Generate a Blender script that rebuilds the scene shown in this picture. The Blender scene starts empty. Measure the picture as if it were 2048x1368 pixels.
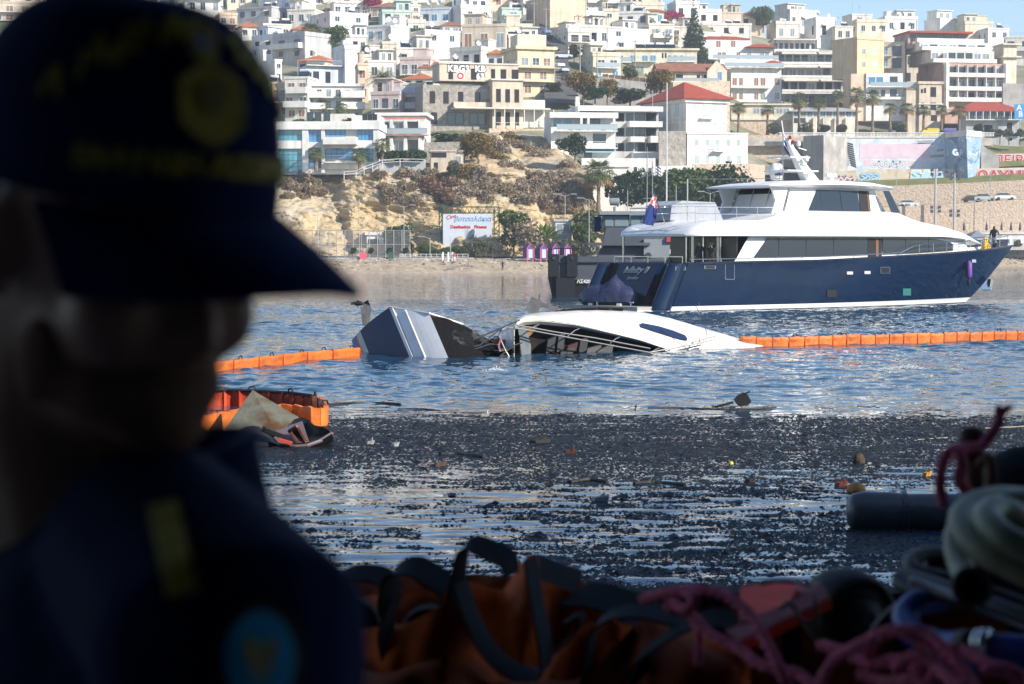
import bpy, bmesh, math, random
import numpy as np
from mathutils import Vector, Matrix, noise, Euler
random.seed(7); np.random.seed(7)
SC = bpy.context.scene
COL = SC.collection
R = math.radians
# ---------------------------------------------------------------- camera
F = 3982.0; CZ = 2.9; TH = math.atan((684-503)/F)
cam = bpy.data.cameras.new('camera'); camo = bpy.data.objects.new('camera', cam); COL.objects.link(camo)
camo.location = (0, 0, CZ); camo.rotation_euler = (R(90)-TH, 0, 0)
cam.sensor_width = 36.0; cam.lens = F/2048*36.0; cam.clip_start = 0.1; cam.clip_end = 6000
cam.dof.use_dof = True; cam.dof.focus_distance = 105.0; cam.dof.aperture_fstop = 7.1
SC.camera = camo
# ---------------------------------------------------------------- sky, sun, exposure
HAZE = 0.0004
SUN_AZ, SUN_EL = 54.0, 30.0           # degrees right of straight behind the camera, elevation
sd = Vector((math.sin(R(SUN_AZ))*math.cos(R(SUN_EL)), -math.cos(R(SUN_AZ))*math.cos(R(SUN_EL)), math.sin(R(SUN_EL))))
W = bpy.data.worlds.new('World'); SC.world = W; W.use_nodes = True
nt = W.node_tree; bg = nt.nodes['Background']
sky = nt.nodes.new('ShaderNodeTexSky'); sky.sky_type = 'NISHITA'; sky.sun_disc = False
sky.sun_elevation = R(SUN_EL); sky.sun_rotation = math.atan2(sd.x, sd.y)
sky.air_density = 1.0; sky.dust_density = 0.05; sky.ozone_density = 3.5; sky.altitude = 0
nt.links.new(sky.outputs[0], bg.inputs[0]); bg.inputs[1].default_value = 0.105
sun = bpy.data.lights.new('sun', 'SUN'); suno = bpy.data.objects.new('sun', sun); COL.objects.link(suno)
sun.energy = 4.2; sun.angle = R(0.53); sun.color = (1.0, 0.93, 0.82)
suno.rotation_euler = (-sd).to_track_quat('-Z', 'Y').to_euler(); suno.location = (60, -40, 60)
vs = SC.view_settings; vs.view_transform = 'Standard'; vs.look = 'None'; vs.exposure = 0.85; vs.gamma = 1.0
SC.cycles.use_denoising = True; SC.cycles.max_bounces = 6; SC.cycles.diffuse_bounces = 3; SC.cycles.glossy_bounces = 3
SC.cycles.transmission_bounces = 4; SC.cycles.transparent_max_bounces = 6
SC.cycles.caustics_reflective = False; SC.cycles.caustics_refractive = False
# ---------------------------------------------------------------- photo geometry helpers
cT, sT = math.cos(TH), math.sin(TH)
def ray(px, py):
    u = (px-1024)/F; v = (684-py)/F
    return Vector((u, cT+v*sT, -sT+v*cT))
def at(px, py, Y):
    d = ray(px, py); t = Y/d.y
    return Vector((d.x*t, Y, CZ+d.z*t))
def wat(px, py, z=0.0):
    d = ray(px, py); t = (z-CZ)/d.z
    return Vector((d.x*t, d.y*t, z))
def lerp(a, b, t): return a+(b-a)*t
def sstep(a, b, x):
    t = min(1, max(0, (x-a)/(b-a))); return t*t*(3-2*t)
def interp(x, pts): return float(np.interp(x, [p[0] for p in pts], [p[1] for p in pts]))
# ---------------------------------------------------------------- materials
MATS = {}
def mat(name, col, rough=0.7, metal=0.0, var=0.0, vscale=1.0, col2=None, bump=0.0, bscale=8.0, spec=0.5, coord='Object', stretch=None, trans=0.0, emit=None, detail=4.0, contrast=None, dirt=None, coat=0.0):
    if name in MATS: return MATS[name]
    m = bpy.data.materials.new(name); m.use_nodes = True; t = m.node_tree; p = t.nodes['Principled BSDF']
    p.inputs['Base Color'].default_value = (*col, 1); p.inputs['Roughness'].default_value = rough
    p.inputs['Metallic'].default_value = metal; p.inputs['Specular IOR Level'].default_value = spec
    if coat: p.inputs['Coat Weight'].default_value = coat; p.inputs['Coat Roughness'].default_value = 0.06
    if trans: p.inputs['Transmission Weight'].default_value = trans
    tc = None
    def vec():
        nonlocal tc
        if tc is None:
            if coord == 'World':
                g = t.nodes.new('ShaderNodeNewGeometry'); tc = g.outputs['Position']
            else:
                n = t.nodes.new('ShaderNodeTexCoord'); tc = n.outputs['Object']
            if stretch:
                mp = t.nodes.new('ShaderNodeMapping'); mp.inputs['Scale'].default_value = stretch
                t.links.new(tc, mp.inputs['Vector']); tc = mp.outputs[0]
        return tc
    if var or col2:
        n = t.nodes.new('ShaderNodeTexNoise'); n.inputs['Scale'].default_value = vscale; n.inputs['Detail'].default_value = detail; n.inputs['Roughness'].default_value = 0.6
        t.links.new(vec(), n.inputs['Vector'])
        r = t.nodes.new('ShaderNodeValToRGB'); c2 = col2 if col2 else tuple(c*(1-var) for c in col)
        c1 = col if col2 else tuple(min(1, c*(1+var*0.4)) for c in col)
        lo, hi = contrast if contrast else (0.35, 0.65)
        r.color_ramp.elements[0].position = lo; r.color_ramp.elements[0].color = (*c2, 1)
        r.color_ramp.elements[1].position = hi; r.color_ramp.elements[1].color = (*c1, 1)
        t.links.new(n.outputs['Fac'], r.inputs['Fac']); out = r.outputs[0]
        if dirt:   # vertical grime streaks, a shape of their own
            mp = t.nodes.new('ShaderNodeMapping'); mp.inputs['Scale'].default_value = (1.2, 1.2, 0.12); t.links.new(vec(), mp.inputs['Vector'])
            n2 = t.nodes.new('ShaderNodeTexNoise'); n2.inputs['Scale'].default_value = 1.0; n2.inputs['Detail'].default_value = 5; t.links.new(mp.outputs[0], n2.inputs['Vector'])
            r2 = t.nodes.new('ShaderNodeValToRGB'); r2.color_ramp.elements[0].position = 0.44; r2.color_ramp.elements[1].position = 0.72
            r2.color_ramp.elements[0].color = (0, 0, 0, 1); r2.color_ramp.elements[1].color = (dirt[1],)*3+(1,)
            t.links.new(n2.outputs['Fac'], r2.inputs['Fac'])
            mx = t.nodes.new('ShaderNodeMix'); mx.data_type = 'RGBA'; t.links.new(r2.outputs[0], mx.inputs[0]); t.links.new(out, mx.inputs[6]); mx.inputs[7].default_value = (*dirt[0], 1); out = mx.outputs[2]
        t.links.new(out, p.inputs['Base Color'])
    if bump:
        n = t.nodes.new('ShaderNodeTexNoise'); n.inputs['Scale'].default_value = bscale; n.inputs['Detail'].default_value = 5; t.links.new(vec(), n.inputs['Vector'])
        b = t.nodes.new('ShaderNodeBump'); b.inputs['Strength'].default_value = bump; b.inputs['Distance'].default_value = 0.5/bscale
        t.links.new(n.outputs['Fac'], b.inputs['Height']); t.links.new(b.outputs[0], p.inputs['Normal'])
    if emit: p.inputs['Emission Color'].default_value = (*emit[0], 1); p.inputs['Emission Strength'].default_value = emit[1]
    MATS[name] = m; return m
def leafmat(name, c1, c2, rough=0.6, tr=0.25):
    if name in MATS: return MATS[name]
    m = bpy.data.materials.new(name); m.use_nodes = True; t = m.node_tree; p = t.nodes['Principled BSDF']
    p.inputs['Roughness'].default_value = rough; p.inputs['Specular IOR Level'].default_value = 0.3
    g = t.nodes.new('ShaderNodeNewGeometry'); n = t.nodes.new('ShaderNodeTexNoise'); n.inputs['Scale'].default_value = 0.9; n.inputs['Detail'].default_value = 3
    t.links.new(g.outputs['Position'], n.inputs['Vector'])
    a = t.nodes.new('ShaderNodeMath'); a.operation = 'MULTIPLY_ADD'; a.inputs[1].default_value = 0.5; t.links.new(g.outputs['Random Per Island'], a.inputs[0]); 
    s = t.nodes.new('ShaderNodeMath'); s.operation = 'MULTIPLY'; s.inputs[1].default_value = 0.6; t.links.new(n.outputs['Fac'], s.inputs[0]); t.links.new(s.outputs[0], a.inputs[2])
    r = t.nodes.new('ShaderNodeValToRGB'); r.color_ramp.elements[0].color = (*c1, 1); r.color_ramp.elements[1].color = (*c2, 1)
    r.color_ramp.elements[0].position = 0.25; r.color_ramp.elements[1].position = 0.8
    t.links.new(a.outputs[0], r.inputs['Fac']); t.links.new(r.outputs[0], p.inputs['Base Color'])
    tn = t.nodes.new('ShaderNodeBsdfTranslucent'); t.links.new(r.outputs[0], tn.inputs['Color'])
    mx = t.nodes.new('ShaderNodeMixShader'); mx.inputs[0].default_value = tr
    t.links.new(p.outputs[0], mx.inputs[1]); t.links.new(tn.outputs[0], mx.inputs[2]); t.links.new(mx.outputs[0], t.nodes['Material Output'].inputs['Surface'])
    MATS[name] = m; return m
# ---------------------------------------------------------------- mesh building
class MB:
    def __init__(s): s.v = []; s.f = []; s.m = []
    def add(s, vs, fs, mi=0):
        b = len(s.v); s.v.extend([tuple(x) for x in vs]); s.f.extend([tuple(b+i for i in q) for q in fs]); s.m.extend([mi]*len(fs)); return s
    def box(s, x0, x1, y0, y1, z0, z1, mi=0):
        return s.add([(x0,y0,z0),(x1,y0,z0),(x1,y1,z0),(x0,y1,z0),(x0,y0,z1),(x1,y0,z1),(x1,y1,z1),(x0,y1,z1)],
                     [(3,2,1,0),(4,5,6,7),(0,1,5,4),(1,2,6,5),(2,3,7,6),(3,0,4,7)], mi)
    def obox(s, c, ax, ay, az, mi=0):   # oriented box: centre and half-axes
        c = Vector(c); ax = Vector(ax); ay = Vector(ay); az = Vector(az); vs = []
        for k in (-1, 1):
            for i, j in ((-1,-1),(1,-1),(1,1),(-1,1)): vs.append(c+ax*i+ay*j+az*k)
        return s.add(vs, [(3,2,1,0),(4,5,6,7),(0,1,5,4),(1,2,6,5),(2,3,7,6),(3,0,4,7)], mi)
    def prism(s, poly, off, mi=0, mside=None):   # poly: list of 3D points; off: extrusion vector
        n = len(poly); off = Vector(off); a = [Vector(p) for p in poly]; b = [p+off for p in a]
        base = len(s.v); s.v.extend([tuple(p) for p in a+b])
        s.f.append(tuple(base+i for i in range(n))); s.f.append(tuple(base+n+i for i in reversed(range(n)))); s.m += [mi, mi]
        for i in range(n):
            j = (i+1) % n; s.f.append((base+j, base+i, base+n+i, base+n+j)); s.m.append(mi if mside is None else mside)
        return s
    def tube(s, pts, r, n=6, mi=0, cap=True):
        pts = [Vector(p) for p in pts]; N = len(pts); rs = r if isinstance(r, (list, tuple)) else [r]*N
        base = len(s.v); up = None
        for i, p in enumerate(pts):
            d = (pts[min(i+1, N-1)]-pts[max(i-1, 0)])
            d = d.normalized() if d.length > 1e-9 else Vector((0, 0, 1))
            if up is None: up = Vector((0, 0, 1)) if abs(d.z) < 0.9 else Vector((1, 0, 0))
            x = d.cross(up)
            if x.length < 1e-6: x = d.cross(Vector((0.3, 1, 0.2)))
            x.normalize(); y = x.cross(d).normalized(); up = y
            for k in range(n):
                a = 2*math.pi*k/n; s.v.append(tuple(p+(x*math.cos(a)+y*math.sin(a))*rs[i]))
        for i in range(N-1):
            for k in range(n):
                k2 = (k+1) % n; s.f.append((base+i*n+k, base+i*n+k2, base+(i+1)*n+k2, base+(i+1)*n+k)); s.m.append(mi)
        if cap:
            s.f.append(tuple(base+k for k in reversed(range(n)))); s.f.append(tuple(base+(N-1)*n+k for k in range(n))); s.m += [mi, mi]
        return s
    def lathe(s, prof, n=16, axis='z', c=(0,0,0), mi=0, cap=True):   # prof: (r,h)
        base = len(s.v); c = Vector(c)
        for r_, h in prof:
            for k in range(n):
                a = 2*math.pi*k/n; x, y = r_*math.cos(a), r_*math.sin(a)
                q = {'z': (x, y, h), 'x': (h, x, y), 'y': (y, h, x)}[axis]; s.v.append(tuple(c+Vector(q)))
        for i in range(len(prof)-1):
            for k in range(n):
                k2 = (k+1) % n; s.f.append((base+i*n+k, base+i*n+k2, base+(i+1)*n+k2, base+(i+1)*n+k)); s.m.append(mi)
        if cap: s.f.append(tuple(base+k for k in reversed(range(n)))); s.f.append(tuple(base+(len(prof)-1)*n+k for k in range(n))); s.m += [mi, mi]
        return s
    def grid(s, P, mi=0, close_u=False):   # P[i][j] points
        n, m = len(P), len(P[0]); base = len(s.v)
        for row in P: s.v.extend([tuple(q) for q in row])
        for i in range(n-1):
            for j in range(m-1 if not close_u else m):
                j2 = (j+1) % m; s.f.append((base+i*m+j, base+i*m+j2, base+(i+1)*m+j2, base+(i+1)*m+j)); s.m.append(mi if not callable(mi) else mi(i, j))
        return s
    def mesh(s, name, mats, smooth=False):
        me = bpy.data.meshes.new(name); me.from_pydata(s.v, [], s.f)
        for m_ in (mats if isinstance(mats, (list, tuple)) else [mats]): me.materials.append(m_)
        if len(set(s.m)) > 1: me.polygons.foreach_set('material_index', s.m)
        if smooth:
            me.polygons.foreach_set('use_smooth', [True]*len(me.polygons))
        me.update(); return me
    def build(s, name, mats, parent=None, smooth=False, loc=None, rot=None, recalc=False):
        me = s.mesh(name, mats, smooth)
        if recalc:
            b = bmesh.new(); b.from_mesh(me); bmesh.ops.recalc_face_normals(b, faces=b.faces); b.to_mesh(me); b.free()
        return link(name, me, parent, loc, rot)
def link(name, me, parent=None, loc=None, rot=None, scale=None):
    o = bpy.data.objects.new(name, me); COL.objects.link(o)
    if parent is not None: o.parent = parent
    if loc is not None: o.location = loc
    if rot is not None: o.rotation_euler = rot
    if scale is not None: o.scale = scale
    return o
def tag(o, label=None, cat=None, group=None, kind=None):
    if label: o['label'] = label
    if cat: o['category'] = cat
    if group: o['group'] = group
    if kind: o['kind'] = kind
    return o
def thing(name, label, cat, loc=(0,0,0), rz=0.0, group=None, rot=None):
    o = bpy.data.objects.new(name, None); COL.objects.link(o); o.location = loc
    o.rotation_euler = rot if rot is not None else (0, 0, rz); o.empty_display_size = 0.2
    return tag(o, label, cat, group)
def copy_tree(o, parent=None):
    c = o.copy(); COL.objects.link(c); c.parent = parent
    for ch in list(o.children): copy_tree(ch, c)
    return c
def smooth_auto(o, ang=35):
    me = o.data; me.polygons.foreach_set('use_smooth', [True]*len(me.polygons))
    me.set_sharp_from_angle(angle=R(ang)); return o
def text_mesh(s, size, depth=0.01, bold=0.0, shear=0.0, align='CENTER', spacing=1.0):
    c = bpy.data.curves.new('txt', 'FONT'); c.body = s; c.size = size; c.extrude = depth; c.offset = bold; c.shear = shear; c.align_x = align; c.align_y = 'CENTER'; c.space_character = spacing
    c.resolution_u = 3
    o = bpy.data.objects.new('txt', c); COL.objects.link(o); dg = bpy.context.evaluated_depsgraph_get(); dg.update()
    me = bpy.data.meshes.new_from_object(o.evaluated_get(dg)); bpy.data.objects.remove(o); bpy.data.curves.remove(c); return me
def put_text(name, s, size, m, parent, loc, rot, depth=0.01, bold=0.0, shear=0.0, squash=(1,1,1), spacing=1.0):
    me = text_mesh(s, size, depth, bold, shear, spacing=spacing); me.materials.clear(); me.materials.append(m)
    return link(name, me, parent, loc, rot, squash)
def fbm(p, o=4): return noise.fractal(p, 1.0, 2.0, o, noise_basis='PERLIN_ORIGINAL')
def cloud_quads(centers, sizes, ncell=1):   # random leaf quads -> MB-like arrays (verts, faces)
    n = len(centers); a = np.random.normal(size=(n, 3)); a /= np.linalg.norm(a, axis=1)[:, None]
    b = np.random.normal(size=(n, 3)); b -= a*np.sum(a*b, 1)[:, None]; b /= np.linalg.norm(b, axis=1)[:, None]
    s = sizes[:, None]; w = s*np.random.uniform(.35, .7, (n, 1))
    V = np.stack([centers-a*s-b*w*.3, centers-a*.1*s+b*w, centers+a*s+b*w*.1, centers+a*.1*s-b*w], 1).reshape(-1, 3)
    return V, np.arange(n*4).reshape(-1, 4)
def quads_mesh(name, V, Fq, m):
    me = bpy.data.meshes.new(name); k = len(Fq)
    me.vertices.add(len(V)); me.vertices.foreach_set('co', np.asarray(V, dtype=np.float32).ravel())
    me.loops.add(k*Fq.shape[1]); me.loops.foreach_set('vertex_index', Fq.ravel().astype(np.int32))
    me.polygons.add(k); me.polygons.foreach_set('loop_start', (np.arange(k)*Fq.shape[1]).astype(np.int32))
    me.update(calc_edges=True); me.validate(); me.materials.append(m); return me
# ================================================================ SETTING
def BASE(px): return 300 + 120*sstep(1120, 1620, px)
def DD(px, py): return BASE(px) + 0.55*(340-py)
# ---- materials of the setting
def water_material():
    m = bpy.data.materials.new('harbour_water'); m.use_nodes = True; t = m.node_tree; p = t.nodes['Principled BSDF']; L = t.links.new
    p.inputs['Base Color'].default_value = (0.012, 0.055, 0.105, 1); p.inputs['Roughness'].default_value = 0.03; p.inputs['IOR'].default_value = 1.33
    g = t.nodes.new('ShaderNodeNewGeometry'); sep = t.nodes.new('ShaderNodeSeparateXYZ'); L(g.outputs['Position'], sep.inputs[0])
    def nz(sx, sy, sc, det, dist=0.0):
        mp = t.nodes.new('ShaderNodeMapping'); mp.inputs['Scale'].default_value = (sx, sy, 1); L(g.outputs['Position'], mp.inputs['Vector'])
        n = t.nodes.new('ShaderNodeTexNoise'); n.inputs['Scale'].default_value = sc; n.inputs['Detail'].default_value = det; n.inputs['Distortion'].default_value = dist
        L(mp.outputs[0], n.inputs['Vector'])
        v = t.nodes.new('ShaderNodeVectorMath'); v.operation = 'SUBTRACT'; v.inputs[1].default_value = (.5, .5, .5); L(n.outputs['Color'], v.inputs[0]); return v.outputs[0], n
    def scale(v, fac):
        s = t.nodes.new('ShaderNodeVectorMath'); s.operation = 'SCALE'; L(v, s.inputs[0])
        if isinstance(fac, float): s.inputs['Scale'].default_value = fac
        else: L(fac, s.inputs['Scale'])
        return s.outputs[0]
    def addv(a, b):
        s = t.nodes.new('ShaderNodeVectorMath'); s.operation = 'ADD'; L(a, s.inputs[0]); L(b, s.inputs[1]); return s.outputs[0]
    # strength along the harbour: calm by the quay (oily film), ruffled off the wrecks, smoother near the beach
    r = t.nodes.new('ShaderNodeValToRGB'); mr = t.nodes.new('ShaderNodeMapRange'); mr.inputs['From Max'].default_value = 300; L(sep.outputs['Y'], mr.inputs['Value']); L(mr.outputs[0], r.inputs['Fac'])
    cr = r.color_ramp; cr.elements[0].position = 0.10; cr.elements[0].color = (.03,)*3+(1,); cr.elements[1].position = 0.95; cr.elements[1].color = (.20,)*3+(1,)
    for pos, v_ in ((0.12, .10), (0.14, .22), (0.18, .32), (0.33, .4), (0.37, .9), (0.48, .6), (0.7, .25)):
        e = cr.elements.new(pos); e.color = (v_,)*3+(1,)
    # gust patches
    gp, gn = nz(0.05, 0.14, 1.0, 2.0)
    gm = t.nodes.new('ShaderNodeMapRange'); gm.inputs['From Min'].default_value = .38; gm.inputs['From Max'].default_value = .62; gm.inputs['To Min'].default_value = .55; gm.inputs['To Max'].default_value = 1.35; L(gn.outputs['Fac'], gm.inputs['Value'])
    st = t.nodes.new('ShaderNodeMath'); st.operation = 'MULTIPLY'; L(r.outputs[0], st.inputs[0]); L(gm.outputs[0], st.inputs[1])
    a1, _ = nz(2.2, 1.7, 1.0, 2.0, .6); a2, _ = nz(7.0, 4.6, 1.0, 2.0, .4); a3, _ = nz(1.0, 4.2, 1.0, 2.5, .8)
    w = addv(scale(addv(scale(a1, .6), scale(a2, .75)), st.outputs[0]), scale(a3, .02))
    cmb = t.nodes.new('ShaderNodeSeparateXYZ'); L(w, cmb.inputs[0])
    c2 = t.nodes.new('ShaderNodeCombineXYZ'); L(cmb.outputs[0], c2.inputs[0]); L(cmb.outputs[1], c2.inputs[1]); c2.inputs[2].default_value = 0.0; c2 = type('o', (), {'outputs': [addv(c2.outputs[0], g.outputs['Normal'])]})
    nn = t.nodes.new('ShaderNodeVectorMath'); nn.operation = 'NORMALIZE'; L(c2.outputs[0], nn.inputs[0]); L(nn.outputs[0], p.inputs['Normal'])
    MATS['harbour_water'] = m; return m
WATER = water_material()
# shoreline depth by pixel column
def shore(px): return interp(px, [(-600, 255), (900, 264), (1200, 268), (1600, 345), (2048, 385), (2700, 400)])
# water: one sheet to the shore, with real wavelets from the debris to beyond the wrecks
U0, U1, WY0, WY1 = -.30, .29, 15.5, 122.0
cols = sorted([(px-1024)/F for px in range(-900, 3000, 150)]+[U0, U1]); mb = MB(); P = []
for u_ in cols: P.append([(u_*(Y if Y >= WY0 else 330), Y, 0.0) for Y in (-60, 8, WY0, WY1, shore(u_*F+1024)+6)])
nr = 5
for i in range(len(cols)-1):
    for j in range(nr-1):
        if j == 2 and cols[i] >= U0-1e-9 and cols[i+1] <= U1+1e-9: continue
        mb.add([P[i][j], P[i+1][j], P[i+1][j+1], P[i][j+1]], [(0,1,2,3)])
NU = 500; rowsY = [WY0]
while rowsY[-1] < WY1: rowsY.append(rowsY[-1]+.042+.0013*(rowsY[-1]-WY0))
rowsY[-1] = WY1; yy, uu = np.meshgrid(np.array(rowsY), np.linspace(U0, U1, NU+1), indexing='ij'); xx = uu*yy; zz_ = np.zeros_like(xx); rw = np.random.default_rng(11)
for k in range(70):
    lam = .34*10**rw.uniform(0, .85); th = rw.normal(1.2, .75); ph = rw.uniform(0, 6.28); zz_ += .0034*lam**.75*np.sin(2*np.pi/lam*(xx*np.cos(th)+yy*np.sin(th))+ph)
near = np.zeros_like(xx)
for k in range(40): lam = .24*10**rw.uniform(0, .6); th = rw.normal(1.57, .42); near += .00135*lam*np.sin(2*np.pi/lam*(xx*np.cos(th)+yy*np.sin(th))+rw.uniform(0, 6.28))
edge = np.clip((uu-U0)/.02, 0, 1)*np.clip((U1-uu)/.02, 0, 1); fade = np.clip((yy-35)/8, 0, 1)*np.clip((WY1-yy)/25, 0, 1)*edge; gust = .55+.75*np.clip(.5+.5*np.sin(xx*.11+1.3*np.sin(yy*.07)+yy*.21), 0, 1); zz_ *= fade*gust; zz_ += near*edge*np.interp(yy, [WY0, WY0+2, 25.5, 28.5, 35, 38, 44], [0, 1, .9, .3, .3, .8, 0])*(.7+.5*np.sin(xx*.5+1.7*np.sin(yy*.4)))
b0 = len(mb.v); mb.v.extend(map(tuple, np.stack([xx, yy, zz_], -1).reshape(-1, 3).tolist())); n1 = NU+1
idx = (b0+np.arange(len(rowsY)-1)[:, None]*n1+np.arange(NU)[None, :]).ravel(); fq = np.stack([idx, idx+1, idx+n1+1, idx+n1], -1).tolist(); mb.f.extend(map(tuple, fq)); mb.m.extend([0]*len(fq))
wo = mb.build('harbour_water', WATER, smooth=True); tag(wo, kind='structure')
# seabed / base ground sheet below everything, reaching the horizon
GROUNDM = mat('dry_ground', (0.30, 0.25, 0.18), 0.95, var=0.4, vscale=0.15, col2=(0.16, 0.15, 0.09), coord='World', detail=8)
tag(MB().add([(-3000,-300,-3),(3000,-300,-3),(3000,4000,-3),(-3000,4000,-3)], [(0,1,2,3)]).build('ground', mat('seabed', (0.05,0.06,0.06), 0.9, var=.3, vscale=.1, coord='World')), kind='structure')
# beach: sand sheet rising from the water to the promenade
SAND = mat('beach_sand', (0.46, 0.37, 0.27), 0.95, col2=(0.33, 0.25, 0.17), vscale=0.8, coord='World', bump=0.5, bscale=1.6, detail=8, contrast=(.4, .62))
mb = MB(); P = []
for px in range(-900, 3001, 12):
    s0 = shore(px) + 1.2*noise.noise((px*0.013, 0, 0)); row = []
    for k, (dy, z) in enumerate(((-4, -.25), (0, -.03), (1.5, .3), (5, 1.2), (9, 1.7), (14, 1.85), (18, 1.9), (40, 2.1))):
        Y = s0+dy; q = (px-1024)/F*Y
        row.append((q, Y, z + (0.14*noise.noise((q*.5, Y*.6, 3)) if k > 1 else 0)))
    P.append(row)
o = mb.grid(P).build('beach', SAND, smooth=True); tag(o, kind='structure')
if o.data.polygons[0].normal.z < 0: o.data.flip_normals()
# ---- hillside: heightfield from the foot of the slope to behind the ridge
def ridge(px): return interp(px, [(-900, -60), (1120, -40), (1300, 0), (1440, 60), (1700, 105), (1900, 108), (2100, 125), (3000, 200)])
def foot(px): return cliff_top(px)-3 if px < 1185 else interp(px, [(1185, 345), (1500, 350), (1640, 334), (2800, 330)])
def cliff_top(px): return interp(px, [(-700, 340), (-200, 352), (300, 350), (560, 352), (680, 346), (760, 344), (850, 350), (920, 338), (945, 285), (985, 270), (1085, 275), (1120, 300), (1150, 318), (1175, 350), (1190, 400), (1240, 470), (1300, 480)])
HILLM = mat('hillside_soil', (0.33, 0.30, 0.22), 0.95, col2=(0.13, 0.14, 0.07), vscale=0.12, coord='World', bump=.4, bscale=.8, detail=8)
mb = MB(); P = []
for px in range(-700, 2800, 22):
    rp = ridge(px); row = []
    for i in range(34):
        py = lerp(foot(px), rp, i/33); Y = max(DD(px, py), 303 if px < 1185 else 0); q = at(px, py, Y)
        q.z += .8*noise.noise((q.x*.05, q.y*.05, 0)) - 0.5; row.append(q)
    q = row[-1]; row.append(Vector((q.x*1.1, q.y+60, q.z-12))); row.append(Vector((q.x*1.5, q.y+400, q.z-60)))
    P.append(row)
o = mb.grid(P).build('hillside', HILLM, smooth=True); tag(o, kind='structure')
if o.data.polygons[0].normal.z < 0: o.data.flip_normals()
# ---- the ochre cliff
def cliff_mat():
    m = bpy.data.materials.new('cliff_rock'); m.use_nodes = True; t = m.node_tree; p = t.nodes['Principled BSDF']; L = t.links.new
    p.inputs['Roughness'].default_value = .95; p.inputs['Specular IOR Level'].default_value = .2
    g = t.nodes.new('ShaderNodeNewGeometry')
    def nz(s, sc, d, dist=0):
        mp = t.nodes.new('ShaderNodeMapping'); mp.inputs['Scale'].default_value = s; L(g.outputs['Position'], mp.inputs['Vector'])
        n = t.nodes.new('ShaderNodeTexNoise'); n.inputs['Scale'].default_value = sc; n.inputs['Detail'].default_value = d; n.inputs['Distortion'].default_value = dist; L(mp.outputs[0], n.inputs['Vector']); return n
    def ramp(src, els):
        r = t.nodes.new('ShaderNodeValToRGB'); L(src, r.inputs['Fac'])
        r.color_ramp.elements[0].position = els[0][0]; r.color_ramp.elements[0].color = (*els[0][1], 1)
        r.color_ramp.elements[1].position = els[-1][0]; r.color_ramp.elements[1].color = (*els[-1][1], 1)
        for q, c in els[1:-1]: e = r.color_ramp.elements.new(q); e.color = (*c, 1)
        return r.outputs[0]
    strata = nz((.03, .03, .5), 1.0, 6, .8); big = nz((.05, .05, .09), 1.0, 5, .5); fine = nz((.6, .6, 1.1), 1.0, 6)
    c = ramp(strata.outputs['Fac'], [(.3, (.40, .30, .18)), (.45, (.50, .39, .24)), (.55, (.48, .40, .29)), (.7, (.35, .30, .24))])
    c2 = ramp(big.outputs['Fac'], [(.40, (.50, .37, .19)), (.60, (.43, .39, .33))])
    mx = t.nodes.new('ShaderNodeMix'); mx.data_type = 'RGBA'; mx.inputs[0].default_value = .5; L(c, mx.inputs[6]); L(c2, mx.inputs[7])
    f = ramp(fine.outputs['Fac'], [(.3, (.62, .58, .52)), (.5, (1, 1, 1)), (.75, (1.1, 1.1, 1.08))])
    mu = t.nodes.new('ShaderNodeMix'); mu.data_type = 'RGBA'; mu.blend_type = 'MULTIPLY'; mu.inputs[0].default_value = 1; L(mx.outputs[2], mu.inputs[6]); L(f, mu.inputs[7]); L(mu.outputs[2], p.inputs['Base Color'])
    b = t.nodes.new('ShaderNodeBump'); b.inputs['Strength'].default_value = .9; b.inputs['Distance'].default_value = .5; L(fine.outputs['Fac'], b.inputs['Height']); L(b.outputs[0], p.inputs['Normal'])
    return m
CLIFF = cliff_mat()
mb = MB(); P = []; NX, NZ = 660, 130
def cliff_point(px, py):
    Y = 287 + interp(py, [(280, 34), (330, 17.5), (345, 13.5), (400, 9), (440, 6), (500, 0)]) + 2*math.sin(px*.012)
    q = at(px, py, Y); a = Vector((q.x, 0, q.z))
    n1 = fbm(Vector((q.x*.06, q.z*.10, 1)), 4); n2 = fbm(Vector((q.x*.25, q.z*.5, 5)), 4); n3 = noise.noise((q.x*.02, q.z*.9, 9)); n4 = abs(noise.noise((q.x*.13+q.z*.05, q.z*.05, 20)))
    q.y += -3.0*n1 - 1.1*n2 - .8*n3 - .5*fbm(Vector((q.x*.8, q.z*1.5, 11)), 3) + 1.8*max(0, .25-n4)/.25
    return q
for i in range(NX):
    px = lerp(-700, 1300, i/(NX-1)) if i else -700; tp = cliff_top(px); row = []
    for j in range(NZ): row.append(cliff_point(px, lerp(512, tp, j/(NZ-1))))
    e = row[-1]; row.append(e+Vector((0, 6, .6))); row.append(e+Vector((0, 26, 2.0))); P.append(row)
o = mb.grid(P).build('cliff', CLIFF, smooth=False); tag(o, kind='structure'); 
if o.data.polygons[5].normal.y > 0: o.data.flip_normals()
# grass slope on the cliff shoulder, promenade paving
PAVE = mat('paving', (0.52, 0.48, 0.42), .9, var=.25, vscale=.7, coord='World')
GRASS = mat('grass_turf', (0.10, 0.14, 0.035), .9, col2=(0.22, 0.19, 0.07), vscale=.35, coord='World', bump=.8, bscale=3, detail=7)
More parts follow.
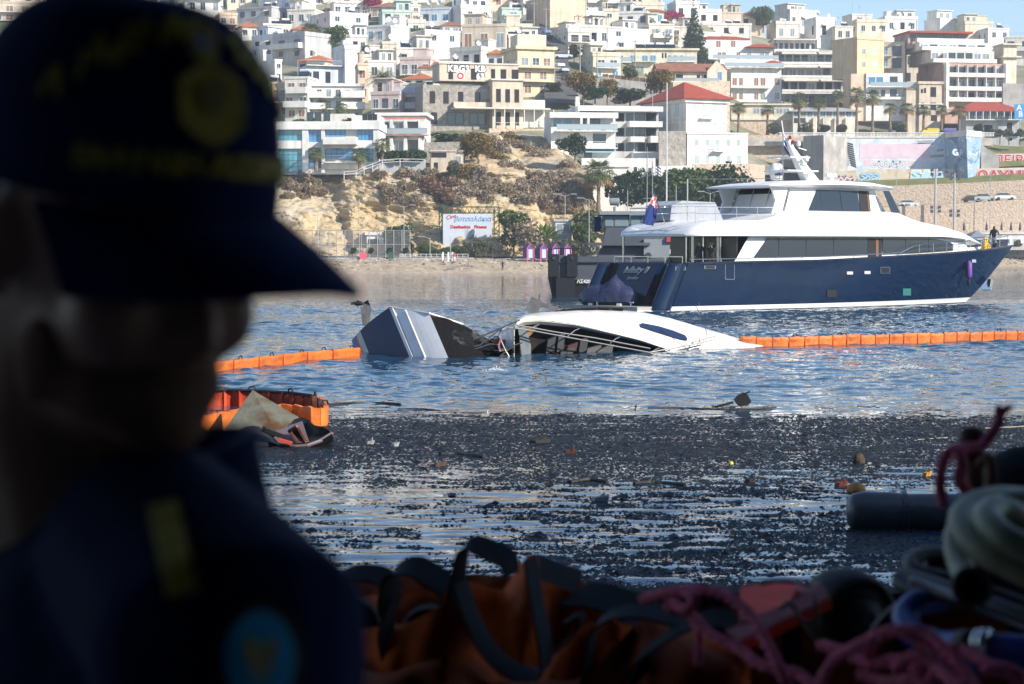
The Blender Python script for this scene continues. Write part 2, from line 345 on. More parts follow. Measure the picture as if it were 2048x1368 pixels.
# ---- right side: terraces and roads (level bands), built as real steps
def band(name, pts_top, kind, m, thick=.4, depthv=(0, 8, 0)):
    mb = MB(); mb.prism(pts_top, depthv); return tag(mb.build(name, m, recalc=True), kind=kind)
STONE = mat('limestone_wall', (0.60, 0.49, 0.38), .95, col2=(0.46, 0.33, 0.23), vscale=1.8, coord='World', bump=.9, bscale=2.2, detail=6, contrast=(.36, .58))
STONE2 = mat('rubble_wall', (0.42, 0.38, 0.33), .95, col2=(0.24, 0.22, 0.19), vscale=1.5, coord='World', bump=.9, bscale=2.4, detail=6)
CONC = mat('concrete', (0.45, 0.43, 0.40), .9, var=.3, vscale=.4, coord='World', dirt=((.2, .18, .15), .5))
def wallstrip(name, label, cat, pxs, tops, bots, D, m, depth=1.2, kind=None):
    """long wall following a line of (px, top py, bottom py, depth)"""
    mb = MB(); P = []
    for px, a, b, d in zip(pxs, tops, bots, D):
        t_, q = at(px, a, d), at(px, b, d); P.append([(q.x, q.y, q.z-1.5), tuple(t_), (t_.x, t_.y+depth, t_.z), (q.x, q.y+depth, q.z-1.5)])
    mb.grid(P); n = len(P); mb.add(P[0], [(3, 2, 1, 0)]); mb.add(P[-1], [(0, 1, 2, 3)])
    o = mb.build(name, m, recalc=True)
    return tag(o, label, cat, kind=kind)
# road between the two stone walls and grass banks
def sheet(name, quad, m, kind='structure'):
    mb = MB(); n = len(quad[0]); P = [[at(*q) for q in row] for row in quad]; o = mb.grid(P).build(name, m); tag(o, kind=kind)
    if o.data.polygons[0].normal.z < 0: o.data.flip_normals()
    return o
ASPH = mat('asphalt', (0.06, 0.06, 0.062), .9, var=.3, vscale=.5, coord='World')
lowx = [1560, 1770, 1850, 1930, 2000, 2100, 2400]
wallstrip('retaining_wall', 'lower pale stone retaining wall under the row of parked cars', 'wall', lowx, [428, 414, 410, 406, 401, 396, 385], [470]*7, [400]*7, STONE)
wallstrip('retaining_wall', 'upper pale stone retaining wall behind the parked cars', 'wall', lowx[:6]+[2400], [380, 372, 369, 366, 362, 358, 350], [428, 414, 410, 406, 401, 396, 385], [410]*7, STONE)
sheet('road', [[(px, b+.5, 400.6), (px, b-.6, 409.6)] for px, b in zip(lowx, [428, 414, 410, 406, 401, 396, 385])], ASPH)
sheet('grass_bank', [[(px, a+.6, 411), (px, a-9, 414), (px, a-14, 418)] for px, a in zip(lowx, [380, 372, 369, 366, 362, 358, 350])], GRASS)
sheet('grass_slope', [[(px, b, 419.4), (px, b-10, 421), (px, b-24, 432)] for px, b in zip([1940, 1990, 2060, 2400], [336, 334, 331, 326])], GRASS)
sheet('grass_slope', [[(px, a+3, 424), (px, a-12, 432), (px, a-20, 440)] for px, a in zip([1955, 2000, 2060, 2400], [303, 311, 314, 318])], GRASS)
# beach promenade on the left, paved strip behind the sand
sheet('promenade', [[(px, 516.8, 281), (px, 516.4, 287)] for px in range(-600, 1400, 100)], PAVE)
sheet('beach_terrace', [[(px, 500, 388), (px, 474, 399.5)] for px in (1500, 1800, 2100, 2500)], PAVE)
# street climbing the hill
STREETM = mat('street_asphalt', (0.11, 0.105, 0.10), .9, var=.3, vscale=.4, coord='World')
mb = MB(); P = []
for px0, px1, py in ((1090, 1165, 215), (1088, 1150, 190), (1090, 1142, 160), (1093, 1136, 130), (1096, 1132, 100), (1084, 1122, 70), (1074, 1112, 45), (1066, 1102, 10), (1062, 1096, -40)):
    Y = DD((px0+px1)/2, py)-1.0; a, b = at(px0, py, Y), at(px1, py, Y); a.z += .9; b.z += .9; P.append([a, b])
o = mb.grid(P).build('street', STREETM); tag(o, kind='structure')
if o.data.polygons[0].normal.z < 0: o.data.flip_normals()
# ================================================================ HOUSES
def plaster(n, c, d=.6): return mat('plaster_'+n, c, .9, var=.22, vscale=.35, dirt=(tuple(x*.55 for x in c), d), detail=6)
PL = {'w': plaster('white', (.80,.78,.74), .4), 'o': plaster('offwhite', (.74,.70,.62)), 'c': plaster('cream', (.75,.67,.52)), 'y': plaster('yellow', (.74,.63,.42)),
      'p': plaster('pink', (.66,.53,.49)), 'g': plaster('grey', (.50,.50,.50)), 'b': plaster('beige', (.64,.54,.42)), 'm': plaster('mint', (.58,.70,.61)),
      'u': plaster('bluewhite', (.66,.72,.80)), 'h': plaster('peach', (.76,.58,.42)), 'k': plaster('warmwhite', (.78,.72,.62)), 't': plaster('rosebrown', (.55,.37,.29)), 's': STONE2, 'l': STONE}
GLASSD = mat('window_glass', (.03,.045,.055), .08, spec=.8)
GLASSB = mat('window_glass_blue', (.06,.22,.36), .06, spec=.9)
GLASSC = mat('window_glass_curtain', (.30,.34,.36), .15, var=.5, vscale=.6)
FRAMEW = mat('frame_white', (.75,.74,.71), .5); FRAMED = mat('frame_dark', (.06,.06,.065), .4)
SHUT = mat('shutter_brown', (.26,.13,.08), .6); SHUTG = mat('shutter_green', (.42,.55,.50), .6); DARKIN = mat('dark_interior', (.02,.02,.022), .9)
SHUTB = mat('shutter_blue', (.10,.25,.42), .6)
def tile_mat(name, c, c2):
    m = mat(name, c, .85, col2=c2, vscale=.9, coord='Object', detail=6); t = m.node_tree; p = t.nodes['Principled BSDF']
    n = t.nodes.new('ShaderNodeTexCoord'); w = t.nodes.new('ShaderNodeTexWave'); w.inputs['Scale'].default_value = 1.6; w.bands_direction = 'X'; t.links.new(n.outputs['Object'], w.inputs['Vector'])
    b = t.nodes.new('ShaderNodeBump'); b.inputs['Strength'].default_value = .8; b.inputs['Distance'].default_value = .1; t.links.new(w.outputs['Fac'], b.inputs['Height']); t.links.new(b.outputs[0], p.inputs['Normal']); return m
TILE = tile_mat('roof_tile_orange', (.62,.19,.06), (.45,.14,.06)); TILER = tile_mat('roof_tile_red', (.50,.09,.045), (.40,.07,.04)); TILEB = tile_mat('roof_tile_brown', (.42,.18,.10), (.30,.13,.08))
SLAB = PL['w']; STEEL = mat('galvanised_steel', (.45,.46,.47), .4, .7); AWN = mat('awning_canvas', (.62,.57,.48), .85, var=.15); AWNG = mat('awning_grey', (.42,.43,.46), .85, var=.15)
PANEL = mat('solar_panel', (.015,.02,.035), .12, spec=.8); RAILG = mat('rail_glass', (.35,.42,.45), .1)
def win_mesh(name, border, glass, frame, bars=(1, 0), slats=0):
    mb = MB(); b = border
    mb.box(0, b, -.05, .02, 0, 1, 0); mb.box(1-b, 1, -.05, .02, 0, 1, 0); mb.box(b, 1-b, -.05, .02, 1-b, 1, 0); mb.box(b, 1-b, -.05, .02, 0, b, 0)
    mb.box(b, 1-b, -.012, .02, b, 1-b, 1)
    for k in range(bars[0]): x = b+(1-2*b)*(k+1)/(bars[0]+1); mb.box(x-.025, x+.025, -.035, -.012, b, 1-b, 0)
    for k in range(bars[1]): z = b+(1-2*b)*(k+1)/(bars[1]+1); mb.box(b, 1-b, -.03, -.012, z-.015, z+.015, 0)
    for k in range(slats): z = b+(1-2*b)*(k+.5)/slats; mb.box(b, 1-b, -.03, -.012, z-.018, z+.018, 1)
    return mb.mesh(name, [frame, glass])
WM = {'g': win_mesh('window', .07, GLASSD, FRAMEW), 'k': win_mesh('window', .05, GLASSC, FRAMEW), 's': win_mesh('window', .06, SHUT, FRAMEW, (1, 0), 7), 'd': win_mesh('window', .03, DARKIN, FRAMED, (0, 0)),
      'b': win_mesh('window', .06, GLASSB, FRAMEW), 'G': win_mesh('window', .05, SHUTG, FRAMEW, (1, 0), 8), 'D': win_mesh('window', .04, GLASSD, FRAMED, (1, 0)), 'B': win_mesh('window', .05, SHUTB, FRAMEW, (1, 0), 6)}
def heater_mesh():
    mb = MB()
    for x in (0, 1.15): mb.obox((x, 0, .75), (.52, 0, 0), (0, .55, .75*.75), (0, -.03, .03), 0)
    mb.lathe([(.001, -.3), (.27, -.28), (.27, 1.4), (.001, 1.42)], 10, 'x', (0, .72, 1.5), 1)
    mb.box(-.4, 1.6, .55, .62, 0, 1.3, 2); return mb.mesh('solar_heater', [PANEL, FRAMEW, STEEL])
HEATER = heater_mesh()
def dish_mesh():
    mb = MB(); mb.lathe([(.02, .16), (.25, .12), (.42, .03), (.45, 0)], 12, 'y', (0, -.2, 1.2), 0, cap=False); mb.lathe([(.45, 0), (.42, .05), (.2, .15), (.001, .18)], 12, 'y', (0, -.2, 1.2), 0, cap=False)
    mb.tube([(0, 0, 0), (0, 0, 1.2)], .04, 5, 1); return mb.mesh('satellite_dish', [FRAMEW, STEEL])
DISH = dish_mesh()
def antenna_mesh():
    mb = MB(); mb.tube([(0,0,0),(0,0,3.2)], .035, 4)
    for k in range(5): mb.tube([(-.5+.05*k, 0, 2.5+.15*k), (.5-.05*k, 0, 2.5+.15*k)], .02, 4)
    return mb.mesh('antenna', [STEEL])
ANT = antenna_mesh()
class House:
    def __init__(s, label, cat, px0, px1, pt, pb, yaw=12, depth=9, m='w', name='house', D=None, wall=True, group='hillside houses', drop=4.0, base_px=None):
        pb_ = pb if base_px is None else base_px
        Y = D if D else DD((px0+px1)/2, pb_); psi = R(yaw); a = at(px0, pb, Y); c = (px1-1024)/F
        s.w = (c*Y-a.x)/(math.cos(psi)-c*math.sin(psi)); s.h = at(px0, pt, Y).z-a.z; s.d = depth; s.Y = Y; s.ppm = F/Y
        s.o = thing(name, label, cat, a, psi, group); s.a = a; s.psi = psi; s.m = PL[m] if isinstance(m, str) else m
        if wall: s.part('wall', MB().box(0, s.w, 0, depth, -drop, s.h), s.m)
    def part(s, name, mb, m, parent=None, **k): return mb.build(name, m, parent or s.o, **k)
    def uv(s, px, py):     # photo point on the front plane -> (x, z) of the house
        d = ray(px, py); n = Vector((math.sin(s.psi), -math.cos(s.psi), 0)); t = (s.a-Vector((0,0,CZ))).dot(n)/d.dot(n)
        q = Vector((0,0,CZ))+d*t-s.a; return q.x*math.cos(s.psi)+q.y*math.sin(s.psi), q.z
    def win(s, x, z, w, h, t='g', y=0.0, side=None):
        if side == 'L': return link('window', WM[t], s.o, (0-y, x+w, z), (0, 0, R(-90)), (w, 1, h))
        if side == 'R': return link('window', WM[t], s.o, (s.w+y, x, z), (0, 0, R(90)), (w, 1, h))
        return link('window', WM[t], s.o, (x, y, z), None, (w, 1, h))
    def winp(s, px0, px1, py0, py1, t='g', y=0.0):
        x0, z1 = s.uv(px0, py0); x1, z0 = s.uv(px1, py1); return s.win(x0, z0, x1-x0, z1-z0, t, y)
    def balcony(s, x0, x1, z, dep=1.3, style='solid', y=0.0, m=None, hgt=.95):
        b = s.part('balcony', MB().box(x0, x1, y-dep, y-.003, z-.16, z), m or SLAB)
        if style == 'solid':
            mb = MB().box(x0, x1, y-dep, y-dep+.1, z+.002, z+hgt).box(x0, x0+.1, y-dep+.1, y-.003, z+.002, z+hgt).box(x1-.1, x1, y-dep+.1, y-.003, z+.002, z+hgt); s.part('parapet', mb, m or SLAB, b)
        elif style == 'glass':
            mb = MB().box(x0+.05, x1-.05, y-dep+.03, y-dep+.05, z+.1, z+hgt); s.part('rail_glass', mb, RAILG, b)
            s.part('handrail', MB().box(x0, x1, y-dep+.01, y-dep+.07, z+hgt, z+hgt+.05), STEEL, b)
        else:
            mb = MB().box(x0, x1, y-dep+.02, y-dep+.07, z+hgt-.05, z+hgt); mb.box(x0, x1, y-dep+.03, y-dep+.06, z+hgt*.5, z+hgt*.5+.03)
            n = max(2, int((x1-x0)/.35))
            for k in range(n+1): x = lerp(x0+.02, x1-.05, k/n); mb.box(x, x+.03, y-dep+.03, y-dep+.06, z+.002, z+hgt-.05)
            s.part('railing', mb, STEEL if style == 'rail' else FRAMEW, b)
        return b
    def flat(s, h=.45, over=.12, m=None, z=None, x0=0, x1=None, y0=0, y1=None):
        x1 = s.w if x1 is None else x1; y1 = s.d if y1 is None else y1; z = s.h if z is None else z
        return s.part('roof', MB().box(x0-over, x1+over, y0-over, y1+over, z+.003, z+.003+.18).box(x0-over, x1+over, y0-over, y0-over+.15, z+.184, z+h).box(x0-over, x0-over+.15, y0-over+.152, y1+over, z+.184, z+h).box(x1+over-.15, x1+over, y0-over+.152, y1+over, z+.184, z+h), m or s.m)
    def tile(s, rise=1.6, over=.5, m=None, z=None, x0=0, x1=None, y0=0, y1=None, hip=True, ridge='x'):
        x1 = s.w if x1 is None else x1; y1 = s.d if y1 is None else y1; z = s.h if z is None else z; m = m or TILE
        a, b, c, d = x0-over, x1+over, y0-over, y1+over; i = (d-c)/2 if hip else 0
        if ridge == 'x':
            i = min(i, (b-a)/2-.05); r0, r1 = (a+i, (c+d)/2, z+rise), (b-i, (c+d)/2, z+rise)
            v = [(a,c,z),(b,c,z),(b,d,z),(a,d,z), r0, r1]; f = [(0,1,5,4),(1,2,5),(2,3,4,5),(3,0,4)]
        else:
            i = min((b-a)/2 if hip else 0, (d-c)/2-.05); r0, r1 = ((a+b)/2, c+i, z+rise), ((a+b)/2, d-i, z+rise)
            v = [(a,c,z),(b,c,z),(b,d,z),(a,d,z), r0, r1]; f = [(0,1,4),(1,2,5,4),(2,3,5),(3,0,4,5)]
        mb = MB().add(v, f); mb.add([(a,c,z-.15),(b,c,z-.15),(b,d,z-.15),(a,d,z-.15),(a,c,z-.002),(b,c,z-.002),(b,d,z-.002),(a,d,z-.002)], [(3,2,1,0),(0,1,5,4),(1,2,6,5),(2,3,7,6),(3,0,4,7)])
        return s.part('roof', mb, m)
    def extra(s, flags, rnd):
        z = s.h+.19
        for ch in flags:
            x = rnd.uniform(.12, .8)*s.w; y = rnd.uniform(.2, .6)*s.d
            if ch == 'h': link('solar_heater', HEATER, s.o, (x, y, z), (0, 0, R(rnd.uniform(-15, 35))))
            elif ch == 'i': link('satellite_dish', DISH, s.o, (x, y*.5, z), (0, 0, R(rnd.uniform(-40, 40))), (1.3,)*3)
            elif ch == 'a': link('antenna', ANT, s.o, (x, y, z), (0, 0, rnd.uniform(0, 3)))
            elif ch == 't': ww = min(3.2, s.w*.45); s.part('stair_head', MB().box(x*.7, x*.7+ww, y, y+3, z, z+2.3).box(x*.7-.15, x*.7+ww+.15, y-.15, y+3.15, z+2.303, z+2.5), s.m)
            elif ch == 'c': s.part('chimney', MB().box(x, x+.6, y, y+.6, z-.15, z+1.7).box(x-.1, x+.7, y-.1, y+.7, z+1.703, z+1.9), PL['o'])
            elif ch == 'p':  # pergola
                mb = MB(); 
                for xx in (.3, s.w-.4): 
                    for yy in (.3, 2.8): mb.box(xx, xx+.12, yy, yy+.12, z, z+2.3)
                for k in range(8): xx = lerp(.2, s.w-.3, k/7); mb.box(xx, xx+.1, .1, 3.1, z+2.303, z+2.4)
                s.part('pergola', mb, SHUT)
            elif ch == 'w': s.part('awning', MB().add([(.3,-.02,s.h-.3),(s.w-.3,-.02,s.h-.3),(s.w-.3,-1.7,s.h-1.1),(.3,-1.7,s.h-1.1),(.3,-1.72,s.h-1.4),(s.w-.3,-1.72,s.h-1.4)], [(0,1,2,3),(3,2,5,4)]), AWN)
            elif ch == 'W': s.part('awning', MB().add([(.2,-1.5,s.h-.2),(s.w-.2,-1.5,s.h-.2),(s.w-.2,-1.65,s.h-s.h*.5),(.2,-1.65,s.h-s.h*.5)], [(0,1,2,3)]), AWNG)
def B(px0, px1, pt, pb, yaw, dep, m, fl, cols, wt, bal, roof, ex, label, cat='house', name='house', D=None):
    rnd = random.Random(int(px0*31+pt*17)); m = rnd.choice('wwwwko') if m == 'w' else m; s = House(label, cat, px0, px1, pt, pb, yaw, dep, m, name, D)
    fh = s.h/max(fl, 1); cw = s.w/max(cols, 1)
    for f in range(fl):
        for c in range(cols):
            if wt == 'n': continue
            t = rnd.choice(wt); x = cw*(c+.5)+rnd.uniform(-.12, .12)*cw; hb = bal and str(f) in bal
            ww = min(cw*.62, 1.7 if hb else 1.25); hh = fh*(.72 if hb else .5); z0 = f*fh+(.03 if hb else fh*.28)
            s.win(x-ww/2, z0, ww, hh, t)
            q = rnd.random()
            if q < .16: s.part('air_conditioner', MB().box(x+ww*.6, x+ww*.6+.8, -.32, -.003, z0+.1, z0+.65), FRAMEW)
            elif q < .32 and not hb: s.part('awning', MB().add([(x-ww*.6,-.01,z0+hh+.15),(x+ww*.6,-.01,z0+hh+.15),(x+ww*.6,-.8,z0+hh-.3),(x-ww*.6,-.8,z0+hh-.3)], [(0,1,2,3)]), rnd.choice([AWN, AWNG]))
            elif q < .5: s.part('sill', MB().box(x-ww*.58, x+ww*.58, -.14, -.003, z0-.1, z0-.005), PL['o'])
        if bal and str(f) in bal: s.balcony(rnd.uniform(0, .15)*s.w, s.w*rnd.uniform(.88, 1), f*fh, 1.25, {'S': 'solid', 'R': 'rail', 'G': 'glass', 'V': 'wrail'}[bal[0]])
        if yaw > 8 and wt != 'n' and dep > 6:
            for c in range(2):
                if rnd.random() < .7: s.win(dep*(.2+.4*c), f*fh+fh*.3, 1.0, fh*.45, rnd.choice(wt), side='L')
        if yaw < -8 and wt != 'n':
            for c in range(2):
                if rnd.random() < .6: s.win(dep*(.2+.4*c), f*fh+fh*.3, 1.0, fh*.45, rnd.choice(wt), side='R')
    if roof == 'f': s.flat(rnd.choice([.4, .6, .9])); ex = ex+rnd.choice(['a', 'h', 'i', 'c', 'at', 'ha'])
    elif roof in 'TBR': s.tile(m={'T': TILE, 'B': TILEB, 'R': TILER}[roof], rise=min(2.0, dep*.2))
    s.extra(ex, rnd)
    if roof == 'f' and s.w > 3.5:
        if rnd.random() < .55:
            a, b = (0, s.w*rnd.uniform(.4, .65)) if rnd.random() < .5 else (s.w*rnd.uniform(.35, .6), s.w); z = s.h+.19; hh = rnd.uniform(2.1, 2.8); y0 = rnd.uniform(1.2, 2.6)
            s.part('penthouse', MB().box(a+.15, b-.15, y0, dep*.85, z, z+hh), s.m); s.part('penthouse_roof', MB().box(a-.15, b+.15, y0-.5, dep*.85+.2, z+hh+.003, z+hh+.2), s.m)
            for k in range(2): s.win(lerp(a, b, .2+.4*k), z+.25, (b-a)*.22, hh*.68, rnd.choice('gDkd'), y0)
        if rnd.random() < .5: s.part('roof_railing', MB().box(-.1, s.w+.1, -.08, -.05, s.h+1.25, s.h+1.29).box(-.1, s.w+.1, -.08, -.05, s.h+.95, s.h+.98), STEEL)
    if rnd.random() < .5: s.part('downpipe', MB().box(s.w*.97, s.w*.97+.1, -.1, -.003, -1, s.h), rnd.choice([FRAMEW, AWNG]))
    return s
# ---- generic hillside houses: back rows first
GEN = [
 (-20, 95, 5, 40, 14, 9, 'b', 2, 4, 'gs', 'R01', 'f', 'h', 'pale block with railed balconies above the cap at the left edge'),
 (110, 175, -6, 30, 14, 9, 'o', 2, 3, 'g', 'G01', 'f', '', 'offwhite block with glass balconies above the back of the cap'),
 (440, 478, 30, 66, 16, 8, 'h', 2, 2, 'gs', 'R1', 'f', '', 'peach house half hidden by the top of the cap'),
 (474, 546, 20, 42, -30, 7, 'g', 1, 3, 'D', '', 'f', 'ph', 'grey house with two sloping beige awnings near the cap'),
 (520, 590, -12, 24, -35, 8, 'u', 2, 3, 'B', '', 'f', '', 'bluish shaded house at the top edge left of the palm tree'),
 (590, 652, -20, 10, 10, 8, 'o', 2, 3, 'g', 'R1', 'f', 'i', 'offwhite house at the top edge above the white corner block'),
 (484, 519, 52, 78, 18, 7, 'w', 1, 2, 'g', '', 'T', '', 'small white house with orange gable roof next to the cap'),
 (527, 586, 50, 78, 18, 8, 'w', 1, 3, 'gd', '', 'f', 'hh', 'low white house with two solar heaters left of the fan palm'),
 (586, 634, 58, 78, 10, 6, 'w', 1, 2, 'D', '', 'T', '', 'white house with a small orange roof behind the fan palm'),
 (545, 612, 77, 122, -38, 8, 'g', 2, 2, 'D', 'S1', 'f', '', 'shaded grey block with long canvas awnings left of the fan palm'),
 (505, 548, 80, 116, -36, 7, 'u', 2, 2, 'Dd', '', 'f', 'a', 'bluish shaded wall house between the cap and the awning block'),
 (550, 566, 122, 162, 34, 9, 'w', 2, 1, 'g', '', 'f', '', 'narrow white house with a blank shaded side wall by the cap'),
 (598, 652, 122, 152, -20, 7, 'b', 1, 3, 'gd', '', 'T', 'c', 'beige house with orange roof below the green pine'),
 (660, 738, 26, 72, 30, 10, 'w', 2, 2, 'g', '', 'f', 'p', 'large plain white corner block above the green pine'),
 (668, 742, 6, 28, 12, 7, 'w', 1, 4, 'gd', 'V0', 'f', '', 'open white veranda house above the plain corner block'),
 (742, 800, 14, 34, -14, 7, 'b', 1, 4, 'Ds', 'V0', 'B', '', 'brown roofed veranda house beside the pink bougainvillea'),
 (765, 826, 24, 58, 10, 8, 'm', 2, 3, 'ds', '', 'f', '', 'mint green house with stepped roof terrace'),
 (808, 842, 12, 42, 8, 7, 'w', 2, 2, 's', '', 'f', 'ac', 'small white house with orange shutters right of the mint house'),
 (842, 900, 20, 52, -16, 8, 'u', 1, 3, 'bD', 'S0', 'f', 'ii', 'blue grey house under the large blue awning'),
 (905, 958, -8, 22, -14, 8, 'o', 1, 3, 'd', 'R0', 'f', 'p', 'offwhite terrace house with dark pergola at the top edge'),
 (948, 1042, -12, 18, 8, 9, 'h', 1, 3, 's', '', 'f', '', 'salmon pink house at the top edge left of the street'),
 (922, 985, 16, 60, 28, 9, 'w', 2, 2, 'g', '', 'f', 'ht', 'white house with blank grey side and solar heater left of the street'),
 (1004, 1044, 18, 56, 10, 7, 'm', 2, 1, 'b', 'S1', 'f', 'h', 'narrow pale green house with solar panels beside the street'),
 (733, 790, 55, 90, -26, 8, 'w', 1, 3, 'bB', '', 'f', 'i', 'white house with a large satellite dish below the mint house'),
 (782, 822, 55, 112, 12, 8, 'w', 3, 1, 'n', '', 'f', 'a', 'blank white stepped wall house left of the roof hedge'),
 (850, 921, 62, 116, 28, 9, 'w', 2, 2, 'g', '', 'f', '', 'white block with a rooftop hedge and one window'),
 (886, 920, 50, 72, 10, 6, 'w', 1, 2, 'k', '', 'B', '', 'low white rooftop house with brown tiles behind the hedge'),
 (765, 795, 88, 118, 8, 7, 'c', 1, 2, 's', 'V0', 'f', '', 'cream house with railed balcony right of the small pine'),
 (793, 868, 98, 134, 14, 8, 'w', 1, 2, 'g', '', 'f', 'hh', 'white house with two dark solar panels above the purple terrace'),
 (800, 862, 120, 150, -10, 8, 'p', 1, 3, 'g', 'V0', 'f', 'h', 'lilac terrace house with a row of solar panels'),
 (842, 888, 134, 152, -8, 7, 'w', 1, 2, 'n', '', 'T', '', 'low house with bright orange roof above the graffiti ruin'),
 (806, 868, 158, 176, -8, 7, 'o', 1, 3, 'd', '', 'T', '', 'long orange tiled roof house behind the dark green hedge'),
 (878, 942, 128, 150, 10, 7, 'w', 1, 2, 'n', '', 'f', 'i', 'blank white wall house directly behind the graffiti ruin'),
 (726, 772, 114, 140, 10, 7, 'o', 1, 2, 'gd', '', 'f', 'ia', 'small offwhite rooftop house left of the date palm top'),
 (716, 738, 130, 205, 8, 8, 'h', 2, 1, 's', '', 'f', '', 'peach house with one brown shutter left of the date palm'),
 (736, 792, 124, 200, 12, 8, 'o', 2, 2, 'gk', '', 'f', 'c', 'tall offwhite house directly behind the date palm'),
 (900, 962, 104, 140, -30, 8, 'o', 1, 3, 'd', '', 'f', 'i', 'grey white house with three dark arched doors'),
 (960, 1006, 108, 142, -12, 7, 'w', 1, 3, 'D', 'S0', 'T', '', 'white house with orange roof and covered terrace left of the yellow house'),
 (924, 1012, 54, 98, -8, 9, 'b', 1, 3, 'ks', 'R0', 'f', 'h', 'long beige house with a railed balcony above the arched doors'),
 (1004, 1064, 52, 92, 6, 8, 'c', 2, 3, 'gb', '', 'f', 'w', 'cream house with white scalloped awning beside the street'),
 (1018, 1080, 76, 98, 12, 7, 'w', 1, 2, 'k', '', 'f', 'hhh', 'low white house with three solar panels above the yellow house'),
 (1100, 1172, -4, 66, 26, 12, 'h', 2, 2, 'n', '', 'f', '', 'tall blank peach wall block on the right of the street'),
 (1130, 1206, 20, 62, 34, 9, 'w', 2, 3, 'g', '', 'f', 'h', 'white cubic house with arched corner openings right of the street'),
 (1155, 1215, 54, 92, 18, 8, 'o', 1, 3, 'gd', '', 'f', 'pp', 'offwhite house with roof pergola below the white cubic house'),
 (1172, 1236, -14, 24, 12, 8, 'c', 2, 3, 'g', 'S01', 'f', '', 'cream house with curved balconies at the top edge'),
 (1232, 1292, 28, 54, -14, 8, 'w', 1, 3, 'D', '', 'f', 'hh', 'white house with two tilted solar panels above the blank gable'),
 (1262, 1326, 10, 40, 10, 8, 'c', 1, 3, 'g', '', 'f', 't', 'cream house with round hedge window below the top edge'),
 (1276, 1322, -10, 14, 8, 7, 'w', 1, 4, 'k', '', 'f', 'a', 'white glazed penthouse at the top edge'),
 (1296, 1326, 22, 52, 12, 7, 'w', 1, 2, 'b', '', 'B', '', 'white chalet with brown pitched roof by the dark shrub'),
 (1250, 1298, 60, 108, 20, 9, 'w', 1, 1, 'n', '', 'f', '', 'plain white gable wall house in the middle of the slope'),
 (1298, 1346, 50, 100, 10, 8, 'w', 2, 2, 'gk', 'S1', 'f', 'hc', 'white balcony house right of the plain gable'),
 (1340, 1392, 55, 96, 8, 8, 'o', 2, 2, 'g', '', 'f', 'p', 'offwhite house behind the leafless tree'),
 (1352, 1396, 8, 44, 12, 8, 'w', 1, 2, 'D', '', 'f', 'hp', 'white house with tilted panels under the sky left of the conifer'),
 (1392, 1440, 24, 48, 8, 8, 'w', 1, 2, 'd', '', 'f', 'c', 'white rooftop house with blue pergola on the skyline'),
 (1436, 1482, 26, 52, 10, 8, 'b', 1, 2, 'n', '', 'f', '', 'beige blank house on the skyline right of the blue pergola'),
 (1404, 1500, 50, 72, 6, 7, 'o', 1, 3, 'd', '', 'f', 'hh', 'long low wall house with two solar panels right of the conifer'),
 (1482, 1526, 30, 58, 8, 8, 'b', 1, 2, 'd', '', 'B', 'h', 'old house with faded tiles on the skyline left of the round tree'),
 (1580, 1634, 24, 62, 28, 9, 'w', 1, 3, 'gk', '', 'f', '', 'white block with arched window on the skyline'),
 (1552, 1596, 48, 82, 12, 8, 'o', 1, 2, 'k', '', 'f', 'c', 'offwhite house with tall chimney below the round tree'),
 (1632, 1668, 40, 80, 16, 8, 'w', 1, 1, 'd', '', 'f', 'ai', 'blank white cube house right of the arched window block'),
 (1670, 1702, 54, 84, 8, 8, 'w', 1, 2, 'g', '', 'f', '', 'small white house on the skyline above the tan house'),
 (1704, 1740, 30, 66, 14, 7, 'o', 2, 1, 'g', '', 'f', 'a', 'narrow offwhite tower house on the skyline'),
 (1714, 1772, 44, 70, 10, 8, 'c', 1, 3, 'g', '', 'f', '', 'cream house with wide eaves on the skyline'),
 (1770, 1830, 38, 66, 8, 8, 'w', 1, 3, 'gd', '', 'f', 'aii', 'cluttered white rooftop house on the skyline left of the hotel'),
 (1880, 1932, 38, 62, 22, 8, 'w', 1, 1, 'n', '', 'f', 't', 'blank white box on the skyline behind the hotel'),
 (1930, 1980, 48, 72, 8, 8, 'c', 1, 2, 'n', '', 'f', 'h', 'plain cream wall house on the skyline right of the white box'),
 (1976, 2012, 58, 82, 12, 8, 'w', 1, 2, 'g', '', 'f', '', 'small white house at the right end of the skyline'),
 (2010, 2090, 76, 128, -12, 10, 'o', 2, 3, 'Db', 'S1', 'f', '', 'white modern house at the right edge beside the hotel'),
 (570, 618, 158, 242, -12, 9, 'o', 3, 2, 'gs', 'S12', 'f', 'h', 'offwhite balcony house between the cap and the long white block'),
 (545, 575, 168, 240, 10, 8, 'h', 2, 2, 'gs', 'R1', 'f', '', 'peach house just right of the cap badge'),
 (742, 800, 190, 246, -14, 8, 'p', 2, 3, 'gD', 'R1', 'f', '', 'pink house with railed balcony behind the date palm trunk'),
 (575, 632, 22, 52, -12, 8, 'o', 1, 3, 'gk', '', 'f', '', 'offwhite flat house behind the low white house with heaters'),
 (688, 736, 74, 104, 12, 8, 'w', 1, 3, 'gd', 'R0', 'f', '', 'white railed house between the corner block and the small pine'),
 (816, 852, 46, 80, 10, 7, 'w', 2, 1, 'g', '', 'f', '', 'narrow white house between the mint house and the roof hedge'),
 (1136, 1182, 64, 104, 18, 8, 'o', 2, 2, 'gd', 'R1', 'f', '', 'offwhite balcony house behind the dark street tree'),
 (1200, 1252, 56, 100, 14, 8, 'w', 2, 2, 'gk', '', 'f', '', 'white house left of the plain gable wall'),
 (1206, 1236, 22, 60, 10, 7, 'c', 2, 1, 'g', '', 'f', '', 'narrow cream house right of the white cubic house'),
 (1390, 1440, 66, 128, 20, 9, 'w', 3, 2, 'gs', '', 'f', '', 'tall white house partly behind the dark conifer'),
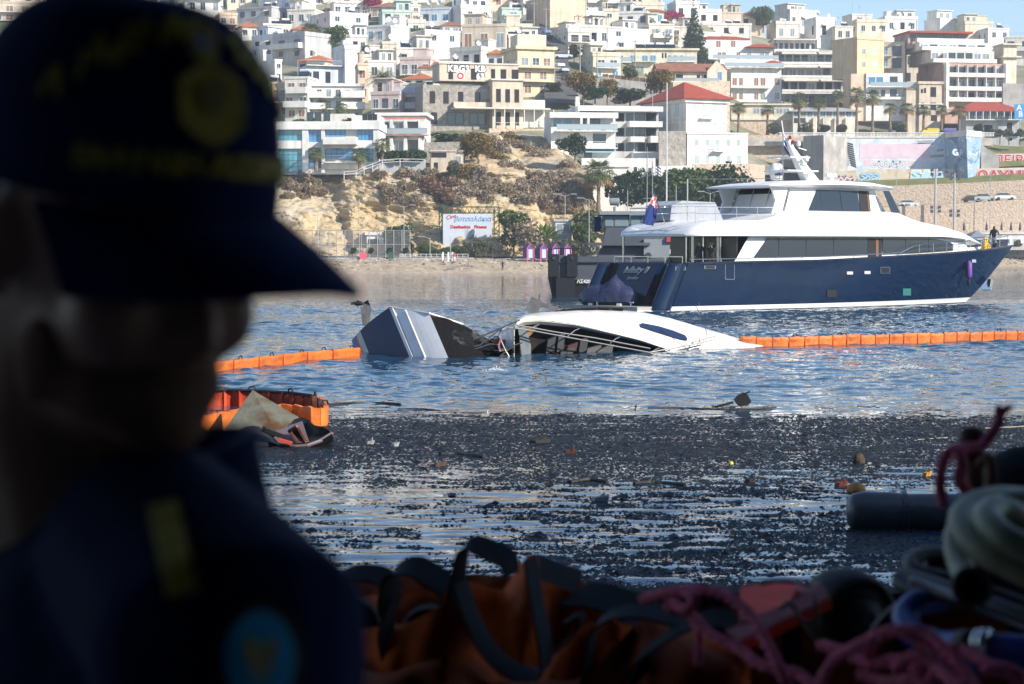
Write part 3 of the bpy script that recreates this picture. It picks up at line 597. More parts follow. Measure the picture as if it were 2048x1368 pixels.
 (1806, 1848, 104, 172, 6, 8, 'b', 2, 2, 'gd', '', 'f', '', 'beige house squeezed between annex and hotel side wall'),
 (630, 690, -34, 6, 10, 9, 'w', 2, 3, 'g', '', 'f', '', 'white house cut by the top edge above the corner block'),
 (700, 800, -40, 6, 8, 9, 'c', 2, 4, 'gk', '', 'f', '', 'wide cream house cut by the top edge above the bougainvillea'),
 (800, 890, -44, 2, 10, 9, 'w', 2, 4, 'g', '', 'f', '', 'wide white house cut by the top edge above the blue grey house'),
 (180, 260, -40, 20, 14, 9, 'w', 2, 3, 'g', '', 'f', '', 'white house cut by the top edge behind the cap crown'),
 (270, 360, -46, 20, 10, 9, 'o', 2, 3, 'g', '', 'f', '', 'offwhite house cut by the top edge right of the cap top'),
 (370, 450, -40, 30, 12, 9, 'w', 2, 3, 'gk', 'R1', 'f', '', 'white railed house cut by the top edge near the cap'),
 (455, 520, -38, 14, 12, 9, 'c', 2, 3, 'g', '', 'f', '', 'cream house cut by the top edge above the grey awning house'),
 (20, 110, -50, 8, 10, 9, 'w', 2, 3, 'g', '', 'f', '', 'white house cut by the top left corner'),
 (1046, 1066, -20, 24, 10, 8, 'o', 2, 1, 'g', '', 'f', '', 'narrow offwhite house cut by the top edge beside the street'),
 (1186, 1240, 112, 158, 16, 9, 'c', 2, 2, 'gb', 'G1', 'f', 'hh', 'cream corner house with roof pergola above the yellow autumn tree'),
]
for k in range(18):   # the quarter behind the officer's head
    r_, c_ = divmod(k, 9); x_ = -130+c_*64+r_*20; y_ = (232, 130)[r_]+(c_*37 % 17)
    GEN.append((x_, x_+52, y_-46-(c_*53 % 20), y_+6, 10+(c_*5 % 12), 9, 'wokhwcbwo'[(c_+4*r_) % 9], 2, 3, 'gsk', 'R1' if c_ % 2 else 'S1', 'T' if (c_+r_) % 5 == 2 else 'f', '', f'{("lower", "upper")[r_]} row house behind the head of the officer, {("first", "second", "third", "fourth", "fifth", "sixth", "seventh", "eighth", "ninth")[c_]} from the left'))
HS = {}
for g in GEN: HS[g[-1]] = B(*g)
# ---- white stepped block with tall blank wall
s = B(690, 717, 98, 175, 22, 8, 'w', 1, 1, 'n', '', 'f', 'hi', 'tall blank white slab house with roof heater and pipes'); s.o['category'] = 'house'
s.part('terrace_wall', MB().box(-7.5, -.01, 1.5, 7, -4, s.h*.55), PL['u']); s.win(-6, s.h*.12, 1.2, 2.2, 'D', 1.5); s.win(-3.5, s.h*.12, 1.0, 2.2, 'd', 1.5)
s.balcony(-7.5, -.02, s.h*.55+.17, .9, 'rail', 1.5)
s = House('long white block with deep solid balconies above the blue glass offices', 'house', 612, 726, 172, 240, 6, 9, 'w'); s.flat(.5, .4)
fh = s.h/3
for f in range(3):
    for c in range(6):
        s.win(s.w*(c+.15)/6, f*fh+.1, s.w/6*.55, fh*.7, random.choice('gkDs'))
    if f: s.balcony(s.w*.02, s.w*.34, f*fh, 1.6, 'solid'); s.balcony(s.w*.36, s.w*.6, f*fh, 1.2, 'rail'); s.balcony(s.w*.62, s.w*1.04, f*fh, 2.4, 'solid', hgt=1.1)
s = House('grey house with canvas awnings and a roof hedge left of the ruin', 'house', 790, 846, 170, 240, -6, 8, 'o'); s.flat(.4)
fh = s.h/3
for f in range(3):
    for c in range(3): s.win(s.w*(c+.2)/3, f*fh+.3, s.w/3*.55, fh*.6, 'gDk'[c])
    if f: s.balcony(-.3, s.w+.3, f*fh, 1.4, 'solid')
s.part('awning', MB().add([(0,-1.2,s.h-.4),(s.w,-1.2,s.h-.4),(s.w,-1.6,s.h-fh*.85),(0,-1.6,s.h-fh*.85)], [(0,1,2,3)]), AWNG)
# ---- yellow three-storey house
s = House('yellow three storey house with brown shutters beside the climbing street', 'house', 1035, 1108, 98, 190, 18, 9, 'y'); s.flat(.6, .5)
s.part('roof_storey', MB().box(.5, s.w*.85, 1.5, 6, s.h+.6, s.h+3.0), PL['c'])
fh = s.h/3.3
for f in range(3):
    z = f*fh
    for c in range(2 if f < 2 else 3): s.win(s.w*(.18+.42*c) if f < 2 else s.w*(.1+.3*c), z+.35, s.w*.2, fh*.6, 's' if f < 2 else 'kgs'[c])
    for c in range(2): s.win(1.2+4*c, z+.4, 1.3, fh*.55, 'gs'[c], side='L')
    if f: s.balcony(-.8, s.w+.8, z, 1.3, 'rail', m=PL['y'])
# ---- KBG graffiti ruin: rubble-stone shell with empty openings
s = House('derelict three tier stone building with large bubble graffiti and empty windows', 'ruin', 985, 1046, 160, 258, 14, 10, 'b', name='stone_ruin', drop=6, group=None)
RU = s
L = s.part('stone_wing', MB().box(-11.8, -.01, 2.2, 9, -6, s.h*.90), PL['s'])
x0, z0 = s.uv(868, 140)
s.part('upper_storey', MB().box(-8.6, s.w*1.0, 3.5, 9.5, s.h+.01, s.h+2.95), PL['b']); s.part('cornice', MB().box(-8.8, s.w+.3, 3.3, 9.7, s.h+2.953, s.h+3.2), PL['o'])
s.part('cornice', MB().box(-.3, s.w+.3, -.35, 9.9, s.h*.997, s.h+.22), PL['o'])
for c in range(3):
    for f in range(2): s.win(s.w*(.12+.3*c), s.h*(.08+.47*f), s.w*.15, s.h*.27, 'd')
for x in (-10.6, -8.2, -5.6, -2.6): s.win(x, s.h*.52, .95, s.h*.25, 'd', 2.2)
for x, w_ in ((-10.4, 1.1), (-7.6, 3.0), (-3.6, 3.0)): s.win(x, s.h*.10, w_, s.h*.24, 'd' if w_ < 2 else 'D', 2.2)
for x, w_ in ((-7.0, .8), (-3.0, 1.0), (.6, .7), (2.3, 1.0), (4.3, 1.2)): s.win(x, s.h+.3, w_, 1.9, 'd', 3.5)
s.balcony(-6.6, -.02, s.h*.47, 1.1, 'solid', 2.2, m=PL['b'], hgt=.7)
s.part('lower_slab', MB().box(-7, s.w+4.5, -1.6, 2.1, s.h*.40, s.h*.43), PL['o'])
for k in range(7): s.part('post', MB().box(k*1.75, k*1.75+.12, -1.5, -1.38, s.h*.02, s.h*.398), FRAMEW)
for k in range(12): s.part('railing', MB().box(k*.95, k*.95+.04, -1.55, -1.5, s.h*.02, s.h*.12).box(k*.95+.042, k*.95+.95, -1.55, -1.52, s.h*.118, s.h*.125), FRAMEW)
s.part('terrace', MB().box(-1, s.w+4.6, -1.7, -.01, -5, s.h*.0), PL['l']); s.part('side_storey', MB().box(s.w+.02, s.w+4.2, 1, 7, -3, s.h*.62), PL['o'])
GRW = mat('graffiti_white', (.75,.74,.76), .8); GRK = mat('graffiti_black', (.03,.03,.04), .8); GRR = mat('graffiti_red', (.55,.06,.06), .8); GRB = mat('graffiti_blue', (.12,.35,.55), .8); GRP = mat('graffiti_pink', (.75,.50,.60), .8); GRL = mat('graffiti_lightblue', (.45,.65,.78), .8); GRG = mat('graffiti_grey', (.35,.37,.40), .8)
def graffiti(par, txt, x, z, size, y, c1=GRW, c2=GRK, squash=(1,1,1), bold=.05, halo=.14):
    b = put_text('graffiti', txt, size, c2, par, (x, y-.012, z), (R(90), 0, 0), .004, size*halo, squash=squash, spacing=1.06)
    put_text('graffiti', txt, size, c1, par, (x, y-.03, z), (R(90), 0, 0), .004, size*bold, squash=squash, spacing=1.06); return b
graffiti(s.o, 'KBG3', -5.2, s.h+2.1, 1.55, 3.5); graffiti(s.o, 'KB', -1.35, s.h+2.15, 1.5, 3.5); graffiti(s.o, '63', -1.35, s.h+.85, 1.4, 3.5)
graffiti(s.o, 'O', -4.9, s.h+.85, 1.5, 3.5, GRR, GRW)
# ---- blue glass offices
s = House('white office building with blue mirrored glass panels on the cliff', 'office building', 556, 757, 243, 338, -3, 10, 'w', name='office_building', wall=False, group=None)
x = lambda p: s.uv(p, 300)[0]; z = lambda p: s.uv(650, p)[1]
s.part('wall', MB().box(.2, s.w-.01, .5, 10, -.8, z(247)), PL['w'])
CURT = mat('curtain_glass_teal', (.10,.33,.42), .05, spec=.9); CURB = mat('curtain_glass_blue', (.07,.26,.50), .05, spec=.9)
for a, b in ((605, 617), (643, 650), (747, 757)): s.part('column', MB().box(x(a), x(b), -.25, .49, -.6, z(246)), PL['w'])
for a, b, c, d in ((556, 605, 281, 297), (617, 643, 284, 296), (650, 747, 281, 297), (650, 747, 324, 338)):
    s.part('spandrel', MB().box(x(a)+.003, x(b)-.003, -.15, .49, z(d), z(c)), PL['w'])
s.part('cornice', MB().box(-.2, s.w+.2, -.45, 10, z(259), z(243)), PL['w'])
def panes(a, b, c, d, nx, nz, m):
    for i in range(nx):
        for j in range(nz):
            X0, X1 = lerp(x(a), x(b), i/nx), lerp(x(a), x(b), (i+1)/nx); Z0, Z1 = lerp(z(d), z(c), j/nz), lerp(z(d), z(c), (j+1)/nz)
            t = random.uniform(-.004, .004); s.part('pane', MB().add([(X0+.03, .3+t, Z0+.03), (X1-.03, .3-t, Z0+.03), (X1-.03, .3-t*2, Z1-.03), (X0+.03, .3+t, Z1-.03)], [(0,1,2,3)]), m)
    s.part('mullion', MB().box(x(a), x(b), .32, .46, z(d), z(c)), FRAMED)
panes(556, 605, 259, 281, 5, 2, CURT); panes(556, 605, 297, 345, 5, 4, CURT); panes(617, 643, 259, 284, 3, 2, CURB); panes(617, 643, 296, 336, 3, 3, CURB)
panes(651, 690, 259, 278, 4, 2, CURB); panes(715, 746, 259, 281, 4, 2, CURB); panes(651, 706, 297, 318, 5, 2, CURB); panes(714, 746, 297, 320, 3, 2, CURB)
b = s.balcony(x(650), x(716), z(288), 2.2, 'solid'); s.balcony(x(652), x(716), z(324), 1.2, 'rail')
s.part('roof_room', MB().box(x(600), x(700), 4, 9.5, z(243)+.01, z(224)), PL['o']); s.part('roof_room', MB().box(x(700), x(755), 2, 9, z(243)+.01, z(229)), PL['w'])
for p in (606, 622, 640): s.win(x(p), z(243)+.3, 1.0, 1.4, 'D', 4)
for p in (722, 732, 742): s.win(x(p)*1.0, z(239), .7, .9, 'd', 2)
# ---- white house with coral slab
s = House('white house with coral balcony slab and six tall glazed doors', 'house', 757, 849, 232, 312, -4, 9, 'w', group=None); x = lambda p: s.uv(p, 300)[0]; z = lambda p: s.uv(800, p)[1]
CORAL = mat('coral_paint', (.62,.26,.17), .8, var=.15); s.flat(.5, .5); s.part('eave', MB().box(-.3, s.w+.4, -.9, -.502, z(239), z(236)), CORAL)
for r_ in ((244, 268), (280, 306)):
    for a, b in ((758, 779), (787, 807), (815, 836)): s.winp(a, b, r_[0], r_[1], 'k' if a < 810 else 'D')
    for a in (779, 807, 836): s.part('pillar', MB().box(x(a)+.15, x(a)+.65, -.9, -.01, z(r_[1]), z(r_[0])+.3), PL['w'])
s.balcony(-.5, s.w+.7, z(270), 1.3, 'glass', m=CORAL)
# ---- garden pavilion at the cliff edge
s = House('small stone pavilion with dark garage mouth at the cliff edge', 'pavilion', 862, 927, 303, 348, 4, 6, 'b', name='pavilion', group=None, D=301)
s.flat(.25, .15); s.winp(862, 893, 305, 315, 'd'); s.winp(868, 876, 325, 345, 'd'); s.winp(910, 922, 312, 326, 'k')
wallstrip('stone_wall', 'grey rubble garden wall above the pavilion', 'wall', [848, 928], [285, 283], [306, 306], [309, 309], STONE2)
wallstrip('garden_wall', 'low white garden wall below the coral slab house', 'wall', [757, 850], [322, 320], [334, 332], [300, 300], PL['g'])
# ---- white modern apartments, grey modern block, white base wall
s = House('white modern house with long glass balconies right of the cliff', 'house', 1102, 1229, 226, 302, 6, 9, 'w', group=None, D=318); x = lambda p: s.uv(p, 260)[0]; z = lambda p: s.uv(1165, p)[1]
s.part('eave', MB().box(-.4, s.w+.3, -1.6, -.01, z(237), z(226)), PL['w'])
for a, b, c, d in ((1104, 1147, 237, 254), (1163, 1171, 238, 255), (1175, 1200, 238, 258), (1186, 1212, 268, 286), (1168, 1184, 302-6, 316)): s.winp(a, b, c, d, 'b' if a < 1150 else 'D')
s.balcony(x(1110), s.w+.2, z(262), 1.7, 'glass'); s.balcony(x(1165), s.w+.2, z(296), 1.7, 'wrail')
for a in (1158, 1172, 1223): s.part('pillar', MB().box(x(a), x(a)+.35, -1.55, -1.2, z(262)+.01, z(237)-.01), PL['w'])
s.part('chimney', MB().box(x(1153), x(1161), 1, 2, z(226)+.01, z(192)), PL['w']); s.part('awning', MB().add([(x(1168), -.05, z(300)), (s.w, -.05, z(300)), (s.w, -2.2, z(306)), (x(1168), -2.2, z(306))], [(0,1,2,3)]), mat('awning_aqua', (.35,.62,.68), .8))
s = House('grey modern apartment block with stacked white balconies', 'apartment block', 1230, 1316, 214, 330, 10, 10, 'g', group=None, D=322); x = lambda p: s.uv(p, 260)[0]; z = lambda p: s.uv(1270, p)[1]
s.part('eave', MB().box(-6.5, s.w+.3, -1.8, 6, z(224), z(214)), PL['w'])
for c, d in ((226, 243), (256, 272), (286, 302)):
    s.winp(1232, 1248, c, d, 'd'); s.winp(1252, 1266, c, d, 'D'); s.winp(1270, 1290, c, d, 'D'); s.winp(1292, 1312, c, d, 'd')
    if c < 250: s.balcony(x(1254), s.w+.2, z(253), 1.9, 'solid', hgt=.75)
    elif c < 280: s.balcony(x(1256), x(1284), z(283), 1.8, 'solid', hgt=.7); s.balcony(x(1296), s.w+2.2, z(284), 1.8, 'solid', hgt=.9)
    else: s.balcony(x(1262), s.w+2.0, z(316), 1.8, 'solid', hgt=.9)
s = House('plain white base building below the modern balconies', 'building', 1163, 1310, 316, 392, 3, 8, 'w', name='building', group=None, D=310)
s.part('ledge', MB().box(0, s.w*.65, -.25, -.003, s.h*.76, s.h*.8), PL['w']); s.winp(1268, 1274, 334, 352, 'D'); s.winp(1297, 1303, 336, 356, 'D')
wallstrip('stone_wall', 'tall grey rubble wall with square patches beside the red roofed villa', 'wall', [1318, 1372], [262, 262], [332, 332], [316, 317], STONE2)
# ---- villa with the red hipped roof
s = House('cream villa with red hipped roof and pale green shutters', 'villa', 1372, 1452, 195, 332, 24, 15, 'o', name='villa', group=None, D=324); x = lambda p: s.uv(p, 260)[0]; z = lambda p: s.uv(1400, p)[1]
s.tile(3.2, .9, TILER); s.part('cornice', MB().box(-.35, s.w+.35, -.35, 15.3, s.h-.75, s.h-.16), PL['o'])
for c, d in ((206, 224), (244, 267)):
    for a in (1386, 1406, 1427): s.winp(a, a+7, c, d, 'G')
s.balcony(x(1398), x(1425), z(236), .9, 'wrail'); s.winp(1407, 1414, 206, 234, 'G')
for a in (2.2, 8.5): s.win(a, s.h*.72, 1.6, 2.6, 'G', side='L'); s.win(a, s.h*.42, 1.6, 2.6, 'G', side='L')
s.part('string_course', MB().box(-.12, s.w+.12, -.12, 15, s.h*.64, s.h*.66), PL['w'])
s = House('white lower wing of the villa with two rows of green shutters', 'wing', 1374, 1494, 268, 334, 12, 10, 'w', name='villa_wing', group=None, D=317); s.flat(.3, .1)
for a in (1391, 1412, 1433, 1454, 1475):
    s.winp(a, a+6, 279, 291 if a != 1433 else 300, 'G'); s.winp(a, a+7, 310, 328, 'G')
s.balcony(s.uv(1425, 300)[0], s.uv(1447, 300)[0], s.uv(1433, 302)[1], .9, 'wrail')
wallstrip('terrace_wall', 'cream stone terrace wall under the villa wing', 'wall', [1386, 1500, 1530], [328, 328, 330], [372, 372, 372], [313, 316, 330], STONE)
wallstrip('garden_house', 'low white garden house with dark doorways left of the villa terrace', 'house', [1312, 1386], [332, 331], [362, 362], [313, 313], PL['w'], 5)
# ---- low tiled house with veranda on the stone wall
s = House('low house with tiled roof and shaded veranda above the villa', 'house', 1322, 1446, 142, 166, 5, 8, 'b', D=372); s.tile(1.8, .7, TILEB, hip=False)
s.winp(1352, 1366, 149, 157, 'd'); s.winp(1394, 1400, 150, 157, 'd'); s.winp(1408, 1416, 150, 158, 'd'); s.balcony(0, s.w*.9, .2, 1.6, 'glass', hgt=.6)
s.part('gable', MB().prism([(s.w*.72, -.8, 0), (s.w+.4, -.8, 0), (s.w+.4, -.8, s.h), (s.w*.87, -.8, s.h+2.0), (s.w*.72, -.8, s.h)], (0, .79, 0)), PL['c']); s.winp(1434, 1442, 144, 162, 'B', -.8)
wallstrip('stone_wall', 'pale stone terrace wall under the low veranda house', 'wall', [1346, 1460], [164, 162], [262, 262], [362, 366], STONE)
wallstrip('garden_wall', 'shaded grey garden wall under the wooden fence', 'wall', [1186, 1250, 1330], [150, 160, 168], [210, 212, 214], [372, 372, 372], CONC)
# ---- long cream house with blue doors
s = House('long cream house with blue glass doors and a row of balconies', 'house', 1200, 1392, 100, 148, 2, 9, 'c', group=None); x = lambda p: s.uv(p, 120)[0]; z = lambda p: s.uv(1290, p)[1]; s.flat(.4, .5)
for a in (1235, 1260, 1284, 1300): s.winp(a, a+12, 110, 124, 'b')
for a in (1324, 1330): s.winp(a, a+3, 106, 116, 'd')
for a in (1336, 1347, 1360): s.winp(a, a+7, 110, 123, 'b')
for a in (1212, 1246, 1272): s.winp(a, a+16, 132, 147, 'k')
s.balcony(x(1204), x(1262), z(125), 1.4, 'glass'); s.balcony(x(1264), x(1312), z(123), 1.4, 'rail'); s.balcony(x(1334), x(1390), z(123), 1.4, 'glass')
s.part('awning', MB().add([(x(1206), -1.2, z(106)), (x(1230), -1.2, z(106)), (x(1230), -1.4, z(120)), (x(1206), -1.4, z(120))], [(0,1,2,3)]), AWN)
for k in range(4): link('solar_heater', HEATER, s.o, (x(1278)+k*2.2, 2, s.h+.2), (0, 0, R(10)))
# ---- apartment block with brown shutters
s = House('stepped white apartment block with brown shutters and two small tiled roofs', 'apartment block', 1462, 1560, 136, 212, 8, 11, 'w', name='apartment_block', group=None); x = lambda p: s.uv(p, 170)[0]; z = lambda p: s.uv(1500, p)[1]
for c, d in ((153, 172), (183, 200)):
    s.winp(1508, 1517, c+2, d, 's'); s.winp(1521, 1531, c+2, d, 's' if c < 160 else 'k'); s.winp(1549, 1559, c+2, d-1, 's' if c < 160 else 'k'); s.winp(1465, 1474, c+2, d, 's'); s.winp(1478, 1486, c+2, d, 's')
    s.balcony(-.4, s.w*.75, z(d+4), 1.4, 'solid', hgt=.5)
s.part('upper_storey', MB().box(-2.2, s.w, 2.2, 11, s.h+.003, z(118)), PL['w']); s.balcony(-2, s.w+.3, s.h+.2, 1.4, 'glass')
for a in (1474, 1492, 1508, 1522, 1538): s.winp(a, a+9, 128, 144, random.choice('ks'), 2.2)
s.part('upper_storey', MB().box(-4.5, s.w-1, 4.4, 11, z(118)+.003, z(92)), PL['w']); s.balcony(-4, s.w, z(118)+.18, 2.0, 'glass', 4.3)
for a in (1444, 1453, 1482, 1504, 1530, 1540): s.winp(a, a+8, 100, 117, random.choice('kss'), 4.4)
s.part('upper_storey', MB().box(-6.2, s.w*.5, 6.5, 12, z(92)+.003, z(72)), PL['w'])
for a in (1445, 1475): s.winp(a, a+10, 75, 90, 's', 6.5)
s.tile(.9, .4, TILER, z=z(92)+.2, x0=s.w*.4, x1=s.w-.6, y0=3.2, y1=8, hip=True); s.tile(.8, .4, TILER, z=z(72)+.05, x0=-6, x1=s.w*.48, y0=6.6, y1=12); s.tile(.6, .3, TILER, z=z(124), x0=s.w*.72, x1=s.w, y0=.6, y1=3)
# ---- terraced apartment block with dark loggias
s = House('terraced apartment block with deep dark balconies and awnings', 'apartment block', 1566, 1707, 97, 212, 3, 14, 'g', name='apartment_block', group=None, wall=False); x = lambda p: s.uv(p, 170)[0]; z = lambda p: s.uv(1630, p)[1]
tiers = [(212, 185, 1566, 1708, 0), (185, 156, 1566, 1707, 1.2), (156, 128, 1566, 1703, 2.4), (128, 100, 1562, 1690, 3.6), (100, 74, 1558, 1645, 6.5)]
for k, (b, t_, a, c, y) in enumerate(tiers):
    s.part('storey', MB().box(x(a)+.2, x(c)-.2, y+2.2, 14, z(b)-(4 if k == 0 else -.003), z(t_)), PL['g'] if k < 4 else PL['o'])
    s.part('slab', MB().box(x(a)-.2, x(c)+.2, y, 14, z(t_)-.002 if k < 4 else z(t_)+.003, z(t_)+.22), PL['w'])
    if k: 
        s.part('parapet', MB().box(x(a)-.2, x(c)+.2, y-1.2, y-1.05, z(b)-.3, z(b)+.75).box(x(a)-.2, x(c)+.2, y-1.05, y+2.1, z(b)-.3, z(b)-.1), PL['w'])
    n = 8
    for i in range(n):
        X0, X1 = lerp(x(a), x(c), i/n), lerp(x(a), x(c), (i+1)/n); s.win(X0+.3, z(b)+.05, X1-X0-.5, (z(t_)-z(b))*.78, random.choice('DDdk'), y+2.2)
    if k in (1, 2, 3):
        for (p0, p1) in ((1568, 1640), (1642, 1700)): s.part('awning', MB().add([(x(p0), y+.1, z(t_)-.1), (x(p1)-.3, y+.1, z(t_)-.1), (x(p1)-.3, y-1.5, z(t_)-.8), (x(p0), y-1.5, z(t_)-.8)], [(0,1,2,3)]), AWN)
    for p in (a+2, c-2): s.part('pillar', MB().box(x(p)-.15, x(p)+.15, y+.05, y+.35, z(b)+.003, z(t_)-.003), FRAMED)
s.tile(.5, .4, TILEB, z=z(74)+.25, x0=x(1558), x1=x(1645), y0=7, y1=13)
# ---- shops and bases under the two blocks, facing the palm promenade
s = House('cream ground floor building with long windows behind the palms', 'building', 1462, 1585, 210, 268, 2, 6, 'c', name='shop_building', group=None, D=448); s.flat(.3, .6)
for a in (1506, 1520, 1536, 1552, 1566): s.winp(a, a+13, 216, 228, 'k')
s.part('ledge', MB().box(0, s.w, -.5, -.003, s.h*.48, s.h*.54), PL['c']); s.part('stone_base', MB().box(0, s.w, -.12, -.002, -3, s.h*.44), STONE)
s = House('building with tented roof and large glazing behind the middle palms', 'building', 1586, 1712, 222, 268, 2, 6, 'o', name='shop_building', group=None, D=446); s.tile(1.0, .9, mat('roof_grey', (.40,.39,.36), .8, var=.2))
for a in range(1588, 1706, 13): s.winp(a, a+11, 223, 234, 'k' if a % 2 else 'b')
for a in (1588, 1600): s.winp(a, a+11, 236, 246, 'D')
for a in (1625, 1645, 1668, 1690): s.part('pier', MB().box(s.uv(a, 250)[0], s.uv(a, 250)[0]+.7, -.6, -.01, -2, s.h*.7), PL['c'])
# ---- tan house, white modern house, old ornate house
s = House('tan house with plain grey side wall left of the hotel', 'house', 1714, 1764, 78, 146, 30, 9, mat('plaster_tan', (.68,.53,.34), .9, var=.15, vscale=.4, dirt=((.4,.28,.15), .4)), group=None, D=462, drop=1.0); s.flat(.5, .15)
for a, c in ((1724, 96), (1745, 96), (1724, 122), (1746, 122)): s.winp(a, a+7, c, c+13, 'kG'[a > 1740])
s = House('recessed shaded annex with balconies between tan house and hotel', 'house', 1764, 1806, 84, 150, -14, 8, 'b', group=None, D=470)
for c in (92, 116): s.winp(1766, 1776, c, c+18, 'b'); s.winp(1784, 1803, c, c+20, 'D'); s.balcony(0, s.w*.45, s.uv(1770, c+20)[1], 1.2, 'wrail')
s = House('white modern house with glazed upper floor below the tan house', 'house', 1732, 1802, 146, 206, 4, 9, 'w', group=None, D=452)
s.winp(1735, 1768, 153, 170, 'b'); s.winp(1780, 1795, 153, 168, 'D'); s.winp(1738, 1758, 180, 195, 'k'); s.winp(1762, 1770, 180, 195, 'D'); s.winp(1780, 1793, 178, 194, 'D')
s.balcony(.5, s.w+2.5, s.uv(1760, 174)[1], 1.6, 'glass'); s.balcony(-.3, s.w+2, s.uv(1760, 198)[1], 1.5, 'solid', hgt=.4)
s.part('side_bay', MB().box(-3.4, -.01, .4, 8, -4, s.h*.98), PL['h'])
s = House('old ornate stone house with arched windows left of the hotel', 'house', 1838, 1880, 168, 250, 8, 9, 'b', group=None, D=450)
s.flat(.6, .3)
for a, c, d, e in ((1842, 1846, 178, 186), (1848, 1852, 176, 186), (1861, 1872, 174, 194), (1861, 1872, 205, 220), (1842, 1848, 205, 218), (1862, 1874, 230, 242)): s.winp(a, c, d, e, 'd')
s.part('tower', MB().box(-2.8, -.01, .6, 6, -4, s.h*.85), PL['b']); s.part('cornice', MB().box(-.25, s.w+.25, -.25, 9, s.h*.5, s.h*.53), PL['o'])
# ---- the hotel
s = House('stepped hotel with rose brown side wall and rows of white balconies', 'hotel', 1890, 2003, 126, 212, 10, 16, 't', name='hotel', group=None, D=462); x = lambda p: s.uv(p, 160)[0]; z = lambda p: s.uv(1950, p)[1]
s.part('side_wall', MB().box(-.3, -.003, .5, 16, -4, z(108)), PL['t'])
rows = [(202, 186, 0), (180, 160, 0), (153, 134, 0)]
for b, t_, y in rows:
    for i in range(6):
        X0, X1 = lerp(.4, s.w-.3, i/6), lerp(.4, s.w-.3, (i+1)/6); s.win(X0+.25, z(b), (X1-X0)*.82, z(t_)-z(b), random.choice('kDk'), 0)
        s.part('partition', MB().box(X0-.08, X0+.08, -1.3, -.003, z(b)-.2, z(t_)+.4), PL['w'])
    s.balcony(.3, s.w-.2, z(b)-.1, 1.5, 'solid', hgt=.8)
s.part('frame', MB().box(-.4, 0.2, -1.6, -.01, -2, s.h), PL['w']); s.part('frame', MB().box(s.w-.25, s.w+.3, -1.6, -.01, -2, s.h), PL['w'])
for b, t_, p0, p1, y in ((124, 104, 1868, 1995, 2.0), (98, 86, 1852, 1994, 4.2)):
    X0, X1 = x(p0), x(p1); s.part('storey', MB().box(X0, X1, y, 16, z(b)+.0, z(t_)+.5), PL['w' if y > 3 else 'o'])
    for i in range(7): a, c = lerp(X0, X1-1, i/7), lerp(X0, X1-1, (i+1)/7); s.win(a+.2, z(b)+.15, (c-a)*.8, z(t_)-z(b)-.2, random.choice('kD'), y)
    s.balcony(X0, X1, z(b)-.0, 1.6, 'solid', y, hgt=.75)
s.part('storey', MB().box(x(1838), x(1960), 7, 16, z(98)+.6, z(62)), PL['t']); s.part('roof', MB().box(x(1836), x(1964), 5.5, 16.5, z(62)+.003, z(58)), TILER)
for i in range(8): s.win(x(1842)+i*1.75, z(78), 1.5, 1.5, 'D', 7)
s.balcony(x(1850), x(1985), z(80), 1.5, 'solid', 6.5, hgt=.8); s.part('side_wing', MB().box(s.w+.31, s.w+3.5, 1, 12, -3, z(85)), PL['c'])
for c in (85, 110): s.part('ledge', MB().box(s.w-.2, s.w+4.5, .2, 6, z(c)-.35, z(c)+.0), PL['c'])
# ---- restaurant with red roof
s = House('low restaurant with red roof and dark glazed terrace below the hotel', 'restaurant', 1932, 2034, 222, 268, 0, 8, PL['g'], name='restaurant', group=None, D=440); x = lambda p: s.uv(p, 240)[0]; z = lambda p: s.uv(1980, p)[1]
s.tile(2.3, 1.0, TILER, x0=-1.6, hip=True)
for a in range(1936, 2022, 14): s.winp(a, a+12, 225, 238, 'D')
for a in range(1936, 2030, 14): s.part('post', MB().box(x(a)-.1, x(a)+.05, -1.2, -1.05, z(239), z(222)-.2), FRAMEW)
s.part('terrace_slab', MB().box(-.3, s.w+.3, -1.3, -.003, z(241), z(239)-.003), PL['w']); s.winp(1968, 1985, 250, 264, 'd'); s.winp(2014, 2024, 245, 262, 'd')
# small buildings on the beach terrace and by the trees
s = House('grey shuttered kiosk behind the beach huts', 'kiosk', 1110, 1143, 443, 472, 4, 5, 'g', name='kiosk', group=None, D=286); s.flat(.3, .2); s.winp(1112, 1140, 447, 468, 'k')
s = House('white clubhouse with orange painted panel behind the sports net', 'clubhouse', 734, 772, 470, 522, 6, 6, 'w', name='clubhouse', group=None, D=289); s.flat(.4, .3); s.winp(736, 758, 478, 488, 'D')
s.part('painted_panel', MB().box(s.uv(736, 500)[0], s.uv(766, 500)[0], -.08, -.003, s.uv(740, 505)[1], s.uv(740, 488)[1]), plaster('apricot', (.72,.48,.28)))
s = House('long white beach bar with flat roof at the right edge', 'beach bar', 1955, 2120, 468, 505, 0, 8, 'w', name='beach_bar', group=None, D=394); s.flat(.3, .3)
for a in range(1960, 2110, 22): s.winp(a, a+16, 478, 490, 'kb'[a % 4 == 0])
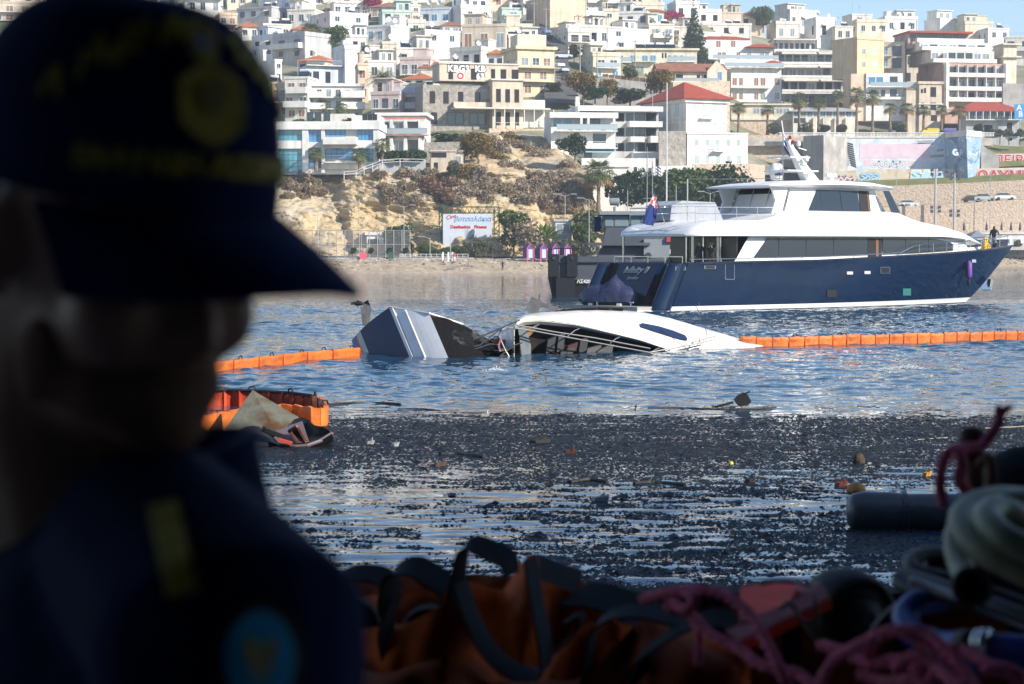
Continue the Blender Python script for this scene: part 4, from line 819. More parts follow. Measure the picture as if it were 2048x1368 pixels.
# ================================================================ RIGHT-HAND TERRACES, WALL PAINTINGS
def mural_mat(name, base, cols, sc, seed):
    m = bpy.data.materials.new(name); m.use_nodes = True; t = m.node_tree; p = t.nodes['Principled BSDF']; L = t.links.new; p.inputs['Roughness'].default_value = .9
    g = t.nodes.new('ShaderNodeNewGeometry'); mp = t.nodes.new('ShaderNodeMapping'); mp.inputs['Location'].default_value = (seed, 0, seed); L(g.outputs['Position'], mp.inputs['Vector'])
    out = None
    for k, c in enumerate(cols):
        n = t.nodes.new('ShaderNodeTexNoise'); n.inputs['Scale'].default_value = sc*(1+.6*k); n.inputs['Detail'].default_value = 3; n.inputs['Distortion'].default_value = 1.2
        m2 = t.nodes.new('ShaderNodeMapping'); m2.inputs['Location'].default_value = (17*k, 0, 9*k); L(mp.outputs[0], m2.inputs['Vector']); L(m2.outputs[0], n.inputs['Vector'])
        r = t.nodes.new('ShaderNodeValToRGB'); r.color_ramp.elements[0].position = .56; r.color_ramp.elements[1].position = .60; L(n.outputs['Fac'], r.inputs['Fac'])
        x = t.nodes.new('ShaderNodeMix'); x.data_type = 'RGBA'; L(r.outputs[0], x.inputs[0])
        if out is None: x.inputs[6].default_value = (*base, 1)
        else: L(out, x.inputs[6])
        x.inputs[7].default_value = (*c, 1); out = x.outputs[2]
    L(out, p.inputs['Base Color']); MATS[name] = m; return m
MURAL = mural_mat('mural_paint', (.66,.70,.74), [(.45,.58,.70), (.72,.74,.76), (.58,.62,.66)], .22, 3)
GRAF = mural_mat('graffiti_wall', (.62,.52,.38), [(.55,.42,.28), (.66,.60,.50), (.50,.55,.55)], .3, 40)
GRAFB = mural_mat('graffiti_bastion', (.30,.42,.55), [(.16,.26,.38), (.55,.62,.70)], .35, 90)
m1 = at(1645, 340, 420); m2 = at(1905, 340, 420); mt = at(1645, 276, 420)
MW = thing('mural_wall', 'long promenade wall painted with a pale blue and pink mural', 'wall', m1); hw = mt.z-m1.z; ww = m2.x-m1.x
MB().box(0, ww, 0, 2, -3, hw).build('wall', MURAL, MW); MB().box(-.3, ww, -.15, 2.2, hw+.003, hw+.35).build('coping', PL['o'], MW)
u = lambda px: (px-1645)/260*ww; zz = lambda py: at(1700, py, 420).z-m1.z
PINKP = mat('mural_pink', (.74,.58,.66), .9, var=.12, vscale=.5, coord='World'); 
MB().box(u(1719), u(1860), -.04, -.002, zz(316), zz(288)).build('pink_panel', PINKP, MW)
for k in range(11): # zebra leg stripes
    q = k/10; MB().obox((u(1683+9*q), -.02, zz(290+42*q)), (1.25-.5*q, 0, .3), (0, .012, 0), (-.05, 0, .16)).build('mural_stripe', GRG, MW)
    MB().obox((u(1697+10*q), -.02, zz(287+45*q)), (.9-.3*q, 0, -.25), (0, .012, 0), (.05, 0, .15)).build('mural_stripe', GRK, MW)
for px, py, w_, h_, c in ((1850, 284, 1.6, .35, GRG), (1845, 288, 2.3, .18, GRG), (1880, 300, .7, .3, GRG), (1872, 312, 1.6, .3, GRG), (1655, 288, 1.2, .6, GRL), (1660, 305, 1.5, 1.6, GRL), (1736, 324, .8, .6, GRP)):
    MB().obox((u(px), -.02, zz(py)), (w_, 0, h_*.3), (0, .01, 0), (0, 0, h_)).build('mural_shape', c, MW)
def squiggle(par, x_, z_, w_, h_, y, c1, c2, seed):
    rnd = random.Random(seed); n = max(3, int(w_/h_*1.3)); pts = []
    for i in range(n*8+1):
        q = i/(n*8); pts.append(Vector((x_-w_/2+w_*q+.22*h_*math.sin(i*1.57+seed), y, z_+.42*h_*math.sin(i*.785+seed)*(1 if (i//8) % 2 else .75)+.1*h_*rnd.uniform(-1, 1))))
    for k, (c, r_) in enumerate(((c2, .15*h_), (c1, .09*h_))):
        P = [[p+Vector((0,-.01-.02*k,0))+Vector((math.cos(j*1.5708), 0, math.sin(j*1.5708)))*r_ for j in range(4)] for p in pts]; mb = MB()
        for p in pts: mb.add([p+Vector((math.cos(j*1.0472)*r_, -.01-.02*k, math.sin(j*1.0472)*r_)) for j in range(6)], [(0,1,2,3,4,5)])
        for a_, b_ in zip(pts, pts[1:]):
            d = (b_-a_); nn_ = Vector((-d.z, 0, d.x)).normalized()*r_; o_ = Vector((0,-.012-.02*k,0)); mb.add([a_-nn_+o_, b_-nn_+o_, b_+nn_+o_, a_+nn_+o_], [(0,1,2,3)])
        mb.build('graffiti', c, par)
squiggle(MW, u(1668), zz(330), 5, 1.5, 0, GRW, GRG, 1); squiggle(MW, u(1770), zz(328), 6, 1.6, 0, GRW, GRG, 2); squiggle(MW, u(1812), zz(326), 4, 1.4, 0, GRW, GRP, 3)
# balustrade: slats joined (each about 2 px)
BL = thing('balustrade', 'white slatted balustrade along the palm promenade', 'balustrade', m1)
mb = MB(); n = 150
for k in range(n): X = lerp(-9, ww+8.5, k/(n-1)); mb.box(X, X+.16, .2, .4, hw+.36, hw+1.05)
o = mb.build('baluster', PL['w'], BL); o['kind'] = 'stuff'
MB().box(-9.2, ww+8.8, .1, .5, hw+1.053, hw+1.2).build('rail', PL['w'], BL)
wallstrip('retaining_wall', 'ochre retaining wall with balustrade left of the mural', 'wall', [1494, 1560, 1606], [270, 270, 271], [345, 345, 345], [424]*3, STONE)
o = MB().box(-46, ww+9, 2.3, 26, hw-1.5, hw+.1).build('promenade', PAVE, None, loc=m1); tag(o, kind='structure')
# shaded return wall left of the mural, bastion, side walls
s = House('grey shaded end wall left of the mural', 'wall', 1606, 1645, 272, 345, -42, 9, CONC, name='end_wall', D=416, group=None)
a = at(1900, 338, 416); T = at(1900, 274, 416).z-a.z; w_ = at(1963, 338, 416).x-a.x
BS = thing('bastion', 'prow shaped blue painted bastion at the end of the mural wall', 'wall', a)
MB().add([(0,3,-2),(w_*.52,-1.5,-2),(w_,2.5,-2),(w_,9,-2),(0,9,-2),(-.2,2.8,T),(w_*.40,-3.2,T),(w_+.3,1.5,T),(w_,9,T),(0,9,T)], [(0,1,6,5),(1,2,7,6),(2,3,8,7),(3,4,9,8),(4,0,5,9),(5,6,7,8,9)]).build('wall', GRAFB, BS)
MB().prism([(-.3,2.9,T+.01),(w_*.40,-3.4,T+.01),(w_+.4,1.4,T+.01),(w_+.4,9,T+.01),(-.3,9,T+.01)], (0,0,1.2)).build('parapet', PL['w'], BS, recalc=True)
graffiti(BS, 'GRE', w_*.28, T*.5, 1.8, -1.6, GRW, GRB)
wallstrip('ramp_wall', 'pale ramp wall sloping down beside the bastion', 'wall', [1962, 1998], [289, 312], [338, 336], [418, 418], CONC)
xs = [1655, 1700, 1755, 1850, 1960, 2080, 2300]
wallstrip('graffiti_wall', 'long low graffiti wall under the mural', 'wall', xs, [345, 341, 338, 338, 337, 334, 326], [372, 368, 366, 364, 360, 356, 348], [417]*7, GRAF)
wallstrip('graffiti_wall', 'short red lettered wall above the grass on the right', 'wall', [1996, 2060, 2200], [309, 306, 300], [334, 332, 328], [422]*3, GRAF)
GT = thing('wall_lettering', 'red painted lettering on the long low graffiti wall', 'lettering', at(2000, 352, 416.9))
g1 = graffiti(GT, 'ΟΛΥΜΠΙΑ', 2.6, .05, 2.6, -.02, GRR, GRP, (1.15, 1, 1), .03, .07)
GT2 = thing('wall_lettering', 'red painted lettering on the short wall on the right', 'lettering', at(1998, 320, 421.9)); graffiti(GT2, 'ΠΕΙΡΑ', 3.0, 0, 2.5, -.02, GRR, GRW, (1.05, 1, 1), .03, .08)
GT3 = thing('wall_lettering', 'light blue block lettering in the middle of the low graffiti wall', 'lettering', at(1855, 351, 416.9)); graffiti(GT3, 'SAB', 0, 0, 2.3, -.02, GRL, GRW, (1.6, 1, 1), .06, .14)
GT4 = thing('wall_lettering', 'blue bubble lettering left on the low graffiti wall', 'lettering', at(1738, 354, 416.9)); squiggle(GT4, 0, 0, 3.6, 2.0, -.02, GRL, GRB, 4)
GT5 = thing('wall_lettering', 'red and white bubble lettering beside the radar mast', 'lettering', at(1680, 357, 416.7)); squiggle(GT5, 0, 0, 6.5, 1.5, -.02, GRW, GRR, 5)
GT6 = thing('wall_lettering', 'pink bubble lettering behind the floodlight masts', 'lettering', at(1912, 350, 416.9)); squiggle(GT6, 0, 0, 8, 1.9, -.02, GRP, GRL, 6)
# blue AB sign at right edge
a = at(2040, 236, 436); SG = thing('sign_board', 'blue sign board with white letters at the right edge', 'sign', a)
MB().box(-1.2, 1.4, 0, .25, -.2, 3.0).build('board', mat('sign_blue', (.04,.30,.62), .5), SG); put_text('lettering', 'A', 1.7, FRAMEW, SG, (-.2, -.02, 2.2), (R(90), 0, 0), .01, .05); put_text('lettering', 'B', 1.7, FRAMEW, SG, (.1, -.02, .8), (R(90), 0, 0), .01, .05); MB().box(-.1, .1, .05, .2, -4, -.203).build('post', STEEL, SG)
# ================================================================ VEGETATION
BARK = mat('bark', (.16,.11,.075), .95, var=.4, vscale=3, bump=.6, bscale=6); PBARK = mat('palm_bark', (.24,.17,.11), .95, var=.4, vscale=4, bump=.8, bscale=8)
LG = leafmat('leaf_green', (.04,.075,.02), (.13,.18,.05)); LD = leafmat('leaf_dark', (.02,.045,.016), (.06,.10,.035)); LO = leafmat('leaf_olive', (.06,.075,.035), (.16,.18,.10)); LY = leafmat('leaf_autumn', (.10,.075,.02), (.30,.20,.05))
LB = leafmat('dry_brush', (.28,.215,.14), (.42,.33,.22), .9, .35); LB2 = leafmat('dry_brush_grey', (.30,.235,.165), (.42,.34,.25), .9, .35); LM = leafmat('bougainvillea', (.28,.02,.09), (.55,.06,.18)); LR = leafmat('russet_brush', (.20,.11,.07), (.33,.21,.14)); LP = leafmat('palm_leaf', (.06,.085,.03), (.19,.22,.08)); LPD = leafmat('palm_dead', (.25,.15,.07), (.40,.28,.15))
LBN = leafmat('banana_leaf', (.05,.10,.02), (.16,.24,.06))
def blob_leaves(blobs, n, size, shell=.75):
    n = int(n*1.35); size *= 1.75
    C = []; S = []
    tot = sum(b[3]*b[4]*b[5] for b in blobs)**1
    for (x, y, z, rx, ry, rz) in blobs:
        k = max(20, int(n*(rx*ry*rz)/tot)); d = np.random.normal(size=(k, 3)); d /= np.linalg.norm(d, axis=1)[:, None]
        r = np.random.uniform(0, 1, k)**(1/3.)*(1-shell)+shell*np.random.uniform(.75, 1.06, k)
        lump = 1+.18*np.sin(d[:, 0]*7+x*3)*np.cos(d[:, 2]*6+z*2+d[:, 1]*5)
        C.append(np.array([x, y, z])+d*(r*lump)[:, None]*np.array([rx, ry, rz])); S.append(np.random.uniform(.6, 1.3, k)*size)
    return cloud_quads(np.concatenate(C), np.concatenate(S))
def tree_mesh(h, r, n, leaf, trunk_h=.35, seed=0, nb=7, flat=1.0, size=.16, cone=False):
    rnd = random.Random(seed); bl = []; mb = MB(); th = h*trunk_h
    mb.tube([(0,0,-.5), (rnd.uniform(-.05,.05)*h, 0, th*.6), (rnd.uniform(-.06,.06)*h, 0, th*1.15)], [.05*r+.06, .04*r+.05, .03*r+.03], 6)
    for k in range(nb):
        q = k/(nb-1) if nb > 1 else .5
        if cone: zc = lerp(th, h*.97, q); rr = r*(1.08-q)*rnd.uniform(.8, 1.1); bl.append((rnd.uniform(-.12,.12)*r, rnd.uniform(-.12,.12)*r, zc, rr, rr, h*.11))
        else:
            a = rnd.uniform(0, 6.28); d = rnd.uniform(.1, .6)*r; zc = lerp(th+.25*r, h-.35*r, rnd.random()); rr = r*rnd.uniform(.38, .62)
            bl.append((math.cos(a)*d, math.sin(a)*d, zc, rr, rr, rr*flat*.85)); mb.tube([(0,0,th*.9), (math.cos(a)*d*.7, math.sin(a)*d*.7, zc-.2*rr)], [.03*r+.02, .01*r+.01], 4)
    V, Q = blob_leaves(bl, n, size); return mb.mesh('trunk', BARK), quads_mesh('crown', V, Q, leaf)
def place_tree(meshes, label, cat, loc, scale=1.0, name='tree', group=None, rz=None, sxy=1.0):
    t = thing(name, label, cat, loc, random.uniform(0, 6) if rz is None else rz, group); t.scale = (scale*sxy, scale*sxy, scale)
    link('trunk', meshes[0], t); link('crown', meshes[1], t); return t
def palm_meshes(h, nf, fl, seed, feather=False, dead=True):
    rnd = random.Random(seed); tb = MB(); k = 9; prof = [(lerp(.34, .2, i/k)*(1.15 if i % 2 else .95), h*i/k) for i in range(k+1)]; prof[0] = (.4, -.5); prof[-1] = (.34, h); tb.lathe(prof, 8)
    fb = MB(); db = MB()
    for i in range(nf):
        a = i*2.399; el = lerp(1.25, -.75, (i/(nf-1))**.8); tgt = fb if el > -.4 or not dead else db
        L_ = fl*rnd.uniform(.8, 1.1); dirv = Vector((math.cos(a), math.sin(a), 0)); p = Vector((0, 0, h)); pts = []
        e = el+.25
        for s_ in range(7): pts.append(p.copy()); p += (dirv*math.cos(e)+Vector((0,0,math.sin(e))))*L_/6; e -= (.16 if feather else .13)+.05*s_*.5
        side = Vector((-dirv.y, dirv.x, 0))
        if feather:
            for s_ in range(1, 7):
                for q in (0, .5):
                    c = pts[s_-1].lerp(pts[s_], q); t_ = (pts[s_]-pts[s_-1]).normalized(); ll = L_*.24*math.sin(math.pi*(s_+q)/7.2)+.05
                    for sg in (-1, 1):
                        tip = c+side*sg*ll+t_*ll*.7-Vector((0,0,ll*.35)); tgt.add([c-t_*.05, c+t_*.08, tip], [(0,1,2)])
            tgt.tube(pts, .025, 3)
        else:   # fan palm: stem then radiating blades
            c = pts[3]; tgt.tube(pts[:4], .03, 3); t_ = (pts[4]-pts[3]).normalized(); nrm = t_.cross(side)
            for b in range(9):
                an = lerp(-1.35, 1.35, b/8); d = t_*math.cos(an)+side*math.sin(an); ll = L_*.5*(1-.15*abs(an)); w_ = side*math.cos(an)-t_*math.sin(an)
                tgt.add([c, c+d*ll*.55+w_*.07*L_*.5, c+d*ll-Vector((0,0,ll*.28)), c+d*ll*.55-w_*.07*L_*.5], [(0,1,2,3)])
    return tb.mesh('trunk', PBARK), fb.mesh('crown', LP), (db.mesh('dead_frond', LPD) if db.f else None)
def place_palm(ms, label, loc, scale=1.0, group=None, sz=None):
    t = thing('palm_tree', label, 'palm tree', loc, random.uniform(0, 6), group); t.scale = (scale, scale, sz or scale); link('trunk', ms[0], t); link('crown', ms[1], t)
    if ms[2]: link('dead_frond', ms[2], t)
    return t
FAN = [palm_meshes(6.5, 46, 2.3, 3), palm_meshes(6.5, 40, 2.2, 11), palm_meshes(6.5, 42, 2.4, 5)]
DATE = palm_meshes(9.5, 60, 3.6, 8, True); FANBIG = palm_meshes(5.5, 60, 3.4, 21); FANSM = palm_meshes(2.2, 34, 1.9, 31, dead=False)
# promenade palms (fan palms along the balustrade)
PALMROW = [(1477, 268, 212), (1535, 268, 216), (1598, 268, 195), (1637, 266, 200), (1675, 264, 188), (1713, 268, 186), (1745, 268, 188), (1780, 268, 212), (1813, 268, 214), (1847, 268, 218), (1883, 268, 216), (1918, 268, 218)]
ORD = ['first', 'second', 'third', 'fourth', 'fifth', 'sixth', 'seventh', 'eighth', 'ninth', 'tenth', 'eleventh', 'twelfth']
for k, (px, pb, pt) in enumerate(PALMROW):
    p = at(px, pb, 432); hh = at(px, pt, 432).z-p.z; place_palm(FAN[k % 3], f'fan palm on the promenade, {ORD[k]} from the left in the row', p, 1.0, 'promenade palms', hh/7.2)
p = at(765, 232, DD(765, 232)-4); place_palm(DATE, 'tall date palm with drooping fronds in front of the pink house', p, 1.0, None, (at(765, 150, p.y).z-p.z)/10.5)
p = at(622, 112, DD(622, 112)-5); place_palm(FANBIG, 'shaggy fan palm with brown skirt beside the green pine', p, .9, None, (at(622, 58, p.y).z-p.z)/6.5)
p = at(1197, 420, 296); place_palm(FANBIG, 'broad fan palm at the right foot of the cliff', p, .95, None, .95)
for px, pb, lb in ((647, 233, 'small fan palm in front of the long white balcony block'), (720, 336, 'young fan palm before the blue glass offices'), (632, 335, 'dark young palm by the office wall'), (765, 316, 'young palm at the corner of the coral slab house'), (683, 240, 'small palm on the office roof terrace')):
    place_palm(FANSM, lb, at(px, pb, (DD(px, pb)-4) if pb < 300 else 299), .9)
# trees
T_PINE = tree_mesh(8.5, 4.0, 2600, LG, .2, 2, 11); T_ROUND = tree_mesh(7, 3.4, 2200, LG, .25, 4, 9); T_DARK = tree_mesh(7, 3.0, 2200, LD, .18, 9, 9); T_OLIVE = tree_mesh(5.5, 3.2, 2000, LO, .2, 12, 8)
T_AUT = tree_mesh(6.5, 3.6, 2000, LY, .25, 15, 9); T_CON = tree_mesh(14, 3.0, 3600, LD, .05, 17, 11, cone=True); T_POP = tree_mesh(9, 2.6, 2600, LG, .22, 19, 10); T_BALL = tree_mesh(2.6, .8, 500, LD, .5, 23, 4, size=.12); T_BARE = tree_mesh(5.5, 2.6, 420, LB2, .3, 27, 9); T_YOUNG = tree_mesh(4.2, 1.3, 500, LO, .42, 29, 5, size=.13)
def tr(ms, px, pb, pt, label, Y=None, sxy=1.0, ref=7.0, cat='tree', name='tree', group=None):
    Y = Y or DD(px, pb)-3; p = at(px, pb, Y); h = at(px, pt, Y).z-p.z; return place_tree(ms, label, cat, p, h/ref, name, group, None, sxy)
tr(T_PINE, 664, 112, 52, 'bushy green pine above the beige house with orange roof', ref=8.5, sxy=1.25)
tr(T_PINE, 735, 120, 90, 'smaller green pine beside the small offwhite rooftop house', ref=8.5, sxy=1.3)
tr(T_ROUND, 1526, 62, 14, 'round green tree on the skyline', sxy=1.1); tr(T_CON, 1388, 132, 12, 'tall dark conifer in the middle of the slope', DD(1388, 130)-12, 1.25, 14)
wallstrip('concrete_wall', 'pale concrete wall at the right edge above the restaurant', 'wall', [2006, 2100], [166, 170], [215, 215], [452]*2, CONC)
tr(T_AUT, 1166, 205, 146, 'yellow green autumn tree at the bottom of the street', 366, 1.2, 6.5); tr(T_AUT, 1215, 206, 160, 'thin autumn tree in front of the shaded garden wall', 366, 1.0, 6.5); tr(T_AUT, 1322, 200, 142, 'brownish autumn tree left of the low veranda house', 358, 1.1, 6.5)
tr(T_OLIVE, 1262, 158, 132, 'grey green olive tree above the wooden fence', 374, 1.4, 5.5); tr(T_BARE, 1342, 96, 60, 'leafless tree behind the long cream house', None, 1.1, 5.5)
tr(T_DARK, 1190, 205, 168, 'dark shaded tree in the gully below the street', 360, 1.6); tr(T_DARK, 1260, 212, 172, 'dark tree in shade below the wooden fence', 358, 2.2); tr(T_DARK, 1148, 122, 88, 'dark tree beside the street and telegraph poles', None, 1.0); tr(T_DARK, 1110, 190, 160, 'small dark tree by the parked cars below the yellow house', None, 1.3)
tr(T_DARK, 1150, 318, 262, 'dark evergreen at the left corner of the white modern house', 304, 1.0); tr(T_DARK, 1128, 306, 272, 'shorter dark evergreen on the cliff edge', 303, 1.1)
tr(T_AUT, 955, 330, 268, 'large olive brown tree on the cliff below the ruin', 303, 1.25, 6.5); tr(T_DARK, 905, 305, 262, 'dark shaded undergrowth at the foot of the ruin', 316, 2.6, 7, 'bush', 'bush')
tr(T_OLIVE, 905, 348, 322, 'grey green bush beside the pavilion', 298, 1.2, 5.5, 'bush', 'bush')
for px, w, lb in ((620, .9, 'roof garden trailing over the left of the office cornice'), (718, .9, 'roof garden trailing over the right of the office cornice')):
    p = at(px, 246, 304.2); t = thing('trailing_plant', lb, 'plant', p); V, Q = blob_leaves([(k*.7, -.3, -.1+.25*math.sin(k*2), .7, .5, .5) for k in range(-3, 4)], 700, .14); link('foliage', quads_mesh('foliage', V, Q, LG), t)
p = at(690, 286, 301); t = thing('trailing_plant', 'green creeper hanging from the office balcony', 'plant', p); V, Q = blob_leaves([(k*.7, 0, -.1-.3*abs(math.sin(k)), .7, .4, .6) for k in range(-3, 4)], 700, .14); link('foliage', quads_mesh('foliage', V, Q, LG), t)
def hedge(label, px0, px1, py, Y, h, m, name='hedge', cat='hedge', n=1200, size=.15):
    a, b = at(px0, py, Y), at(px1, py, Y); t = thing(name, label, cat, a); k = max(3, int((b-a).length/h*1.3))
    V, Q = blob_leaves([((b.x-a.x)*(i+.5)/k, random.uniform(-.2,.2), h*.5+random.uniform(-.1,.15)*h, h*.75, h*.55, h*random.uniform(.45, .62)) for i in range(k)], n, size); link('foliage', quads_mesh('foliage', V, Q, m), t); return t
hedge('dark green hedge on the roof left of the ruin', 788, 862, 168, 392, 1.6, LG); hedge('green hedge on the white rooftop in the upper middle', 800, 850, 76, 440, 1.9, LG); hedge('dark clipped hedge below the coral slab house', 760, 848, 320, 299.5, 1.3, LD)
hedge('pink bougainvillea at the top edge', 732, 757, 12, DD(745, 20)-4, 1.6, LM, 'bougainvillea', 'bush'); hedge('dark red bougainvillea left of the conifer', 1332, 1362, 40, DD(1345, 45)-6, 2.0, LM, 'bougainvillea', 'bush')
hedge('large dark evergreen hedge behind the lamp posts right of the cliff', 1235, 1330, 402, 299, 4.2, LD, n=2600, size=.2); hedge('dense green hedge behind the yacht flag', 1318, 1395, 408, 300, 4.4, LG, n=2600, size=.2); hedge('dark hedge left of the yacht hardtop', 1395, 1468, 410, 302, 5.0, LD, n=2600, size=.2)
hedge('green bushes at the foot of the terrace wall', 1332, 1420, 372, 309, 2.4, LG, n=1600)
for px, lb in ((1615, 'bush below the first glazed shop'), (1650, 'bush between the third and fourth promenade palm'), (1686, 'dark bush beside the fifth promenade palm'), (1548, 'shrub beside the second promenade palm'), (1800, 'small tree by the stone wall behind the eighth palm'), (1955, 'dark round tree before the restaurant')):
    tr(T_DARK if px > 1640 else T_OLIVE, px, 270, 246, lb, 430, 1.3, 7 if px > 1640 else 5.5)
for k, px in enumerate((1985, 2000, 2018, 2040)): tr(T_YOUNG, px, 286, 258, f'young street tree below the restaurant, {ORD[k]} from the bastion', 428, 1.5, 4.2, group='street trees below the restaurant')
# beach-side greenery
tr(T_POP, 1028, 515, 412, 'tall light green tree right of the cinema screen', 284, 1.15, 9); tr(T_POP, 1168, 512, 412, 'tall tree between the kiosk and the grey patrol boat', 285, 1.1, 9); tr(T_DARK, 796, 520, 440, 'dark tree behind the sports net', 287, 1.0)
tr(T_BARE, 1050, 515, 440, 'slender tree with thin foliage beside the tall light green tree', 282, 1.2, 5.5)
for k, (px, sc) in enumerate(((848, 1), (868, .9), (888, 1.1), (908, .9), (926, 1), (944, 1))): tr(T_DARK if k % 2 else T_ROUND, px, 522, 488+4*(k % 3), f'rounded shrub below the cinema screen, {ORD[k]} from the left', 283.5, 1.25, 7, group='shrubs below the cinema screen')
for k, px in enumerate((706, 742, 778, 810)): tr(T_BALL, px, 520, 493, f'ball shaped sapling on the promenade, {ORD[k]} from the left', 280, 1.0, 2.6, group='ball saplings')
for k, px in enumerate((930, 938, 952, 962, 972, 985)): tr(T_YOUNG, px, 518, 484, f'thin young tree in front of the cinema screen, {ORD[k]} from the left', 280.5, .8, 4.2, group='thin young trees')
t = thing('banana_plant', 'banana plant with broad leaves right of the tall light green tree', 'plant', at(1090, 490, 284)); fb = MB()
for i in range(22):
    a = i*2.4; e = lerp(1.3, .3, i/21); d = Vector((math.cos(a)*math.cos(e), math.sin(a)*math.cos(e), math.sin(e))); s_ = Vector((-math.sin(a), math.cos(a), 0))*.35; c = Vector((0,0,.8)); L_ = 3.4
    fb.add([c, c+d*L_*.5+s_, c+d*L_-Vector((0,0,.7)), c+d*L_*.5-s_], [(0,1,2,3)])
fb.build('leaf', LBN, t); MB().tube([(0,0,-1),(0,0,1.2)], .2, 6).build('stem', LBN, t)
hedge('mixed shrubs behind the beach huts', 1058, 1190, 512, 284, 2.0, LO, n=2200); hedge('low green shrubs behind the patrol boat', 1190, 1300, 470, 292, 2.5, LG, n=1600)
for k, px in enumerate((1958, 1975, 2004, 2035)): tr(T_YOUNG, px, 506, 480, f'young tree before the beach bar, {ORD[k]} from the left', 391, 1.3, 4.2, group='young trees at the beach bar')
# dry shrubs on the cliff: four shared meshes
SHR = []
for k, (m_, n_) in enumerate(((LB, 900), (LB2, 900), (LR, 800), (LB, 700), (LB2, 800), (LY, 600))):
    rnd = random.Random(k); bl = [(rnd.uniform(-.7,.7), rnd.uniform(-.3,.3), rnd.uniform(.2,.9), rnd.uniform(.4,.7), rnd.uniform(.4,.6), rnd.uniform(.35,.6)) for _ in range(6)]; V, Q = blob_leaves(bl, n_, .075, .55); SHR.append(quads_mesh('foliage', V, Q, m_))
def shrub(px, py, r, k, label, group):
    q = cliff_point(px, py); q.y -= .2; o = link('dry_shrub', SHR[k], None, q-Vector((0, 0, r*.5)), (0, 0, random.uniform(-.5, .5)), (r*random.uniform(.85, 1.2), r, r*random.uniform(.8, 1.15))); return tag(o, label, 'shrub', group)
rs = random.Random(5)
spots = [(572, 368), (588, 372), (603, 362), (618, 378), (632, 368), (650, 358), (662, 352), (675, 362), (600, 392), (612, 356), (640, 380), (577, 392), (770, 376), (780, 388), (776, 400), (812, 380), (820, 396), (826, 370), (840, 362), (800, 352), (815, 350), (835, 348), (850, 352), (862, 345), (760, 350)]
for px, py in spots: shrub(px, py, rs.uniform(1.0, 1.8), rs.choice([0, 0, 1, 3]), 'tan dry shrub growing on the left half of the ochre cliff', 'dry shrubs on the left of the cliff')
for px, py in [(858, 370), (870, 382), (884, 376), (896, 388), (880, 396), (905, 370), (866, 360), (890, 362), (902, 400)]: shrub(px, py, rs.uniform(1.2, 2.0), 2, 'russet flowering shrub in the middle of the ochre cliff', 'russet shrubs on the cliff')
for px, py in [(940, 300), (1000, 300), (1020, 285), (1045, 292), (1060, 300), (1075, 308), (1090, 296), (1022, 330), (918, 400), (930, 385), (945, 372), (960, 365), (975, 380), (985, 366), (1000, 372), (1012, 384), (1040, 378), (1055, 366), (1068, 382), (1080, 372), (1092, 384), (1104, 370), (1116, 380), (1130, 372), (1142, 386), (1150, 362), (1125, 350), (1110, 396), (1090, 402), (1072, 396), (1130, 400), (1120, 412), (1145, 404), (1140, 418), (968, 392), (1048, 398), (1132, 332), (1060, 352), (1090, 356), (960, 345), (1160, 380)]:
    shrub(px, py, rs.uniform(1.1, 2.0), rs.choice([0, 1, 1, 4, 4, 3]), 'grey brown dry shrub growing on the right half of the ochre cliff', 'dry shrubs on the right of the cliff')
for px, py in [(990, 290), (1020, 275), (975, 310), (940, 340), (925, 345), (1000, 318)]: shrub(px, py, rs.uniform(1.2, 1.9), 5, 'yellowish shrub on the upper cliff below the ruin', 'yellow shrubs below the ruin')
# railing on cliff top
t = thing('stair_railing', 'white handrail running along the grassy cliff edge', 'railing', at(688, 356, 297)); rl = [(688, 356), (712, 354), (728, 346), (745, 340), (765, 332), (800, 330), (850, 331)]
pts = [at(px, py, 297)-t.location for px, py in rl]
for dz in (.9, .5): MB().tube([p+Vector((0,0,dz)) for p in pts], .05, 4).build('rail', FRAMEW, t)
for p in pts: MB().tube([p-Vector((0,0,.3)), p+Vector((0,0,.9))], .05, 4).build('post', FRAMEW, t)
# ================================================================ CARS
CARP = {}
def car_meshes():
    body = MB(); prof = [(-2.1,.35),(-2.1,.75),(-1.9,.92),(-1.0,1.0),(1.35,1.0),(2.0,.85),(2.1,.6),(2.1,.35)]
    body.prism([(x, -.85, z) for x, z in prof], (0, 1.7, 0)); cab = MB(); cp = [(-1.75,.98),(-1.15,1.42),(.45,1.45),(1.15,1.0)]; cab.prism([(x, -.74, z) for x, z in cp], (0, 1.48, 0))
    roof = MB(); roof.box(-1.1, .42, -.70, .70, 1.44, 1.48); wh = MB(); wh.lathe([(.15,-.1),(.32,-.1),(.32,.1),(.15,.1)], 12, 'y'); return body, cab, roof, wh.mesh('wheel', mat('tyre', (.02,.02,.02), .8))
_b, _c, _r, WHEEL = car_meshes(); GLM = _c.mesh('cabin', GLASSD)
def car(label, loc, rz, col, cn, group=None, scale=1.0):
    m = mat('car_paint_'+cn, col, .25, coat=.5); t = thing('parked_car', label, 'car', loc, rz, group); t.scale = (scale,)*3
    if cn not in CARP: CARP[cn] = (_b.mesh('body', m), _r.mesh('car_roof', m))
    link('body', CARP[cn][0], t); link('cabin', GLM, t); link('car_roof', CARP[cn][1], t)
    for x in (-1.3, 1.3):
        for y in (-.8, .8): link('wheel', WHEEL, t, (x, y, .32))
    return t
for px, py, c, cn, lb, sc in ((1816, 415, (.7,.7,.7), 'white', 'white car showing only its roof above the stone wall', 1), (1944, 404.5, (.02,.02,.022), 'black', 'black car leftmost of the three parked behind the stone wall', .95), (1968, 403, (.42,.46,.50), 'silver', 'silver car in the middle of the three parked cars', 1.05), (2008, 401, (.78,.78,.78), 'white', 'white car rightmost of the three parked cars', 1.05)):
    p = at(px, py, 403); car(lb, p, R(2), c, cn, 'cars on the upper road', sc)
